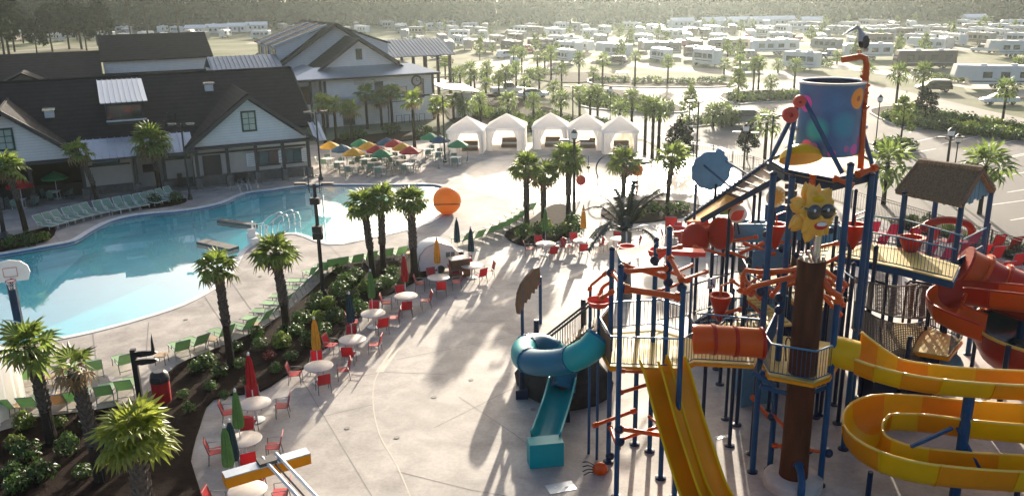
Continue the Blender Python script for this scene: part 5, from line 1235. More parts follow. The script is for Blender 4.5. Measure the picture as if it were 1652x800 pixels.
# brown trunk column
tb = G(1282,782); tb_top = A(1306,418,tb.y); zt = tb_top.z; tx = (tb.x+tb_top.x)/2
tcx, tcy = tx, tb.y
part(MB().lathe([(.47,.2),(.44,1.5),(.43,zt-.05),(.40,zt)], 22, (tcx,tcy,0)), 'trunk_column', 'trunk_brown')
part(MB().lathe([(.95,0),(.95,.32),(.85,.4)], 20, (tcx,tcy,0)), 'column_footing', 'concrete_foot')
pipe([V((tcx-.05,tcy-1.0,0)),V((tcx-.05,tcy-.95,.7)),V((tcx-.05,tcy-.8,.95)),V((tcx,tcy-.3,.98))], .12, 'post_blue', 'supply_pipe')
for i in range(8):
    a = i*PI/4; part(MB().lathe([(.05,0),(.05,.16)], 6, (tcx+.36*math.cos(a),tcy+.36*math.sin(a),zt)), 'flange_bolt', 'steel')
part(MB().lathe([(.13,zt),(.12,zt+.75)], 10, (tcx+.12,tcy,0)), 'column_neck', 'steel')
def TC(dx, dy, z): return V((tcx+dx, tcy+dy, z))
zp = zt-.55
pipe([TC(-.3,.1,zp),A(1215,462,25.9),A(1204,470,26.3)], .085); pipe([TC(-.3,.3,zp+.1),A(1225,439,26.6),A(1203,436,26.8),A(1198,446,26.8),A(1198,470,26.8)], .085)
pipe([TC(.3,-.1,zp-.05),A(1340,470,24.9),A(1352,476,24.9),A(1353,487,24.9)], .11); pipe([TC(.25,.3,zp+.3),A(1352,452,26.5),A(1362,458,26.6)], .07)
pipe([TC(-.2,.4,zp-.2),A(1262,455,27.5),A(1245,478,27.6)], .07); pipe([TC(.2,.4,zp-.4),A(1345,496,27),A(1356,508,27)], .06)
for a in (((1198,446,26.8),(1228,482,26.2)), ((1214,640,27.3),(1240,672,26.4)), ((1246,668,26.3),(1268,690,25.9)), ((1300,724,25.4),(1334,730,25.3)), ((1248,718,26.2),(1266,720,25.9)), ((1190,470,33),(1235,440,33)), ((1200,392,33),(1250,410,33)), ((1195,408,34),(1232,392,33.5)), ((1222,447,31),(1270,438,31)), ((1320,430,30),(1358,412,29.5))):
    p, q = A(*a[0]), A(*a[1]); pipe([p,q], .06)
# pipes between the left tower posts
for a, r_ in (((( 1004,438,25),(1078,432,25.9)),.085),(((1008,466,24.9),(1096,479,24.8)),.1),(((988,440,27),(1006,462,25)),.07),(((1080,414,25.9),(1100,452,24.8)),.075),(((1006,428,25.2),(1072,446,25.8)),.07),(((958,686,25.9),(1024,662,26.8)),.065),(((998,634,25),(1068,613,26)),.06),(((1002,598,25.2),(1068,602,26)),.05),(((999,691,24.8),(1090,705,24.7)),.075),(((1000,709,24.8),(1064,687,26)),.06),(((984,688,27),(997,722,24.9)),.065),(((1073,676,26),(1090,704,24.7)),.065),(((1048,672,27.6),(1070,690,26)),.05),(((1060,405,27),(1100,398,27)),.06),(((988,470,26.8),(968,482,26.4)),.06)):
    pipe([A(*a[0]),A(*a[1])], r_)
for a in ((986,440,27),(1004,446,24.9),(1003,466,24.9),(1077,432,25.9),(1056,420,27.6),(1100,464,24.8),(999,692,24.8),(1000,712,24.8),(1091,705,24.7),(984,735,27),(1078,455,25.9),(1228,470,26.2),(1257,480,26.3),(1246,672,26.3),(1257,500,26.3),(1336,730,25.3)):
    part(MB().ball(A(*a), .16, 10, 8), 'pipe_clamp', 'post_navy')
# crab-shaped sprayer with curved tines
c = A(968,756,26.3); cr = part(MB().ball(c, .27, 12, 9, (1,.8,.95)), 'spray_crab', 'pipe_orange')
part(MB().tube([c+V((.15,0,-.05)),A(986,760,26.9)], .09, 8), 'crab_arm', 'pipe_orange', cr)
for i in range(5):
    z = .28-.14*i; part(MB().tube(smoothpath([c+V((-.2,-.05,z*.6)),c+V((-.42,-.1,z+.06)),c+V((-.62,-.12,z*1.3-.02))],3), [.022]*6+[.008], 5), 'crab_tine', 'post_navy', cr)
# rotating red bowl on the left
c = A(966,488,27.2); b_ = part(MB().lathe([(.05,-.16),(.3,-.12),(.42,.06),(.45,.1),(.40,.1),(.28,-.06)], 16, c, False), 'spill_bowl', 'net_red')
part(MB().tube(smoothpath([c+V((0,0,.1)),c+V((.1,0,.5)),A(985,455,27),A(990,452,27)],4), .06, 7), 'bowl_arm', 'pipe_orange', b_)
part(MB().tube([V((c.x,c.y,0)),c-V((0,0,.1))], .05, 7), 'bowl_stem', 'post_blue', b_)
pipe([A(951,468,27.4),A(954,460,27.4),A(978,440,27.1)], .05)
p = A(952,500,27.6); part(MB().tube([(p.x,27.6,0),(p.x,27.6,A(952,462,27.6).z)], .05, 7), 'post', 'post_blue')
# red shallow bowls and long red trough beyond the left tower
for (px, py, Y, r_, m_) in ((1012,402,29,.32,'net_red'),(1060,407,30,.36,'net_red'),(1160,487,28.5,.28,'net_red'),(1212,466,30,.24,'net_red')):
    c = A(px,py,Y); part(MB().lathe([(.06,-.3),(r_*.8,-.12),(r_,.12),(r_*.86,.12),(r_*.6,-.06)], 14, c, False), 'dump_bowl', m_)
part(MB().bar(A(1060,404,29.5),A(1136,408,29.5),.5,.16), 'spill_trough', 'net_red', None, False)
# big orange-red dumping cones
for (px, py, Y, r_) in ((1121,388,34.5,.75),(1163,376,34.5,.7)):
    c = A(px,py,Y); o = part(MB().ball(c, r_, 16, 10, (.8,.7,1.0)), 'dump_bucket', 'fibre_red'); part(MB().tube([c+V((-.9,0,.35)),c+V((.9,0,.55))], .05, 6), 'bucket_axle', 'pipe_orange', o)
for (px, py, Y, r_) in ((1162,487,28.5,.4),(1378,372,31,.45),(1470,392,33,.5),(1252,372,31,.4)):
    c = A(px,py,Y); o = part(MB().lathe([(.03,-.75),(.12,-.6),(r_,.2),(r_*1.05,.26),(r_*.8,.26)], 14, c, False), 'hanging_cone', 'fibre_red')
    part(MB().tube([c+V((0,0,.2)),c+V((.0,0,.6)),c+V((.5,.1,.75))], .035, 6), 'cone_hanger', 'pipe_orange', o)
# sail
a, b, c = A(994,403,27), A(1066,385,28), A(1008,426,25.1); m_ = (a+b+c)/3-V((0,0,.22))
mb = MB(); mb.add([a,b,c,m_,(a+b)/2-V((0,0,.12)),(b+c)/2-V((0,0,.15)),(c+a)/2-V((0,0,.1))], [(0,4,3),(4,1,3),(1,5,3),(5,2,3),(2,6,3),(6,0,3)]); part(mb, 'shade_sail', 'sail', None, 2)
# ---- bucket platform
zp_ = 10.05
bp_ = [G(x,y,zp_) for x, y in ((1240,259),(1268,276),(1344,291),(1404,277),(1411,262),(1385,249),(1272,245))]
P2 = [(p.x,p.y) for p in bp_]; o = part(MB().prism(P2, zp_-.08, zp_), 'splash_roof', 'deck_yellow', None, False); cc = sum(bp_, V())/7
part(MB().prism([(cc.x+(x-cc.x)*1.03, cc.y+(y-cc.y)*1.03) for x, y in P2], zp_-.32, zp_-.084), 'roof_frame', 'post_navy', o, False)
ew = MB()
for p, q in zip(bp_, bp_[1:]+bp_[:1]): ew.bar(p+V((0,0,.02)), q+V((0,0,.02)), .10, .12)
part(ew, 'roof_edge', 'post_navy', o, False)
BY = 28.0
b0 = A(1333,246,BY); bt = A(1333,132,BY); br = (A(1384,132,BY).x-A(1283,132,BY).x)/2
# bucket skin: blue with printed flowers and corals
def bucketmat():
    m = M('bucket_print', (.035,.13,.30), .35, var=.3, scale=1.2, coat=.3); t = m.node_tree; N = t.nodes; L = t.links; bs_ = N['Principled BSDF']
    cur = bs_.inputs['Base Color'].links[0].from_socket; tc = [n for n in N if n.type == 'TEX_COORD'][0]
    h = bt.z-b0.z
    sp_ = [((.62,-.86,h*.80),.36,(.95,.28,.02)),((.62,-.86,h*.80),.13,(.5,.07,.01)),((-.9,-.55,h*.12),.27,(.85,.10,.28)),((-.72,-.75,h*.13),.17,(.75,.18,.32)),((-.2,-1.05,h*.06),.16,(.65,.05,.38)),((.62,-.85,h*.10),.2,(.6,.05,.4)),((.82,-.65,h*.22),.18,(.32,.03,.22)),((-.96,-.35,h*.72),.28,(.7,.05,.42)),((-.7,-.78,h*.38),.38,(.02,.42,.40)),((.15,-1.05,h*.45),.42,(.03,.24,.38)),((.3,-1.0,h*.12),.12,(.35,.05,.3))]
    for (c, r_, col) in sp_:
        d = N.new('ShaderNodeVectorMath'); d.operation = 'DISTANCE'; L.new(tc.outputs['Object'], d.inputs[0]); d.inputs[1].default_value = V((c[0]*br, c[1]*br, c[2]))
        mr = N.new('ShaderNodeMapRange'); mr.inputs['From Min'].default_value = r_*(.6 if r_ > .34 and col[2] > .2 else .88); mr.inputs['From Max'].default_value = r_*(1.2 if r_ > .34 and col[2] > .2 else 1); mr.inputs['To Min'].default_value = 1; mr.inputs['To Max'].default_value = 0; L.new(d.outputs['Value'], mr.inputs['Value'])
        mx = N.new('ShaderNodeMix'); mx.data_type = 'RGBA'; L.new(mr.outputs[0], mx.inputs[0]); L.new(cur, mx.inputs[6]); mx.inputs[7].default_value = (*col, 1); cur = mx.outputs[2]
    L.new(cur, bs_.inputs['Base Color']); return m
mt['bucket_print'] = bucketmat()
TB = thing('tipping_bucket', 'big blue tipping bucket printed with flowers on top of the play tower', 'tipping bucket', b0); h = bt.z-b0.z
MB().lathe([(br*.93,0),(br*1.0,.1),(br*.97,h*.35),(br*.97,h*.7),(br,h)], 36, cap=False).build('bucket_wall', mt['bucket_print'], TB, 2)
MB().lathe([(br*.94,h),(br*.93,.2),(.01,.12)], 36, cap=False).build('bucket_inside', mt['post_navy'], TB, 2)
MB().tube([(br*math.cos(a*PI/18), br*math.sin(a*PI/18), h) for a in range(36)], .045, 6, True).build('bucket_rim', mt['metal_roof'], TB)
MB().lathe([(br*.93,.02),(.01,0)], 36, cap=False).build('bucket_bottom', mt['post_blue'], TB)
MB().tube([(-br-.25,0,h*.35),(br+.25,0,h*.35)], .07, 8).build('axle', mt['steel'], TB)
# struts, discs, yellow dish
for a, b in (((1242,260,27.2),(1277,190,28)), ((1268,276,26.4),(1285,172,27.2)), ((1359,280,26),(1297,160,27)), ((1407,266,27.6),(1378,165,28.6)), ((1350,250,29.5),(1376,190,29))):
    part(MB().tube([A(*a),A(*b)], .075, 8), 'strut', 'post_blue')
for (px, py, r_) in ((1275,185,.26),(1290,164,.2)):
    c = A(px,py,26.8); mb = MB(); mb.T = Matrix.Translation(c) @ Matrix.Rotation(PI/2-.25,4,'X'); mb.lathe([(r_*.9,-.09),(r_,0),(r_*.9,.09)], 18); o = part(mb, 'spray_disc', 'net_red')
    part(MB().ball(c+V((0,-.1,.0)), r_*.3, 8, 6), 'disc_hub', 'fibre_red', o)
c = A(1292,262,27.0); mb = MB(); mb.T = Matrix.Translation(c) @ Matrix.Rotation(-.5,4,'X'); mb.lathe([(.66,.1),(.6,.32),(.36,.5),(.02,.55)], 20); part(mb, 'splash_dish', 'fibre_yellow')
# orange pelican pole
pz = A(1390,262,27.6); ptp = A(1398,95,27.6); pipe([V((pz.x,27.6,zp_-.2)),A(1393,180,27.6),A(1398,104,27.6),A(1396,94,27.6),A(1388,92,27.6),A(1358,97,27.6)], .1, 'pipe_orange', 'riser_pipe', False)
for k in range(9):
    q = A(1395.5+(-.25)*k, 120+k*7, 27.6); part(MB().tube([q+V((.14*math.cos(k*1.3),.14*math.sin(k*1.3),-.05)),q+V((.14*math.cos(k*1.3+2),.14*math.sin(k*1.3+2),.08))], .045, 5), 'pipe_coil', 'pipe_orange')
# pelican (statue): one continuous body
c = A(1386,86,27.6)
PL = thing('pelican_figure', 'grey pelican figure perched on top of the tall orange pipe', 'statue', c)
bm = bpy.data.meshes.new('pelican'); sk_ = [((0,0,.18),.16),((.06,0,.36),.19),((.04,0,.52),.14),((-.02,0,.64),.07),((-.07,0,.74),.055),((-.13,0,.80),.075),((-.24,0,.74),.05),((-.42,0,.63),.03),((-.58,0,.54),.012),((.16,0,.22),.10),((.26,0,.06),.045)]
ed_ = [(0,1),(1,2),(2,3),(3,4),(4,5),(5,6),(6,7),(7,8),(0,9),(9,10)]
def skinned(verts, edges, name, mat, parent, root=0, lv=1):
    me = bpy.data.meshes.new(name); me.from_pydata([v[0] for v in verts], edges, []); o = inst(me, name, parent)
    md = o.modifiers.new('skin', 'SKIN'); sv = me.skin_vertices[0].data
    for i, v in enumerate(verts): sv[i].radius = (v[1], v[1]); sv[i].use_root = (i == root)
    s = o.modifiers.new('sub', 'SUBSURF'); s.levels = lv; s.render_levels = lv; me.materials.append(mat); return o
skinned(sk_, ed_, 'body', mt['rv_grey'], PL, 0, 2)
MB().ball((.12,-.14,.34), .2, 10, 8, (.62,.22,1.0)).build('wing', mt['blackrough'], PL, 2); MB().ball((.12,.14,.34), .2, 10, 8, (.62,.22,1.0)).build('wing', mt['blackrough'], PL, 2)
for s in (-.07,.07): MB().tube([(.0,s,.1),(0,s,-.06),(-.1,s,-.08)], .022, 5).build('leg', mt['pipe_orange'], PL)
MB().ball((-.15,-.055,.825), .018, 6, 5).build('eye', mt['black'], PL)
# ---- sun face on the column
sc_ = A(1316,345,tcy-.05); SF = thing('sun_figure', 'smiling yellow sun figure wearing black sunglasses on the brown column', 'statue', sc_, .16); SF.scale = (.92,1,1.14)
MB().ball((0,0,-.02), .47, 22, 16, (.98,.6,1.12)).build('face', mt['sunface'], SF, 2)
for ring, (n, rr_, sz, y0) in enumerate(((14,.54,.25,.10),(13,.46,.2,-.06),(13,.53,.26,.34))):
    for i in range(n):
        a = 2*PI*(i+.5*ring)/n; mb = MB(); k_ = sz/.25*(.92+.16*((i*7) % 3)/2); mb.T = Matrix.Rotation(a,4,'Y') @ Matrix.Translation((0,y0,rr_-.12)) @ Matrix.Rotation(.35*((i % 2)*2-1),4,'Y') @ Matrix.Diagonal((1,.55,1,1)); mb.lathe([(.02,-.12),(.12*k_,.0),(.155*k_,.13),(.11*k_,.27*k_),(.045*k_,.36*k_),(.006,.41*k_)], 9); mb.build('petal', mt['sunface'], SF, 2)
gl_ = MB()
for s in (-1,1): gl_.ball((s*.235,-.30,.12), .255, 16, 10, (1.0,.40,.80))
gl_.tube([(-.05,-.33,.17),(.05,-.33,.17)], .035, 6); gl_.tube([(-.36,-.28,.18),(-.5,.0,.2)], .03, 6); gl_.tube([(.36,-.28,.18),(.5,.0,.2)], .03, 6); gs_ = gl_.build('sunglasses', glassmat('sunglass', (.008,.008,.01), .08), SF, 2)
for s in (-1,1): MB().ball((s*.235-.04,-.40,.18), .045, 8, 6, (1,.4,1)).build('glint', mt['white'], gs_, 2)
MB().ball((.02,-.27,-.04), .09, 10, 8, (1,1,.8)).build('nose', mt['sunface'], SF, 2)
MB().ball((.07,-.24,-.27), .21, 14, 8, (1.15,.4,.55)).build('mouth', mt['sling_red'], SF, 2); MB().ball((.07,-.295,-.225), .165, 12, 8, (1.1,.3,.36)).build('teeth', mt['white'], SF, 2)
MB().ball((0,-.1,.42), .2, 10, 8, (1.2,.8,.5)).build('brow', mt['fibre_yellow'], SF, 2)
# ---- sloped brown canopy with bulb edge (left of the bucket)
cl = [A(1106,357,38), A(1176,306,35.5), A(1242,262,33), A(1268,281,30), A(1196,326,31.5), A(1132,356,33)]
mid_t, mid_b = cl[0].lerp(cl[2],.52), cl[5].lerp(cl[3],.52)
SC = part(MB().slab([mid_t,mid_b,cl[3],cl[2]], .10), 'sloped_canopy', 'plank_brown', None, False)
part(MB().slab([cl[0],cl[5],mid_b-V((0,0,.12)),mid_t-V((0,0,.05))], .06), 'canopy_lining', 'fibre_amber', SC, False)
for k in range(6):
    a = mid_t.lerp(cl[2], k/5); b = mid_b.lerp(cl[3], k/5); part(MB().bar(a+V((0,0,.02)),b+V((0,0,.02)),.04,.05), 'canopy_rib', 'plank_brown', SC, False)
for k in range(22): part(MB().ball(cl[0].lerp(cl[2], k/21)+V((0,0,.14)), .075, 7, 5), 'edge_bulb', 'white', SC)
part(MB().bar(cl[0],cl[2],.1,.2), 'edge_beam', 'post_navy', SC, False); part(MB().bar(cl[5],cl[3],.1,.2), 'edge_beam', 'post_navy', SC, False)
# blue fish panel on two arms
c = A(1147,275,36); FP = thing('blue_fish_panel', 'big flat blue scalloped fish panel held on arms above the splash area', 'spray panel', c, .1)
n = 72; ed = []
for i in range(n):
    a = 2*PI*i/n; r_ = .84+.02*math.sin(a*11)+(.12 if .9 < a < 1.35 else 0)+(.10 if .1 < a < .5 else 0); ed.append((r_*math.cos(a), r_*.98*math.sin(a)))
mb = MB(); mb.add([(x,-.06,z) for x, z in ed]+[(x,.06,z) for x, z in ed], [tuple(range(n)),tuple(range(2*n-1,n-1,-1))]+[(i,n+i,n+(i+1) % n,(i+1) % n) for i in range(n)]); mb.build('panel', mt['fish_blue'], FP)
MB().tube([V((-.35,-.1,.25)),A(1181,309,34.6)-c], .045, 6).build('arm', mt['post_blue'], FP); MB().tube([V((.6,-.1,.4)),A(1212,290,34)-c], .045, 6).build('arm', mt['post_blue'], FP)
q = A(1120,345,36)-c; MB().tube([(q.x,0,-c.z),(q.x,0,-.55)], .06, 8).build('post', mt['post_blue'], FP)
# beach ball, small sun disc
c = A(1190,345,33); BBa = thing('beach_ball', 'red and white beach ball figure mounted beside the sloped canopy', 'ball', c, -.3)
MB().ball((0,0,0), .365, 24, 16).build('ball', mt['white'], BBa, 2)
for k in range(2):
    mb = MB(); vs = []; m_ = 11; mb.T = Matrix.Rotation(.9,4,'Y')
    for i in range(m_):
        th = .5+2.14*i/(m_-1)
        for c_ in range(7): a = -PI/2+k*PI+(c_/3-1)*.55*math.sin(PI*i/(m_-1)); vs.append((.374*math.sin(th)*math.cos(a), .374*math.sin(th)*math.sin(a), .374*math.cos(th)))
    mb.add(vs, [(7*i+c_,7*i+c_+1,7*i+c_+8,7*i+c_+7)[::-1] for i in range(m_-1) for c_ in range(6)]); mb.build('stripe', mt['net_red'], BBa, 2)
MB().tube([(.0,.1,-.3),(.1,.3,-.9)], .04, 6).build('mount', mt['post_navy'], BBa)
c = A(1252,318,31); SD = thing('sun_disc', 'small round disc with yellow starburst behind the sun figure', 'sign', c, .2); mb = MB(); mb.T = Matrix.Rotation(PI/2,4,'X'); mb.lathe([(.38,-.03),(.40,0),(.38,.03)], 20); mb.build('disc', mt['sail'], SD)
for i in range(12):
    a = 2*PI*i/12; mb = MB(); mb.T = Matrix.Rotation(a,4,'Y'); mb.slab([(-.08,-.045,.14),(.08,-.045,.14),(0,-.045,.37)], .02); mb.build('ray', mt['sunface'], SD)
mb = MB(); mb.T = Matrix.Rotation(PI/2,4,'X'); mb.lathe([(.18,.03),(.18,.07)], 16); mb.build('centre', mt['sunface'], SD); MB().tube([(0,.05,-.3),(.05,.1,-1.2)], .04, 6).build('mount', mt['post_navy'], SD)
# lower blue canopy pieces and planks seen through the tower
for (px,py,Y,w_,h_) in ((1215,376,35,1.5,.8),(1258,382,34,1.5,.9),(1290,372,34,1.1,.8),(1240,420,33,1.4,.9)): part(MB().box(A(px,py,Y),(w_,.08,h_),rng.uniform(-.4,.2)), 'blue_wall_panel', 'fish_blue', None, False)
for a_ in ([(1128,562,28.6),(1222,548,29.4)],[(1232,480,32),(1290,474,31.5),(1340,486,30.6)],[(1150,448,35.5),(1232,436,35)],[(1262,414,34.5),(1336,408,34)],[(1345,470,30.4),(1372,492,29)],[(1060,520,29.2),(1112,512,30)],[(1190,402,36.5),(1300,396,36.5)]): railing([A(*q) for q in a_], 1.0, 'post_navy', .15)
for a_ in ((1205,480,32,430),(1180,520,30,470),(1250,520,30.5,440),(1275,400,35,300),(1315,420,33,340),(1222,380,36,300),(1075,470,30,410),(1372,400,31,310),(1425,500,32.5,430),(1490,560,33.5,500),(1556,470,34,398)): post(*a_, r=.06, mat='post_navy')
for a_ in (((1180,452,33),(1205,470,32)),((1120,398,33),(1172,412,34)),((1088,440,29),(1116,428,31)),((1215,430,33),(1262,445,32)),((1336,452,29),(1360,470,28.5)),((1210,488,31),(1232,512,30)),((1062,432,28),(1102,446,28.5)),((1168,372,36),(1212,360,36)),((1312,400,31),(1352,392,30))): pipe([A(*a_[0]),A(*a_[1])], .06)
for k in range(4): part(MB().box(A(1276,300+k*12,31),(.42,.1,.2)), 'ladder_step', 'plank_brown', None, False)
pipe([A(1384,281,27),A(1412,270,27.3)], .09); pipe([A(1345,287,26.6),A(1376,300,26.4)], .07); pipe([A(1310,298,27),A(1312,282,27)], .07)
# ---- back walkway and accessible ramp with railings behind the left tower
bw = deckp([(1110,505),(1180,470),(1188,480),(1120,520)], 1.9, .14, 'concrete', 'post_navy')
skirt(bw, 1.75, 'stone'); railing([A(1116,508,31.5),A(1174,490,32.6)], 1.25, 'post_navy', .13, 'post_navy')
sg = A(1148,457,31.9); sgn = part(MB().box(sg,(.36,.04,.42),.35), 'access_sign', 'white', None, False)
mb = MB(); mb.T = Matrix.Translation(sg+V((.012,-.035,0))) @ Matrix.Rotation(.35,4,'Z')
mb.tube([(-.10+.085*math.cos(a*PI/7-2.6),0,-.06+.085*math.sin(a*PI/7-2.6)) for a in range(10)], .014, 4); mb.ball((-.03,0,.15), .035, 8, 6); mb.bar((-.03,0,.10),(-.02,0,-.02),.03,.03); mb.bar((-.02,0,-.02),(.06,0,-.03),.03,.03); mb.bar((.06,0,-.03),(.09,0,-.13),.03,.03); mb.bar((-.03,0,.05),(.05,0,.04),.02,.02); part(mb, 'wheelchair_symbol', 'post_navy', sgn, False)
d2 = deckp([(1186,505),(1262,500),(1258,530),(1200,538)], 3.2, .14); railing([d2[0],d2[1]], 1.0, 'post_navy'); railing([d2[3],d2[2]], 1.0)
skirt(d2, 3.0, 'fish_blue', .9)
d3 = deckp([(1255,420),(1330,415),(1345,450),(1262,452)], 4.6, .14); railing([d3[0],d3[1]], 1.0, 'post_navy'); railing([d3[0],d3[3]], 1.0, 'post_navy')
d4 = deckp([(1120,560),(1170,520),(1240,520),(1230,545)], 3.4, .14); railing([d4[0],d4[1],d4[2]], 1.0, 'post_navy')
d5 = deckp([(1262,470),(1345,455),(1372,480),(1300,505)], 3.0, .14); railing([d5[0],d5[1],d5[2]], 1.0, 'post_navy'); railing([d5[0],d5[3],d5[2]], 1.0, 'post_blue'); skirt(d5, 2.8, 'post_blue', .9)
d6 = deckp([(1190,440),(1260,425),(1275,455),(1205,470)], 3.4, .14); railing([d6[0],d6[1],d6[2]], 1.0, 'post_navy'); railing([d6[3],d6[0]], 1.0, 'post_navy'); skirt(d6, 3.2, 'fish_blue', .85)
d7 = deckp([(1300,400),(1352,392),(1372,420),(1318,430)], 4.4, .14); railing([d7[0],d7[1],d7[2]], 1.0, 'post_blue'); railing([d7[3],d7[0]], 1.0, 'post_blue')
for k in range(9):
    q = A(1206+k*7, 476+k*5, 31.0-.2*k); part(MB().box(q,(.34,1.1,.07),.1), 'stair_tread', 'deck_yellow', None, False)
railing([A(1203,480,31.6),A(1268,520,29.6)], 1.0, 'post_blue_lt')
for a in ((1150,392,36,300),(1165,440,34.5,360),(1228,500,31.5,430),(1275,470,33.5,362),(1300,440,35,376),(1345,400,34,352),(1368,430,31,390),(1330,520,30,470),(1212,400,36,318),(1290,380,37,330),(1140,560,28.5,520),(1185,585,28,540)): post(*a, r=.07, mat='post_navy')
for a in (((1165,402,35),(1212,420,34)),((1172,390,35),(1222,382,34.5)),((1228,400,34),(1275,388,33)),((1240,470,31.5),(1290,455,31)),((1270,430,33),(1320,442,31)),((1318,470,29),(1362,492,28)),((1100,452,28),(1140,438,30)),((1060,470,28),(1112,452,29)),((1350,470,30),(1384,452,31)),((1150,510,29.5),(1196,498,30))): pipe([A(*a[0]),A(*a[1])], .06)
for (px,py,Y) in ((1208,420,34),(1236,378,33.5),(1262,402,33),(1340,372,34),(1180,410,35),(1318,395,33),(1286,412,33),(1350,440,31)): part(MB().ball(A(px,py,Y), .15, 8, 6), 'pipe_clamp', 'post_navy')
for (px,py,Y,w_,h_,m_) in ((1216,372,37,1.6,1.0,'fish_blue'),(1262,350,37,1.5,1.1,'post_blue'),(1330,378,36,1.3,.9,'fish_blue'),(1178,330,38,.9,.9,'leaf_lime'),(1300,430,33,1.1,.8,'plank_brown')): part(MB().box(A(px,py,Y),(w_,.08,h_),rng.uniform(-.3,.3)), 'play_panel', m_, None, False)
# stair ramp with dense dark railing behind the turquoise slide
s0, s1 = G(846,575), V((0,0,0)); s1 = A(958,530,31.5)
st0 = A(846,566,33.5); st0.z = .1
for off in (0, 1.3):
    n_ = V((.35,.94,0))*off; railing([st0+n_, st0.lerp(s1,.5)+n_, s1+n_], 1.1, 'plank_brown', .16, 'trim_dark', .05)
for k in range(14):
    p = st0.lerp(s1, (k+.5)/14)+V((.35,.94,0))*.65; part(MB().box(p,(.42,1.35,.07),-.35), 'stair_tread', 'plank_brown', None, False)
# ---- turquoise tube slide
def sweep_tube(P, r, mats, seg, name, parent, n=16, fl='fibre_blue'):
    """closed tube in alternating coloured sections with a flange at each joint"""
    k = 0
    for i in range(0, len(P)-1, seg):
        q = P[i:i+seg+1]
        if len(q) < 2: break
        o = MB().tube(q, r, n, cap=False).build(name, mt[mats[k % len(mats)]], parent, 2); k += 1
        d = (q[1]-q[0]).normalized(); MB().tube([q[0]-d*.05,q[0]+d*.05], r*1.09, n).build('flange', mt[fl], o)
TS = thing('turquoise_tube_slide', 'turquoise and blue spiral tube slide ending in an open run-out trough', 'water slide', (0,0,0))
tp = smoothpath([G(966,546,4.75),G(948,566,4.35),G(912,582,3.75),G(868,585,3.25),G(846,577,2.95),G(846,562,2.75),G(866,556,2.55),G(892,565,2.25),G(908,584,1.85),G(912,606,1.35),G(908,628,.92)], 4)
sweep_tube(tp, .46, ['fibre_teal','fibre_blue'], 7, 'slide_tube', TS)
P = smoothpath([G(908,628,.90),G(900,660,.66),G(890,692,.5),G(880,722,.46)], 4)
def trough(P, w_, h, mat, name, parent, lip=None, t=.07, segs=None, banks=None):
    """open U channel swept along P: built per section so that colours alternate; lips rolled on both rims"""
    N_ = len(P); rows = []; prof = []
    m_ = 9
    for j in range(m_):
        a = PI*j/(m_-1); prof.append((-math.cos(a)*w_/2, h*(1-math.sin(a)**.6)))
    for i in range(N_):
        d = (P[min(i+1,N_-1)]-P[max(i-1,0)]); d.z = 0; d.normalize(); s = V((d.y,-d.x,0)); bl, brr = (banks(i/(N_-1)) if banks else (1,1))
        row = []
        for x, z in prof: kz = bl if x < 0 else brr; row.append(P[i]+s*x+V((0,0,z*kz)))
        rows.append((row, s))
    bounds = segs or [0, N_-1]
    for q, (i0, i1) in enumerate(zip(bounds, bounds[1:])):
        mb = MB(); vs = []
        for i in range(i0, i1+1): vs += rows[i][0]+[p+(V((0,0,-t)) if 0 < j < m_-1 else rows[i][1]*(-t if j == 0 else t)) for j, p in enumerate(rows[i][0])]
        W_ = 2*m_; fs = []
        for i in range(i1-i0):
            for j in range(m_-1):
                fs.append((i*W_+j,i*W_+j+1,(i+1)*W_+j+1,(i+1)*W_+j)); fs.append((i*W_+m_+j,(i+1)*W_+m_+j,(i+1)*W_+m_+j+1,i*W_+m_+j+1))
        mm = mat[q % len(mat)] if isinstance(mat, list) else mat
        o = mb.add(vs, fs).build(name, mt[mm], parent, 2)
        for j in (0, m_-1): MB().tube([rows[i][0][j]+(rows[i][1]*(-t/2 if j == 0 else t/2)) for i in range(i0, i1+1)], .045, 6).build('rim', mt[lip or mm], o, 2)
        if 0 < i0:
            MB().tube([p+(V((0,0,-t)) if 0 < j < m_-1 else rows[i0][1]*(-t*1.3 if j == 0 else t*1.3)) for j, p in enumerate(rows[i0][0])], .035, 5).build('joint_flange', mt[mm], o)
trough(P, .95, .55, 'fibre_teal', 'run_out', TS, 'fibre_teal')
e = P[-1]; MB().box(e+V((-.02,-.28,.02)),(1.2,.6,.9),.15).build('end_box', mt['fibre_teal'], TS); 
bpy.data.objects[TS.children[-1].name].modifiers.new('bevel','BEVEL').width = .16; bpy.data.objects[TS.children[-1].name].modifiers['bevel'].segments = 3
MB().box(P[3]+V((0,0,-.45)),(.8,.3,.6)).build('run_out_support', mt['post_navy'], TS)
MB().tube(P[:2], .5, 16, cap=False).build('tube_mouth', mt['fibre_blue'], TS, 2)
for (px, py, z) in ((842,640,2.5),(866,615,2.8),(940,610,3.6)):
    g = G(px, py); MB().tube([(g.x,g.y,0),(g.x,g.y,z)], .11, 8).build('support_post', mt['post_navy'], TS); MB().box((g.x,g.y,.2),(.5,.5,.4)).build('support_foot', mt['post_navy'], TS)
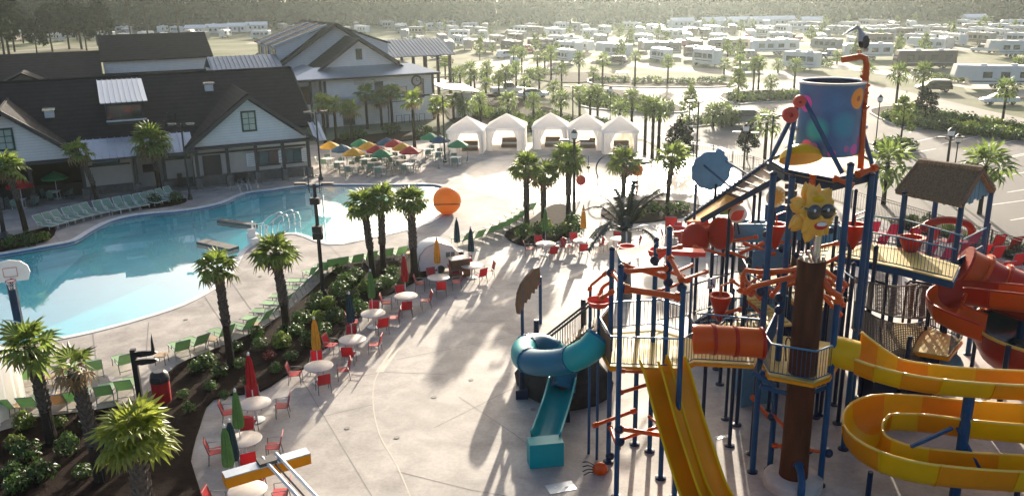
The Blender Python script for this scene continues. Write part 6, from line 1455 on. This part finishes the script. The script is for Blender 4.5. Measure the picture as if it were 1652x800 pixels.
# dark rock-like base wall under the slide
rk = thing('rock_mound', 'dark artificial rock mound under the turquoise tube slide', 'rock', G(905,640)); rs = random.Random(4); o0 = rk.location
base = [G(832,624),G(848,606),G(880,598),G(920,596),G(958,600),G(986,640),G(962,656),G(935,662),G(905,664),G(876,652),G(850,640)]
mb = MB(); k = len(base); c0 = sum(base, V())/k; vs = []
for j, (f_, z_) in enumerate(((1,0),(1.0,.6),(.9,1.15),(.6,1.45))):
    for p in base: q = c0+(p-c0)*f_*(1+rs.uniform(-.05,.05)); vs.append((q.x-o0.x, q.y-o0.y, z_*(1+rs.uniform(-.18,.12))))
mb.add(vs, [(j*k+i, j*k+(i+1) % k, (j+1)*k+(i+1) % k, (j+1)*k+i) for j in range(3) for i in range(k)]+[tuple(3*k+i for i in range(k))]); mb.build('rock', mt['rock_dark'], rk)
# ---- two-lane yellow slide from the left tower
YS = thing('yellow_twin_slide', 'steep two-lane yellow slide dropping toward the camera from the left tower deck', 'water slide', (0,0,0))
for s, (x0, x1) in enumerate((((1053,596),(1120,812)),((1082,598),(1152,812)))):
    z0 = 4.2; a = G(*x0, z0); b = G(*x1, .9); cpts = [a, a.lerp(b,.12)+V((0,0,.1)), a.lerp(b,.4)+V((0,0,-.1)), a.lerp(b,.75)+V((0,0,-.12)), b, b+(b-a).normalized()*1.6*V((1,1,0)).length/1.41]
    cpts[-1].z = .45; pth = smoothpath(cpts, 5)
    trough(pth, .92, .42, ['fibre_amber'], 'slide_lane', YS, 'fibre_yellow')
for (px, py, z) in ((1120,760,1.2),(1092,700,2.2)):
    g = G(px, py); MB().tube([(g.x,g.y+.6,0),(g.x,g.y+.6,z)], .08, 8).build('support_post', mt['post_navy'], YS)
# ---- yellow flume from the centre tower
YF = thing('yellow_flume_slide', 'long yellow open flume slide looping down on the right', 'water slide', (0,0,0))
sweep_tube([G(1344,566,4.7),G(1356,568,4.7),G(1370,572,4.66),G(1382,575,4.62)], .5, ['fibre_yellow'], 3, 'entry_tube', YF, 16, 'fibre_yellow')
up = smoothpath([G(1380,598,4.15),G(1420,612,4.0),G(1470,624,3.85),G(1530,632,3.7),G(1600,637,3.55),G(1680,640,3.4),G(1760,640,3.2)], 5)
trough(up, 1.05, .62, ['fibre_amber','fibre_yellow'], 'flume_section', YF, 'fibre_lip', segs=[0,4,8,13,19,25,30], banks=lambda t: (1+.9*max(0,.28-t)*3.2, 1))
lo = smoothpath([G(1760,640,3.2),G(1830,665,2.9),G(1840,705,2.6),G(1760,715,2.4),G(1650,708,2.2),G(1560,700,2.0),G(1480,690,1.75),G(1415,690,1.55),G(1388,712,1.35),G(1400,742,1.2),G(1460,768,1.05),G(1550,780,.95),G(1650,786,.85),G(1800,792,.7)], 4)
trough(lo, 1.15, .78, ['fibre_yellow','fibre_amber'], 'flume_section', YF, 'fibre_lip', segs=[0,8,16,20,24,27,30,34,38,42,47,52], banks=lambda t: (1.0,1.15))
g = G(1540,800); MB().tube([(g.x,g.y,0),(g.x,g.y,3.65)], .17, 10).build('support_post', mt['post_blue'], YF)
for a, b in (((1536,690),(1470,720)), ((1545,690),(1580,755))): MB().tube([A(*a,g.y),A(*b,g.y-.3)], .07, 6).build('brace', mt['post_blue'], YF)
g = G(1606,690); MB().tube([(g.x,g.y,0),(g.x,g.y,3.3)], .1, 8).build('support_post', mt['post_navy'], YF); MB().lathe([(.45,0),(.45,.8)], 14, (g.x,g.y,0)).build('support_footing', mt['concrete_foot'], YF)
for (px, py, z) in ((1400,800,.9),(1450,690,3.7),(1375,690,1.3),(1640,800,.7)):
    g = G(px, py); MB().tube([(g.x,g.y,0),(g.x,g.y,z)], .09, 8).build('support_post', mt['post_navy'], YF)
# ---- upper bridge deck, hut deck, thatched hut
zb_ = 5.7
hb = deckp([(1350,411),(1396,391),(1450,398),(1547,428),(1536,452),(1446,430)], zb_, .3, 'deck_yellow', 'post_blue')
railing([hb[0],hb[5],hb[4]], 1.15, 'post_blue'); railing([hb[0],hb[1],hb[2],hb[3]], 1.15, 'post_navy')
for a in ((1450,400,33.6,312),(1531,480,33.2,330),(1594,345,35.6,312),(1507,345,36.8,318),(1398,430,34.2,372)): post(*a, r=.11)
TH = thing('thatched_roof', 'brown thatched hut roof with blue gable planks on top of the slide tower', 'roof', (0,0,0))
zr, ze = 8.95, 7.91
r0, r1 = G(1482,263,zr), G(1585,276,zr); e0, e1 = G(1446,309,ze), G(1552,331,ze); f0, f1 = 2*r0-e0, 2*r1-e1; f0.z = f1.z = ze
rs = random.Random(3)
mb = MB(); mb.slab([r0,r1,e1,e0][::-1], .14); mb.slab([r0,f0,f1,r1][::-1], .14); mb.build('thatch_base', mt['thatch'], TH)
mb = MB()
for (a0,a1,b0,b1) in ((r0,r1,e0,e1),(r0,r1,f0,f1)):
    nn = (a1-a0).cross(b0-a0).normalized(); nn = nn if nn.z > 0 else -nn
    for row in range(11):
        for i in range(75):
            u = (i+rs.random())/75; v_ = row/11+rs.uniform(-.03,.03); p = a0.lerp(a1,u).lerp(b0.lerp(b1,u), max(0,v_)); q = a0.lerp(a1,u+rs.uniform(-.012,.012)).lerp(b0.lerp(b1,u), min(v_+.16,1.09)); w_ = (a1-a0).normalized()*.028
            mb.add([p-w_+nn*.03,p+w_+nn*.03,q+w_*.5+nn*.06*rs.random()-V((0,0,.02)),q-w_*.5+nn*.06],[(0,1,2,3)])
stuff(mb.build('thatch_straw', mt['thatch'], TH)); MB().tube([r0+V((0,0,.05)),r1+V((0,0,.05))], .14, 7).build('ridge_roll', mt['thatch'], TH)
for (r_, a_, b_) in ((r1,e1,f1),(r0,e0,f0)):
    n_ = 8
    for k in range(n_):
        t0, t1 = k/n_, (k+1)/n_-.012; x0 = a_.lerp(b_,t0); x1 = a_.lerp(b_,t1); y0 = x0.z+(r_.z-x0.z)*(1-abs(2*t0-1)); y1 = x1.z+(r_.z-x1.z)*(1-abs(2*t1-1)); ins = (r0-r1).normalized()*(.18 if r_ is r1 else -.18); dz = V((0,0,-.12-.1*(k % 2)))
        A_, B_, C_, D_ = x0+ins+dz, x1+ins+dz, V((x1.x,x1.y,y1-.1))+ins, V((x0.x,x0.y,y0-.1))+ins; m2 = (r1-r0).normalized()*.025
        MB().add([A_-m2,B_-m2,C_-m2,D_-m2,A_+m2,B_+m2,C_+m2,D_+m2],[(0,1,2,3),(7,6,5,4),(0,4,5,1),(1,5,6,2),(2,6,7,3),(3,7,4,0)]).build('gable_plank', mt['fish_blue'], TH)
    for q in (a_, b_): MB().bar(r_,q,.1,.16).build('barge_board', mt['pipe_orange'] if False else mt['plank_brown'], TH)
# red arch inside the hut, railing right of it
part(MB().tube(smoothpath([A(1487,372,35),A(1500,360,35),A(1530,355,35),A(1562,362,35),A(1568,378,35)],4), .16, 8), 'red_arch', 'fibre_red')
railing([A(1548,425,33.4),A(1586,404,35.2)], 1.0, 'post_blue'); part(MB().slab([A(1543,445,33.1),A(1586,416,34.6),A(1586,396,34.6),A(1543,420,33.1)], .06), 'blue_side_panel', 'post_blue', None, False)
# ---- lower right deck, gate frames and nets
zd = 2.1
ld = deckp([(1372,560),(1452,520),(1500,528),(1552,548),(1530,575),(1452,562),(1400,585)], zd, .18)
skirt(ld, 1.9, 'post_navy', .8); railing([ld[3],ld[4]], 1.0, 'post_blue'); railing([ld[2],ld[3]], 1.0, 'post_navy')
for (x0, x1, yb, yt, Y) in ((1456,1497,520,453,33.3),(1475,1512,512,462,34.2),(1398,1424,512,452,32)):
    a, b = A(x0,yb,Y), A(x1,yb+6,Y); h = A(x0,yt,Y).z-a.z; part(MB().tube([a,a+V((0,0,h*.92)),a.lerp(b,.1)+V((0,0,h)),a.lerp(b,.9)+V((0,0,h)),b+V((0,0,h*.92)),b], .05, 7), 'gate_frame', 'post_navy')
for a in ((1404,490,31.5,400),(1470,490,34.8,440),(1575,540,33,500),(1515,560,33.4,452)): post(*a, r=.08, mat='post_navy')
def net(c00, c10, c11, c01, nu, nv, sag, name='rope_net', r=.015, edge=.03):
    """rope grid between four corners, sagging in the middle"""
    def pt(u, v_): p = c00.lerp(c10,u).lerp(c01.lerp(c11,u),v_); return p-V((0,0,sag*4*u*(1-u)))
    mb = MB(); k = 12
    for i in range(nu+1): mb.tube([pt(i/nu,j/4) for j in range(5)], r, 3, cap=False)
    for j in range(nv+1): mb.tube([pt(i/k,j/nv) for i in range(k+1)], r, 3, cap=False)
    o = stuff(part(mb, name, 'rope', None, False))
    for v_ in (0,1): part(MB().tube([pt(i/k,v_) for i in range(k+1)], edge, 6), 'edge_rope', 'rope', o)
    return o
net(A(1374,528,27.4),A(1514,578,32.2),A(1508,512,34.6),A(1378,488,30.5),34,20,.55,r=.028)
net(A(1378,486,30.5),A(1508,508,34.6),A(1508,450,34.6),A(1378,446,30.5),44,22,.35)
net(A(1412,500,33.5),A(1454,505,34),A(1454,440,34),A(1412,432,33.5),18,22,.12)
net(A(1460,512,34.6),A(1500,512,35),A(1500,460,35),A(1460,455,34.6),16,18,.05)
# ---- red flume from the hut deck
RF = thing('red_flume_slide', 'red and orange flume slide leaving the thatched hut and curling down at the right edge', 'water slide', (0,0,0))
rp = smoothpath([A(1550,432,33.4),A(1578,446,33.2),A(1612,464,32.9),A(1655,480,32.5),A(1710,492,32),A(1770,500,31.6)], 4)
sweep_tube(rp[:9], .88, ['fibre_orange','fibre_red'], 4, 'enclosed_tube', RF, 22, 'fibre_red'); sweep_tube(rp[8:], .96, ['fibre_red'], 6, 'enclosed_tube', RF, 22, 'fibre_red')
for q in (4, 8, 14): d_ = (rp[q+1]-rp[q]).normalized(); MB().tube([rp[q]-d_*.07, rp[q]+d_*.07], 1.03, 22).build('tube_collar', mt['fibre_orange'], RF)
rp = smoothpath([G(1760,520,4.3),G(1690,505,4.15),G(1600,494,4.0),G(1548,490,3.8),G(1521,505,3.55),G(1532,525,3.3),G(1585,548,3.0)], 4)
trough(rp, 1.2, .8, ['fibre_orange','fibre_red','fibre_orange'], 'flume_section', RF, 'fibre_red', segs=[0,8,14,19,24], banks=lambda t: (1.0,.95))
bc = G(1692,596,1.55); o = MB().lathe([(1.5,.05),(2.4,.3),(2.72,.9),(2.85,1.55),(2.92,1.6),(2.82,1.62)], 36, bc, False).build('catch_bowl', mt['fibre_red'], RF, 2)
MB().lathe([(2.8,1.55),(2.68,.95),(2.3,.5),(.02,.4)], 36, bc, False).build('bowl_water', mt['pool_dark'], o, 2); MB().tube([(bc.x+2.87*math.cos(q*PI/18), bc.y+2.87*math.sin(q*PI/18), bc.z+1.62) for q in range(36)], .06, 6, True).build('bowl_rim', mt['fibre_lip'], o, 2)
MB().tube([(bc.x,bc.y,0),(bc.x,bc.y,1.6)], .3, 10).build('bowl_leg', mt['post_navy'], RF)
g = G(1634,618); MB().tube([(g.x,g.y,0),(g.x,g.y,3.7)], .16, 10).build('support_post', mt['post_blue'], RF)
g = G(1585,560); MB().tube([(g.x,g.y+1,0),(g.x,g.y+1,5.6)], .12, 9).build('support_post', mt['post_navy'], RF)
part(MB().box(A(1566,472,33),(.6,.08,.5),.2), 'dark_sign', 'black', None, False)
for q in ((1556,478),(1578,468)): part(MB().box(A(q[0],q[1],32.9),(.22,.03,.04),0,0,-.5 if q[0] > 1560 else 0), 'sign_mark', 'white', None, False)
pipe([A(1530,486,33),A(1568,497,33)], .045); pipe([A(1525,513,33),A(1568,498,33)], .045)
# clear blue canopy at the foot of the right tower
c = G(1530,596,1.1); part(MB().ball(c, .75, 14, 8, (.8,.5,1.0)), 'blue_dome', 'fish_blue')
# ---- artificial spray palm
sp0 = G(1008,478); SPm = thing('spray_palm', 'dark artificial palm with drooping plumes and pale spray pipes', 'spray palm', sp0); H_ = A(1010,372,sp0.y).z
MB().lathe([(.42,0),(.34,.5),(.26,H_*.6),(.3,H_)], 12).build('trunk', mt['stone'], SPm, True)
MB().tube([(-.35,-.2,0),(-.3,-.15,H_*.75)], .12, 8).build('supply_pipe', mt['fibre_blue'], SPm)
rs = random.Random(8)
for i in range(22):
    a = i*2.4; el = rs.uniform(-.25,1.25) if i > 7 else rs.uniform(.7,1.3); l = rs.uniform(1.7,2.9)
    tip = V((math.cos(a)*math.cos(el)*l, math.sin(a)*math.cos(el)*l, math.sin(el)*l*.95)); mid = tip*.55+V((0,0,.35)); end = tip+V((0,0,-.55 if el < .8 else .0)); st_ = smoothpath([V((0,0,0)),mid,end],6); mb = MB(); mb.tube(st_, .03, 4)
    for k in range(2, len(st_)):
        for q in range(5):
            p = st_[k-1].lerp(st_[k], q/5); d = (st_[k]-st_[k-1]).normalized(); s = d.cross(V((0,0,1))).normalized()
            for sg_ in (-1,1): e = p+(s*sg_*.34+d*.16)*rs.uniform(.7,1.1)+V((0,0,-.14*rs.random())); mb.add([p-d*.03,p+d*.04,e],[(0,1,2)])
    mb.build('plume', mt['spray_leaf'], SPm, False, (0,0,H_))
for i in range(6):
    a = i*PI/3+.4; MB().tube(smoothpath([V((0,0,-.1)),V((math.cos(a)*1.1,math.sin(a)*1.1,.15)),V((math.cos(a)*1.9,math.sin(a)*1.9,-.25))],4), .04, 6).build('spray_arm', mt['white_metal'], SPm, False, (0,0,H_))
# floor spray plates
for (px, py) in ((905,786),(1165,705),(1090,430)):
    g = G(px, py); t = thing('floor_spray_plate', {905:'pale spray plate with two bolts in front of the turquoise slide',1165:'small grey spray nozzle plate beside the yellow twin slide',1090:'floor nozzle plate behind the left tower'}[px], 'spray plate', g); MB().box((0,0,.012),(.95 if px == 905 else .5,.55 if px == 905 else .2,.012),.3).build('plate', mt['metal_roof'], t)
    for s in (-.18,.18): MB().lathe([(.05,.018),(.05,.03)], 8, (s,0,0)).build('bolt', mt['white'], t)
# ================================================================== CAMPGROUND: CAMPERS, CARS
rc = random.Random(21)
def wheel(parent, x, y, r=.36):
    mb = MB(); mb.T = Matrix.Translation((x,y,r)) @ Matrix.Rotation(PI/2,4,'X'); w_ = mb.lathe([(r*.92,-.11),(r,-.07),(r,.07),(r*.92,.11)], 12).build('wheel', mt['tyre'], parent)
    mb = MB(); mb.T = Matrix.Translation((x,y,r)) @ Matrix.Rotation(PI/2,4,'X'); mb.lathe([(r*.55,-.12),(r*.55,.12)], 10).build('rim', mt['chrome'], w_)
def hull(mb, prof, w_, bev=.12):
    """side outline (x,z) extruded across y with a narrowed edge ring"""
    k = len(prof); cx = sum(p[0] for p in prof)/k; cz = sum(p[1] for p in prof)/k
    ins = [(cx+(x-cx)*(1-bev/3), cz+(z-cz)*(1-bev/1.6)) for x, z in prof]; h = w_/2
    vs = [(x,-h,z) for x, z in ins]+[(x,-h+bev,z) for x, z in prof]+[(x,h-bev,z) for x, z in prof]+[(x,h,z) for x, z in ins]
    return mb.add(vs, [tuple(range(k)), tuple(range(4*k-1,3*k-1,-1))]+[(a*k+i,(a+1)*k+i,(a+1)*k+(i+1) % k,a*k+(i+1) % k) for a in range(3) for i in range(k)])
def camper(kind, body, stripe, L_=9.0):
    t = thing('camper', 'x', 'camper'); h = 3.3; z0 = .65; l = L_/2
    prof = {'trailer': [(-l,z0),(l-.3,z0),(l,z0+.5),(l-.1,h-.3),(l-.5,h),(-l+.1,h),(-l,h-.15)],
            'fifth': [(-l,z0),(l-2.4,z0),(l-2.1,1.65),(l-.1,1.65),(l,2.0),(l-.35,h+.25),(l-2.6,h+.2),(-l+.1,h),(-l,h-.15)],
            'motorhome': [(-l,.45),(l-.1,.45),(l,.9),(l-.05,2.0),(l-.35,h),(-l+.1,h),(-l,h-.15)]}[kind]
    hull(MB(), prof, 2.5).build('body', mt[body], t)
    MB().box((-.2 if kind == 'fifth' else 0,0,h+.03+(0 if kind != 'fifth' else .02)),(L_-1.4,2.35,.06)).build('roof', mt['rv_roof'], t)
    for x in (-l*.5, l*.25): MB().box((x,0,h+.2),(.9,.7,.28)).build('air_conditioner', mt['white'], t)
    for s in (-1, 1):
        for x in (-l*.72,-l*.25,l*.18,l*.55):
            if kind == 'fifth' and x > l*.5: continue
            f = MB().box((x,s*1.245,2.05),(1.3,.06,.9)).build('window', mt['black'], t); MB().box((x,s*1.265,2.05),(1.16,.05,.76)).build('pane', mt['window'], f)
        MB().box((-.15*l,s*1.25,1.1),(L_*.78,.035,.16)).build('stripe', mt[stripe], t)
    MB().box((l*.0+.1,-1.25,1.65),(.7,.06,1.9)).build('door', mt['rv_roof'], t)
    MB().tube([(-l*.6,-1.38,2.95),(l*.45,-1.38,2.95)], .09, 6).build('awning_roll', mt['rv_grey'], t)
    MB().box((-l*.3,-1.45,1.95),(2.6,.6,2.0)).build('slide_out', mt[body], t)
    for s in (-1.1,1.1):
        if kind == 'motorhome': wheel(t, l-1.4, s, .45); wheel(t, -l+2.2, s, .45)
        else: wheel(t, -l*.15-.45, s); wheel(t, -l*.15+.45, s)
    if kind == 'motorhome': MB().box((l-.12,0,1.95),(.12,2.1,1.1),0,0,-.15).build('windscreen', mt['window'], t)
    if kind == 'trailer': MB().bar((l-.2,0,.6),(l+1.2,0,.5),.12,.12).build('tow_bar', mt['black'], t)
    return t
def cabin():
    t = thing('park_cabin', 'x', 'cabin'); MB().box((0,0,1.7),(8,3.4,2.6)).build('wall', mt['rv_white'], t)
    mb = MB(); mb.slab([(-4.4,-2.1,2.9),(4.4,-2.1,2.9),(4.4,0,4.1),(-4.4,0,4.1)], .12); mb.slab([(-4.4,0,4.1),(4.4,0,4.1),(4.4,2.1,2.9),(-4.4,2.1,2.9)], .12); mb.build('roof', mt['rv_roof'], t)
    for x in (-4,4): MB().add([(x,-1.7,3),(x,1.7,3),(x,0,4)],[(0,1,2)]).build('gable', mt['rv_white'], t)
    for x in (-2.6,-.6,2.4): f = MB().box((x,-1.72,1.9),(1.0,.06,1.0)).build('window', mt['white'], t); MB().box((x,-1.76,1.9),(.85,.04,.85)).build('pane', mt['window'], f)
    MB().box((1,-1.72,1.45),(.9,.06,2.0)).build('door', mt['rv_grey'], t); MB().box((0,-2.4,.35),(7.6,1.4,.12)).build('porch', mt['plank_brown'], t)
    for x in (-3.6,0,3.6): MB().box((x,-3,1.6),(.1,.1,2.6)).build('porch_post', mt['white'], t)
    return t
def car(kind, paint):
    t = thing({'pickup':'pickup_truck','suv':'parked_suv','sedan':'parked_car'}[kind], 'x', {'pickup':'pickup truck','suv':'suv','sedan':'car'}[kind])
    L_, h, w_ = {'pickup':(5.8,1.9,2.0),'suv':(4.9,1.8,1.95),'sedan':(4.7,1.45,1.8)}[kind]; l = L_/2
    low = [(-l,.38),(-l+.05,.85),(-l+.2,1.02),(l-1.4,1.02),(l-.25,.86),(l,.65),(l-.02,.36)]
    if kind != 'sedan': low = [(x, z*1.08) for x, z in low]
    else: low = [(x, z*.92) for x, z in low]
    hull(MB(), low, w_, .1).build('body', mt[paint], t, True)
    zb = 1.02*(1.08 if kind != 'sedan' else .92)-.02
    top = {'pickup':[(-.9,zb),(-.8,h-.08),(-.6,h),(.55,h),(1.3,zb)],'suv':[(-l+.1,zb),(-l+.35,h-.1),(-l+.6,h),(.5,h),(1.35,zb)],'sedan':[(-l+.55,zb),(-l+1.25,h-.05),(-.4,h),(.35,h-.02),(1.35,zb)]}[kind]
    hull(MB(), top, w_-.16, .18).build('cab', mt[paint], t, True)
    for s in (-1,1):
        k = [(x*.93+(.02), zb+(z-zb)*.86+.04) for x, z in top]; y = s*(w_/2-.075)
        mb = MB().add([(x,y,z) for x, z in k], [tuple(range(len(k)))[::s]]); mb.build('side_window', mt['window'], t)
        MB().box((l-.12,s*(w_/2-.3),.75),(.12,.36,.16)).build('headlight', mt['lampglass'], t); MB().box((-l+.06,s*(w_/2-.25),.85),(.1,.25,.2)).build('tail_light', mt['net_red'], t)
        for x in (-l+.95,l-.95): wheel(t, x, s*(w_/2-.12), .37 if kind != 'sedan' else .33)
        MB().box((.9,s*(w_/2+.08),zb+.06),(.16,.16,.12)).build('mirror', mt[paint], t)
    mb = MB().add([(1.34,-w_/2+.2,zb+.05),(1.34,w_/2-.2,zb+.05),(.62,w_/2-.3,h-.1),(.62,-w_/2+.3,h-.1)], [(0,1,2,3)]); mb.T = None; o = mb.build('windscreen', mt['window'], t); o.location = (.03,0,.02)
    if kind == 'pickup': MB().box((-1.9,0,zb+.02),(1.7,w_-.4,.04)).build('bed_floor', mt['black'], t)
    return t
CP = {}
def camper_at(kind, body, stripe, px, py, rz, label, L_=9.0, sc_=1.0):
    k = (kind, body, stripe, L_)
    if k in CP: o = dup(CP[k])
    else: o = CP[k] = camper(kind, body, stripe, L_)
    g = G(px, py); o.location = g; o.rotation_euler = (0,0,rz); o.scale = (sc_,)*3; return tag(o, label, 'camper', 'campers parked in the campground')
CR = {}
def car_at(kind, paint, px, py, rz, label, grp='vehicles parked in the campground'):
    k = (kind, paint)
    if k in CR: o = dup(CR[k])
    else: o = CR[k] = car(kind, paint)
    o.location = G(px, py); o.rotation_euler = (0,0,rz); tag(o, label, None, grp)
    if not grp and 'group' in o: del o['group']
    return o
# recognisable ones
camper_at('fifth','rv_white','black',1598,142,2.95,'big white camper with black swoosh stripes at the right edge',11.5)
camper_at('motorhome','rv_brown','rv_grey',1490,110,3.05,'long dark brown motorhome right of the pelican pole',11)
camper_at('trailer','rv_white','rv_grey',1398,96,3.0,'long white trailer directly behind the pelican pole',10)
camper_at('trailer','rv_white','rv_grey',1248,88,3.05,'white trailer with two rear windows left of the tipping bucket',11)
camper_at('trailer','rv_tan','rv_white',1175,86,3.05,'reddish tan trailer in the sun glare',10)
camper_at('fifth','rv_grey','rv_white',1066,92,3.3,'grey trailer with white front beside the sun glare',9)
camper_at('motorhome','rv_white','rv_brown',1140,106,2.0,'small tan-grey trailer nearest the curved shrub bed',7)
camper_at('fifth','rv_white','rv_grey',990,95,2.4,'dark-fronted camper behind the two tall palms',9)
camper_at('motorhome','rv_white','rv_grey',917,90,2.2,'white motorhome seen from the front behind the palm grove',8)
camper_at('motorhome','rv_brown','rv_tan',826,88,2.0,'dark boxy motorhome beside the palm grove',8)
camper_at('fifth','rv_white','rv_grey',1625,92,3.0,'grey-white camper near the right edge behind the dark motorhome',9)
camper_at('motorhome','rv_white','rv_grey',1292,112,2.3,'white camper van above the tipping bucket rim',7)
car_at('sedan','car_white',1612,168,3.05,'white parked car in front of the big striped camper',None); car_at('suv','car_black',1506,148,3.0,'black parked car across the road behind the hedge',None)
car_at('suv','car_grey',1190,200,2.9,'grey parked vehicle beside the palms in the parking lot',None); car_at('pickup','car_white',820,152,.1,'white parked vehicle under the palm grove',None); car_at('sedan','car_white',860,158,.15,'second white parked car under the palm grove',None)
car_at('pickup','car_grey',1205,118,.4,'pickup parked on the gravel near the paired palms',None)
# rows of campers towards the wood: larger rows near, smaller rows far
rows = [('front',100,900,1150,70),('second',82,640,1652,40),('third',72,640,1652,33),('fourth',63,20,1652,30),('fifth',56,20,1652,27),('last',48,20,1652,26)]
body = ['rv_white','rv_white','rv_white','rv_tan','rv_grey','rv_brown']; wtxt = {'rv_white':'white','rv_tan':'tan','rv_grey':'grey','rv_brown':'dark brown'}
taken = [(o.location.x, o.location.y) for o in list(sc.objects) if o.parent is None and o.get('category') == 'camper']
allr = []
for rn, py, x0, x1, st_ in rows:
    x = x0+rc.uniform(0,st_); cand = []
    while x < x1:
        yy = py+rc.uniform(-3,3)+(0 if x > 500 else 4)
        if rc.random() < .86 and not (330 < x < 640 and py > 62): cand.append((x, yy))
        x += st_*rc.uniform(.75,1.3)
    for j, (x, yy) in enumerate(cand):
        g = G(x, yy)
        if any((g.x-a)**2+(g.y-b)**2 < 60 for a, b in taken): continue
        taken.append((g.x,g.y)); allr.append((rn, x, yy))
for rn in [r_[0] for r_ in rows]:
    l = sorted([r_ for r_ in allr if r_[0] == rn], key=lambda r_: r_[1]); cn_ = {}
    for (_, x, yy) in l:
        b_ = rc.choice(body); kd = rc.choice(['trailer','fifth','motorhome','trailer']); s_ = rc.choice(['rv_grey','rv_brown','black']); q = cn_.setdefault(b_+kd, 0); cn_[b_+kd] += 1
        kn = {'trailer':'travel trailer','fifth':'camper with raised front','motorhome':'motorhome'}[kd]
        camper_at(kd, b_, s_, x, yy, rc.choice([3.05,2.2,2.0,1.7,1.4,1.9,2.4])+rc.uniform(-.2,.2), f'{wtxt[b_]} {kn}, {ORD[q]} such from the left, {rn} campground row', rc.choice([8.0,9.5]), .86)
cb = None
cabl = sorted([(415,52),(385,54),(352,56),(318,58),(1150,46),(1190,45),(1225,45),(1262,44),(1100,47),(1310,46),(1570,42)])
for i, (px, py) in enumerate(cabl):
    cb_ = cabin() if cb is None else dup(cb); cb = cb or cb_; cb_.location = G(px, py); cb_.rotation_euler = (0,0,rc.uniform(-.15,.25)); tag(cb_, f'pale pitched-roof park cabin on the far campground side, {ORD[i]} from the left', 'cabin', 'park cabins in the far campground')
vs_ = []
for py in (104,94,85,76,66,58,50):
    for k in range(9):
        px = rc.uniform(650,1650); g = G(px, py+rc.uniform(-2,2))
        if all((g.x-a)**2+(g.y-b)**2 > 40 for a, b in taken): taken.append((g.x,g.y)); vs_.append((px, py))
pn = {'car_white':'white','car_grey':'grey','car_black':'black','car_red':'red','car_blue':'blue'}; cn_ = {}
for px, py in sorted(vs_):
    kd = rc.choice(['pickup','suv','sedan','pickup']); pt_ = rc.choice(['car_white','car_white','car_grey','car_black','car_red','car_blue']); q = cn_.setdefault(kd+pt_, 0); cn_[kd+pt_] += 1
    car_at(kd, pt_, px, py, rc.uniform(0,3.1), f'{pn[pt_]} { {"pickup":"pickup truck","suv":"suv","sedan":"small car"}[kd]} between the campers, {ORD[q]} such one from the left')
# picnic table in the near field
g = G(1004,122); t = thing('picnic_table', 'dark picnic table on the bare ground behind the palms', 'picnic table', g, .1)
MB().box((0,0,.76),(2.4,.8,.06)).build('table_top', mt['trim_dark'], t)
for s in (-1,1): MB().box((0,s*.75,.45),(2.4,.28,.05)).build('bench', mt['trim_dark'], t); MB().bar((s*.9,-.8,.02),(s*.9,.8,.42),.08,.08).build('leg_frame', mt['trim_dark'], t)
# ------------------------------------------------------------------ haze over the whole place
hz = MB().bb((-960,-90,-2.4),(960,1560,31)).build('haze', []); m = bpy.data.materials.new('haze'); m.use_nodes = True; N = m.node_tree.nodes; N.remove(N['Principled BSDF'])
pv = N.new('ShaderNodeVolumePrincipled'); pv.inputs['Density'].default_value = HAZE; pv.inputs['Color'].default_value = (.82,.94,.93,1); pv.inputs['Anisotropy'].default_value = .75
m.node_tree.links.new(pv.outputs[0], N['Material Output'].inputs['Volume']); hz.data.materials.clear(); hz.data.materials.append(m); stuff(hz)
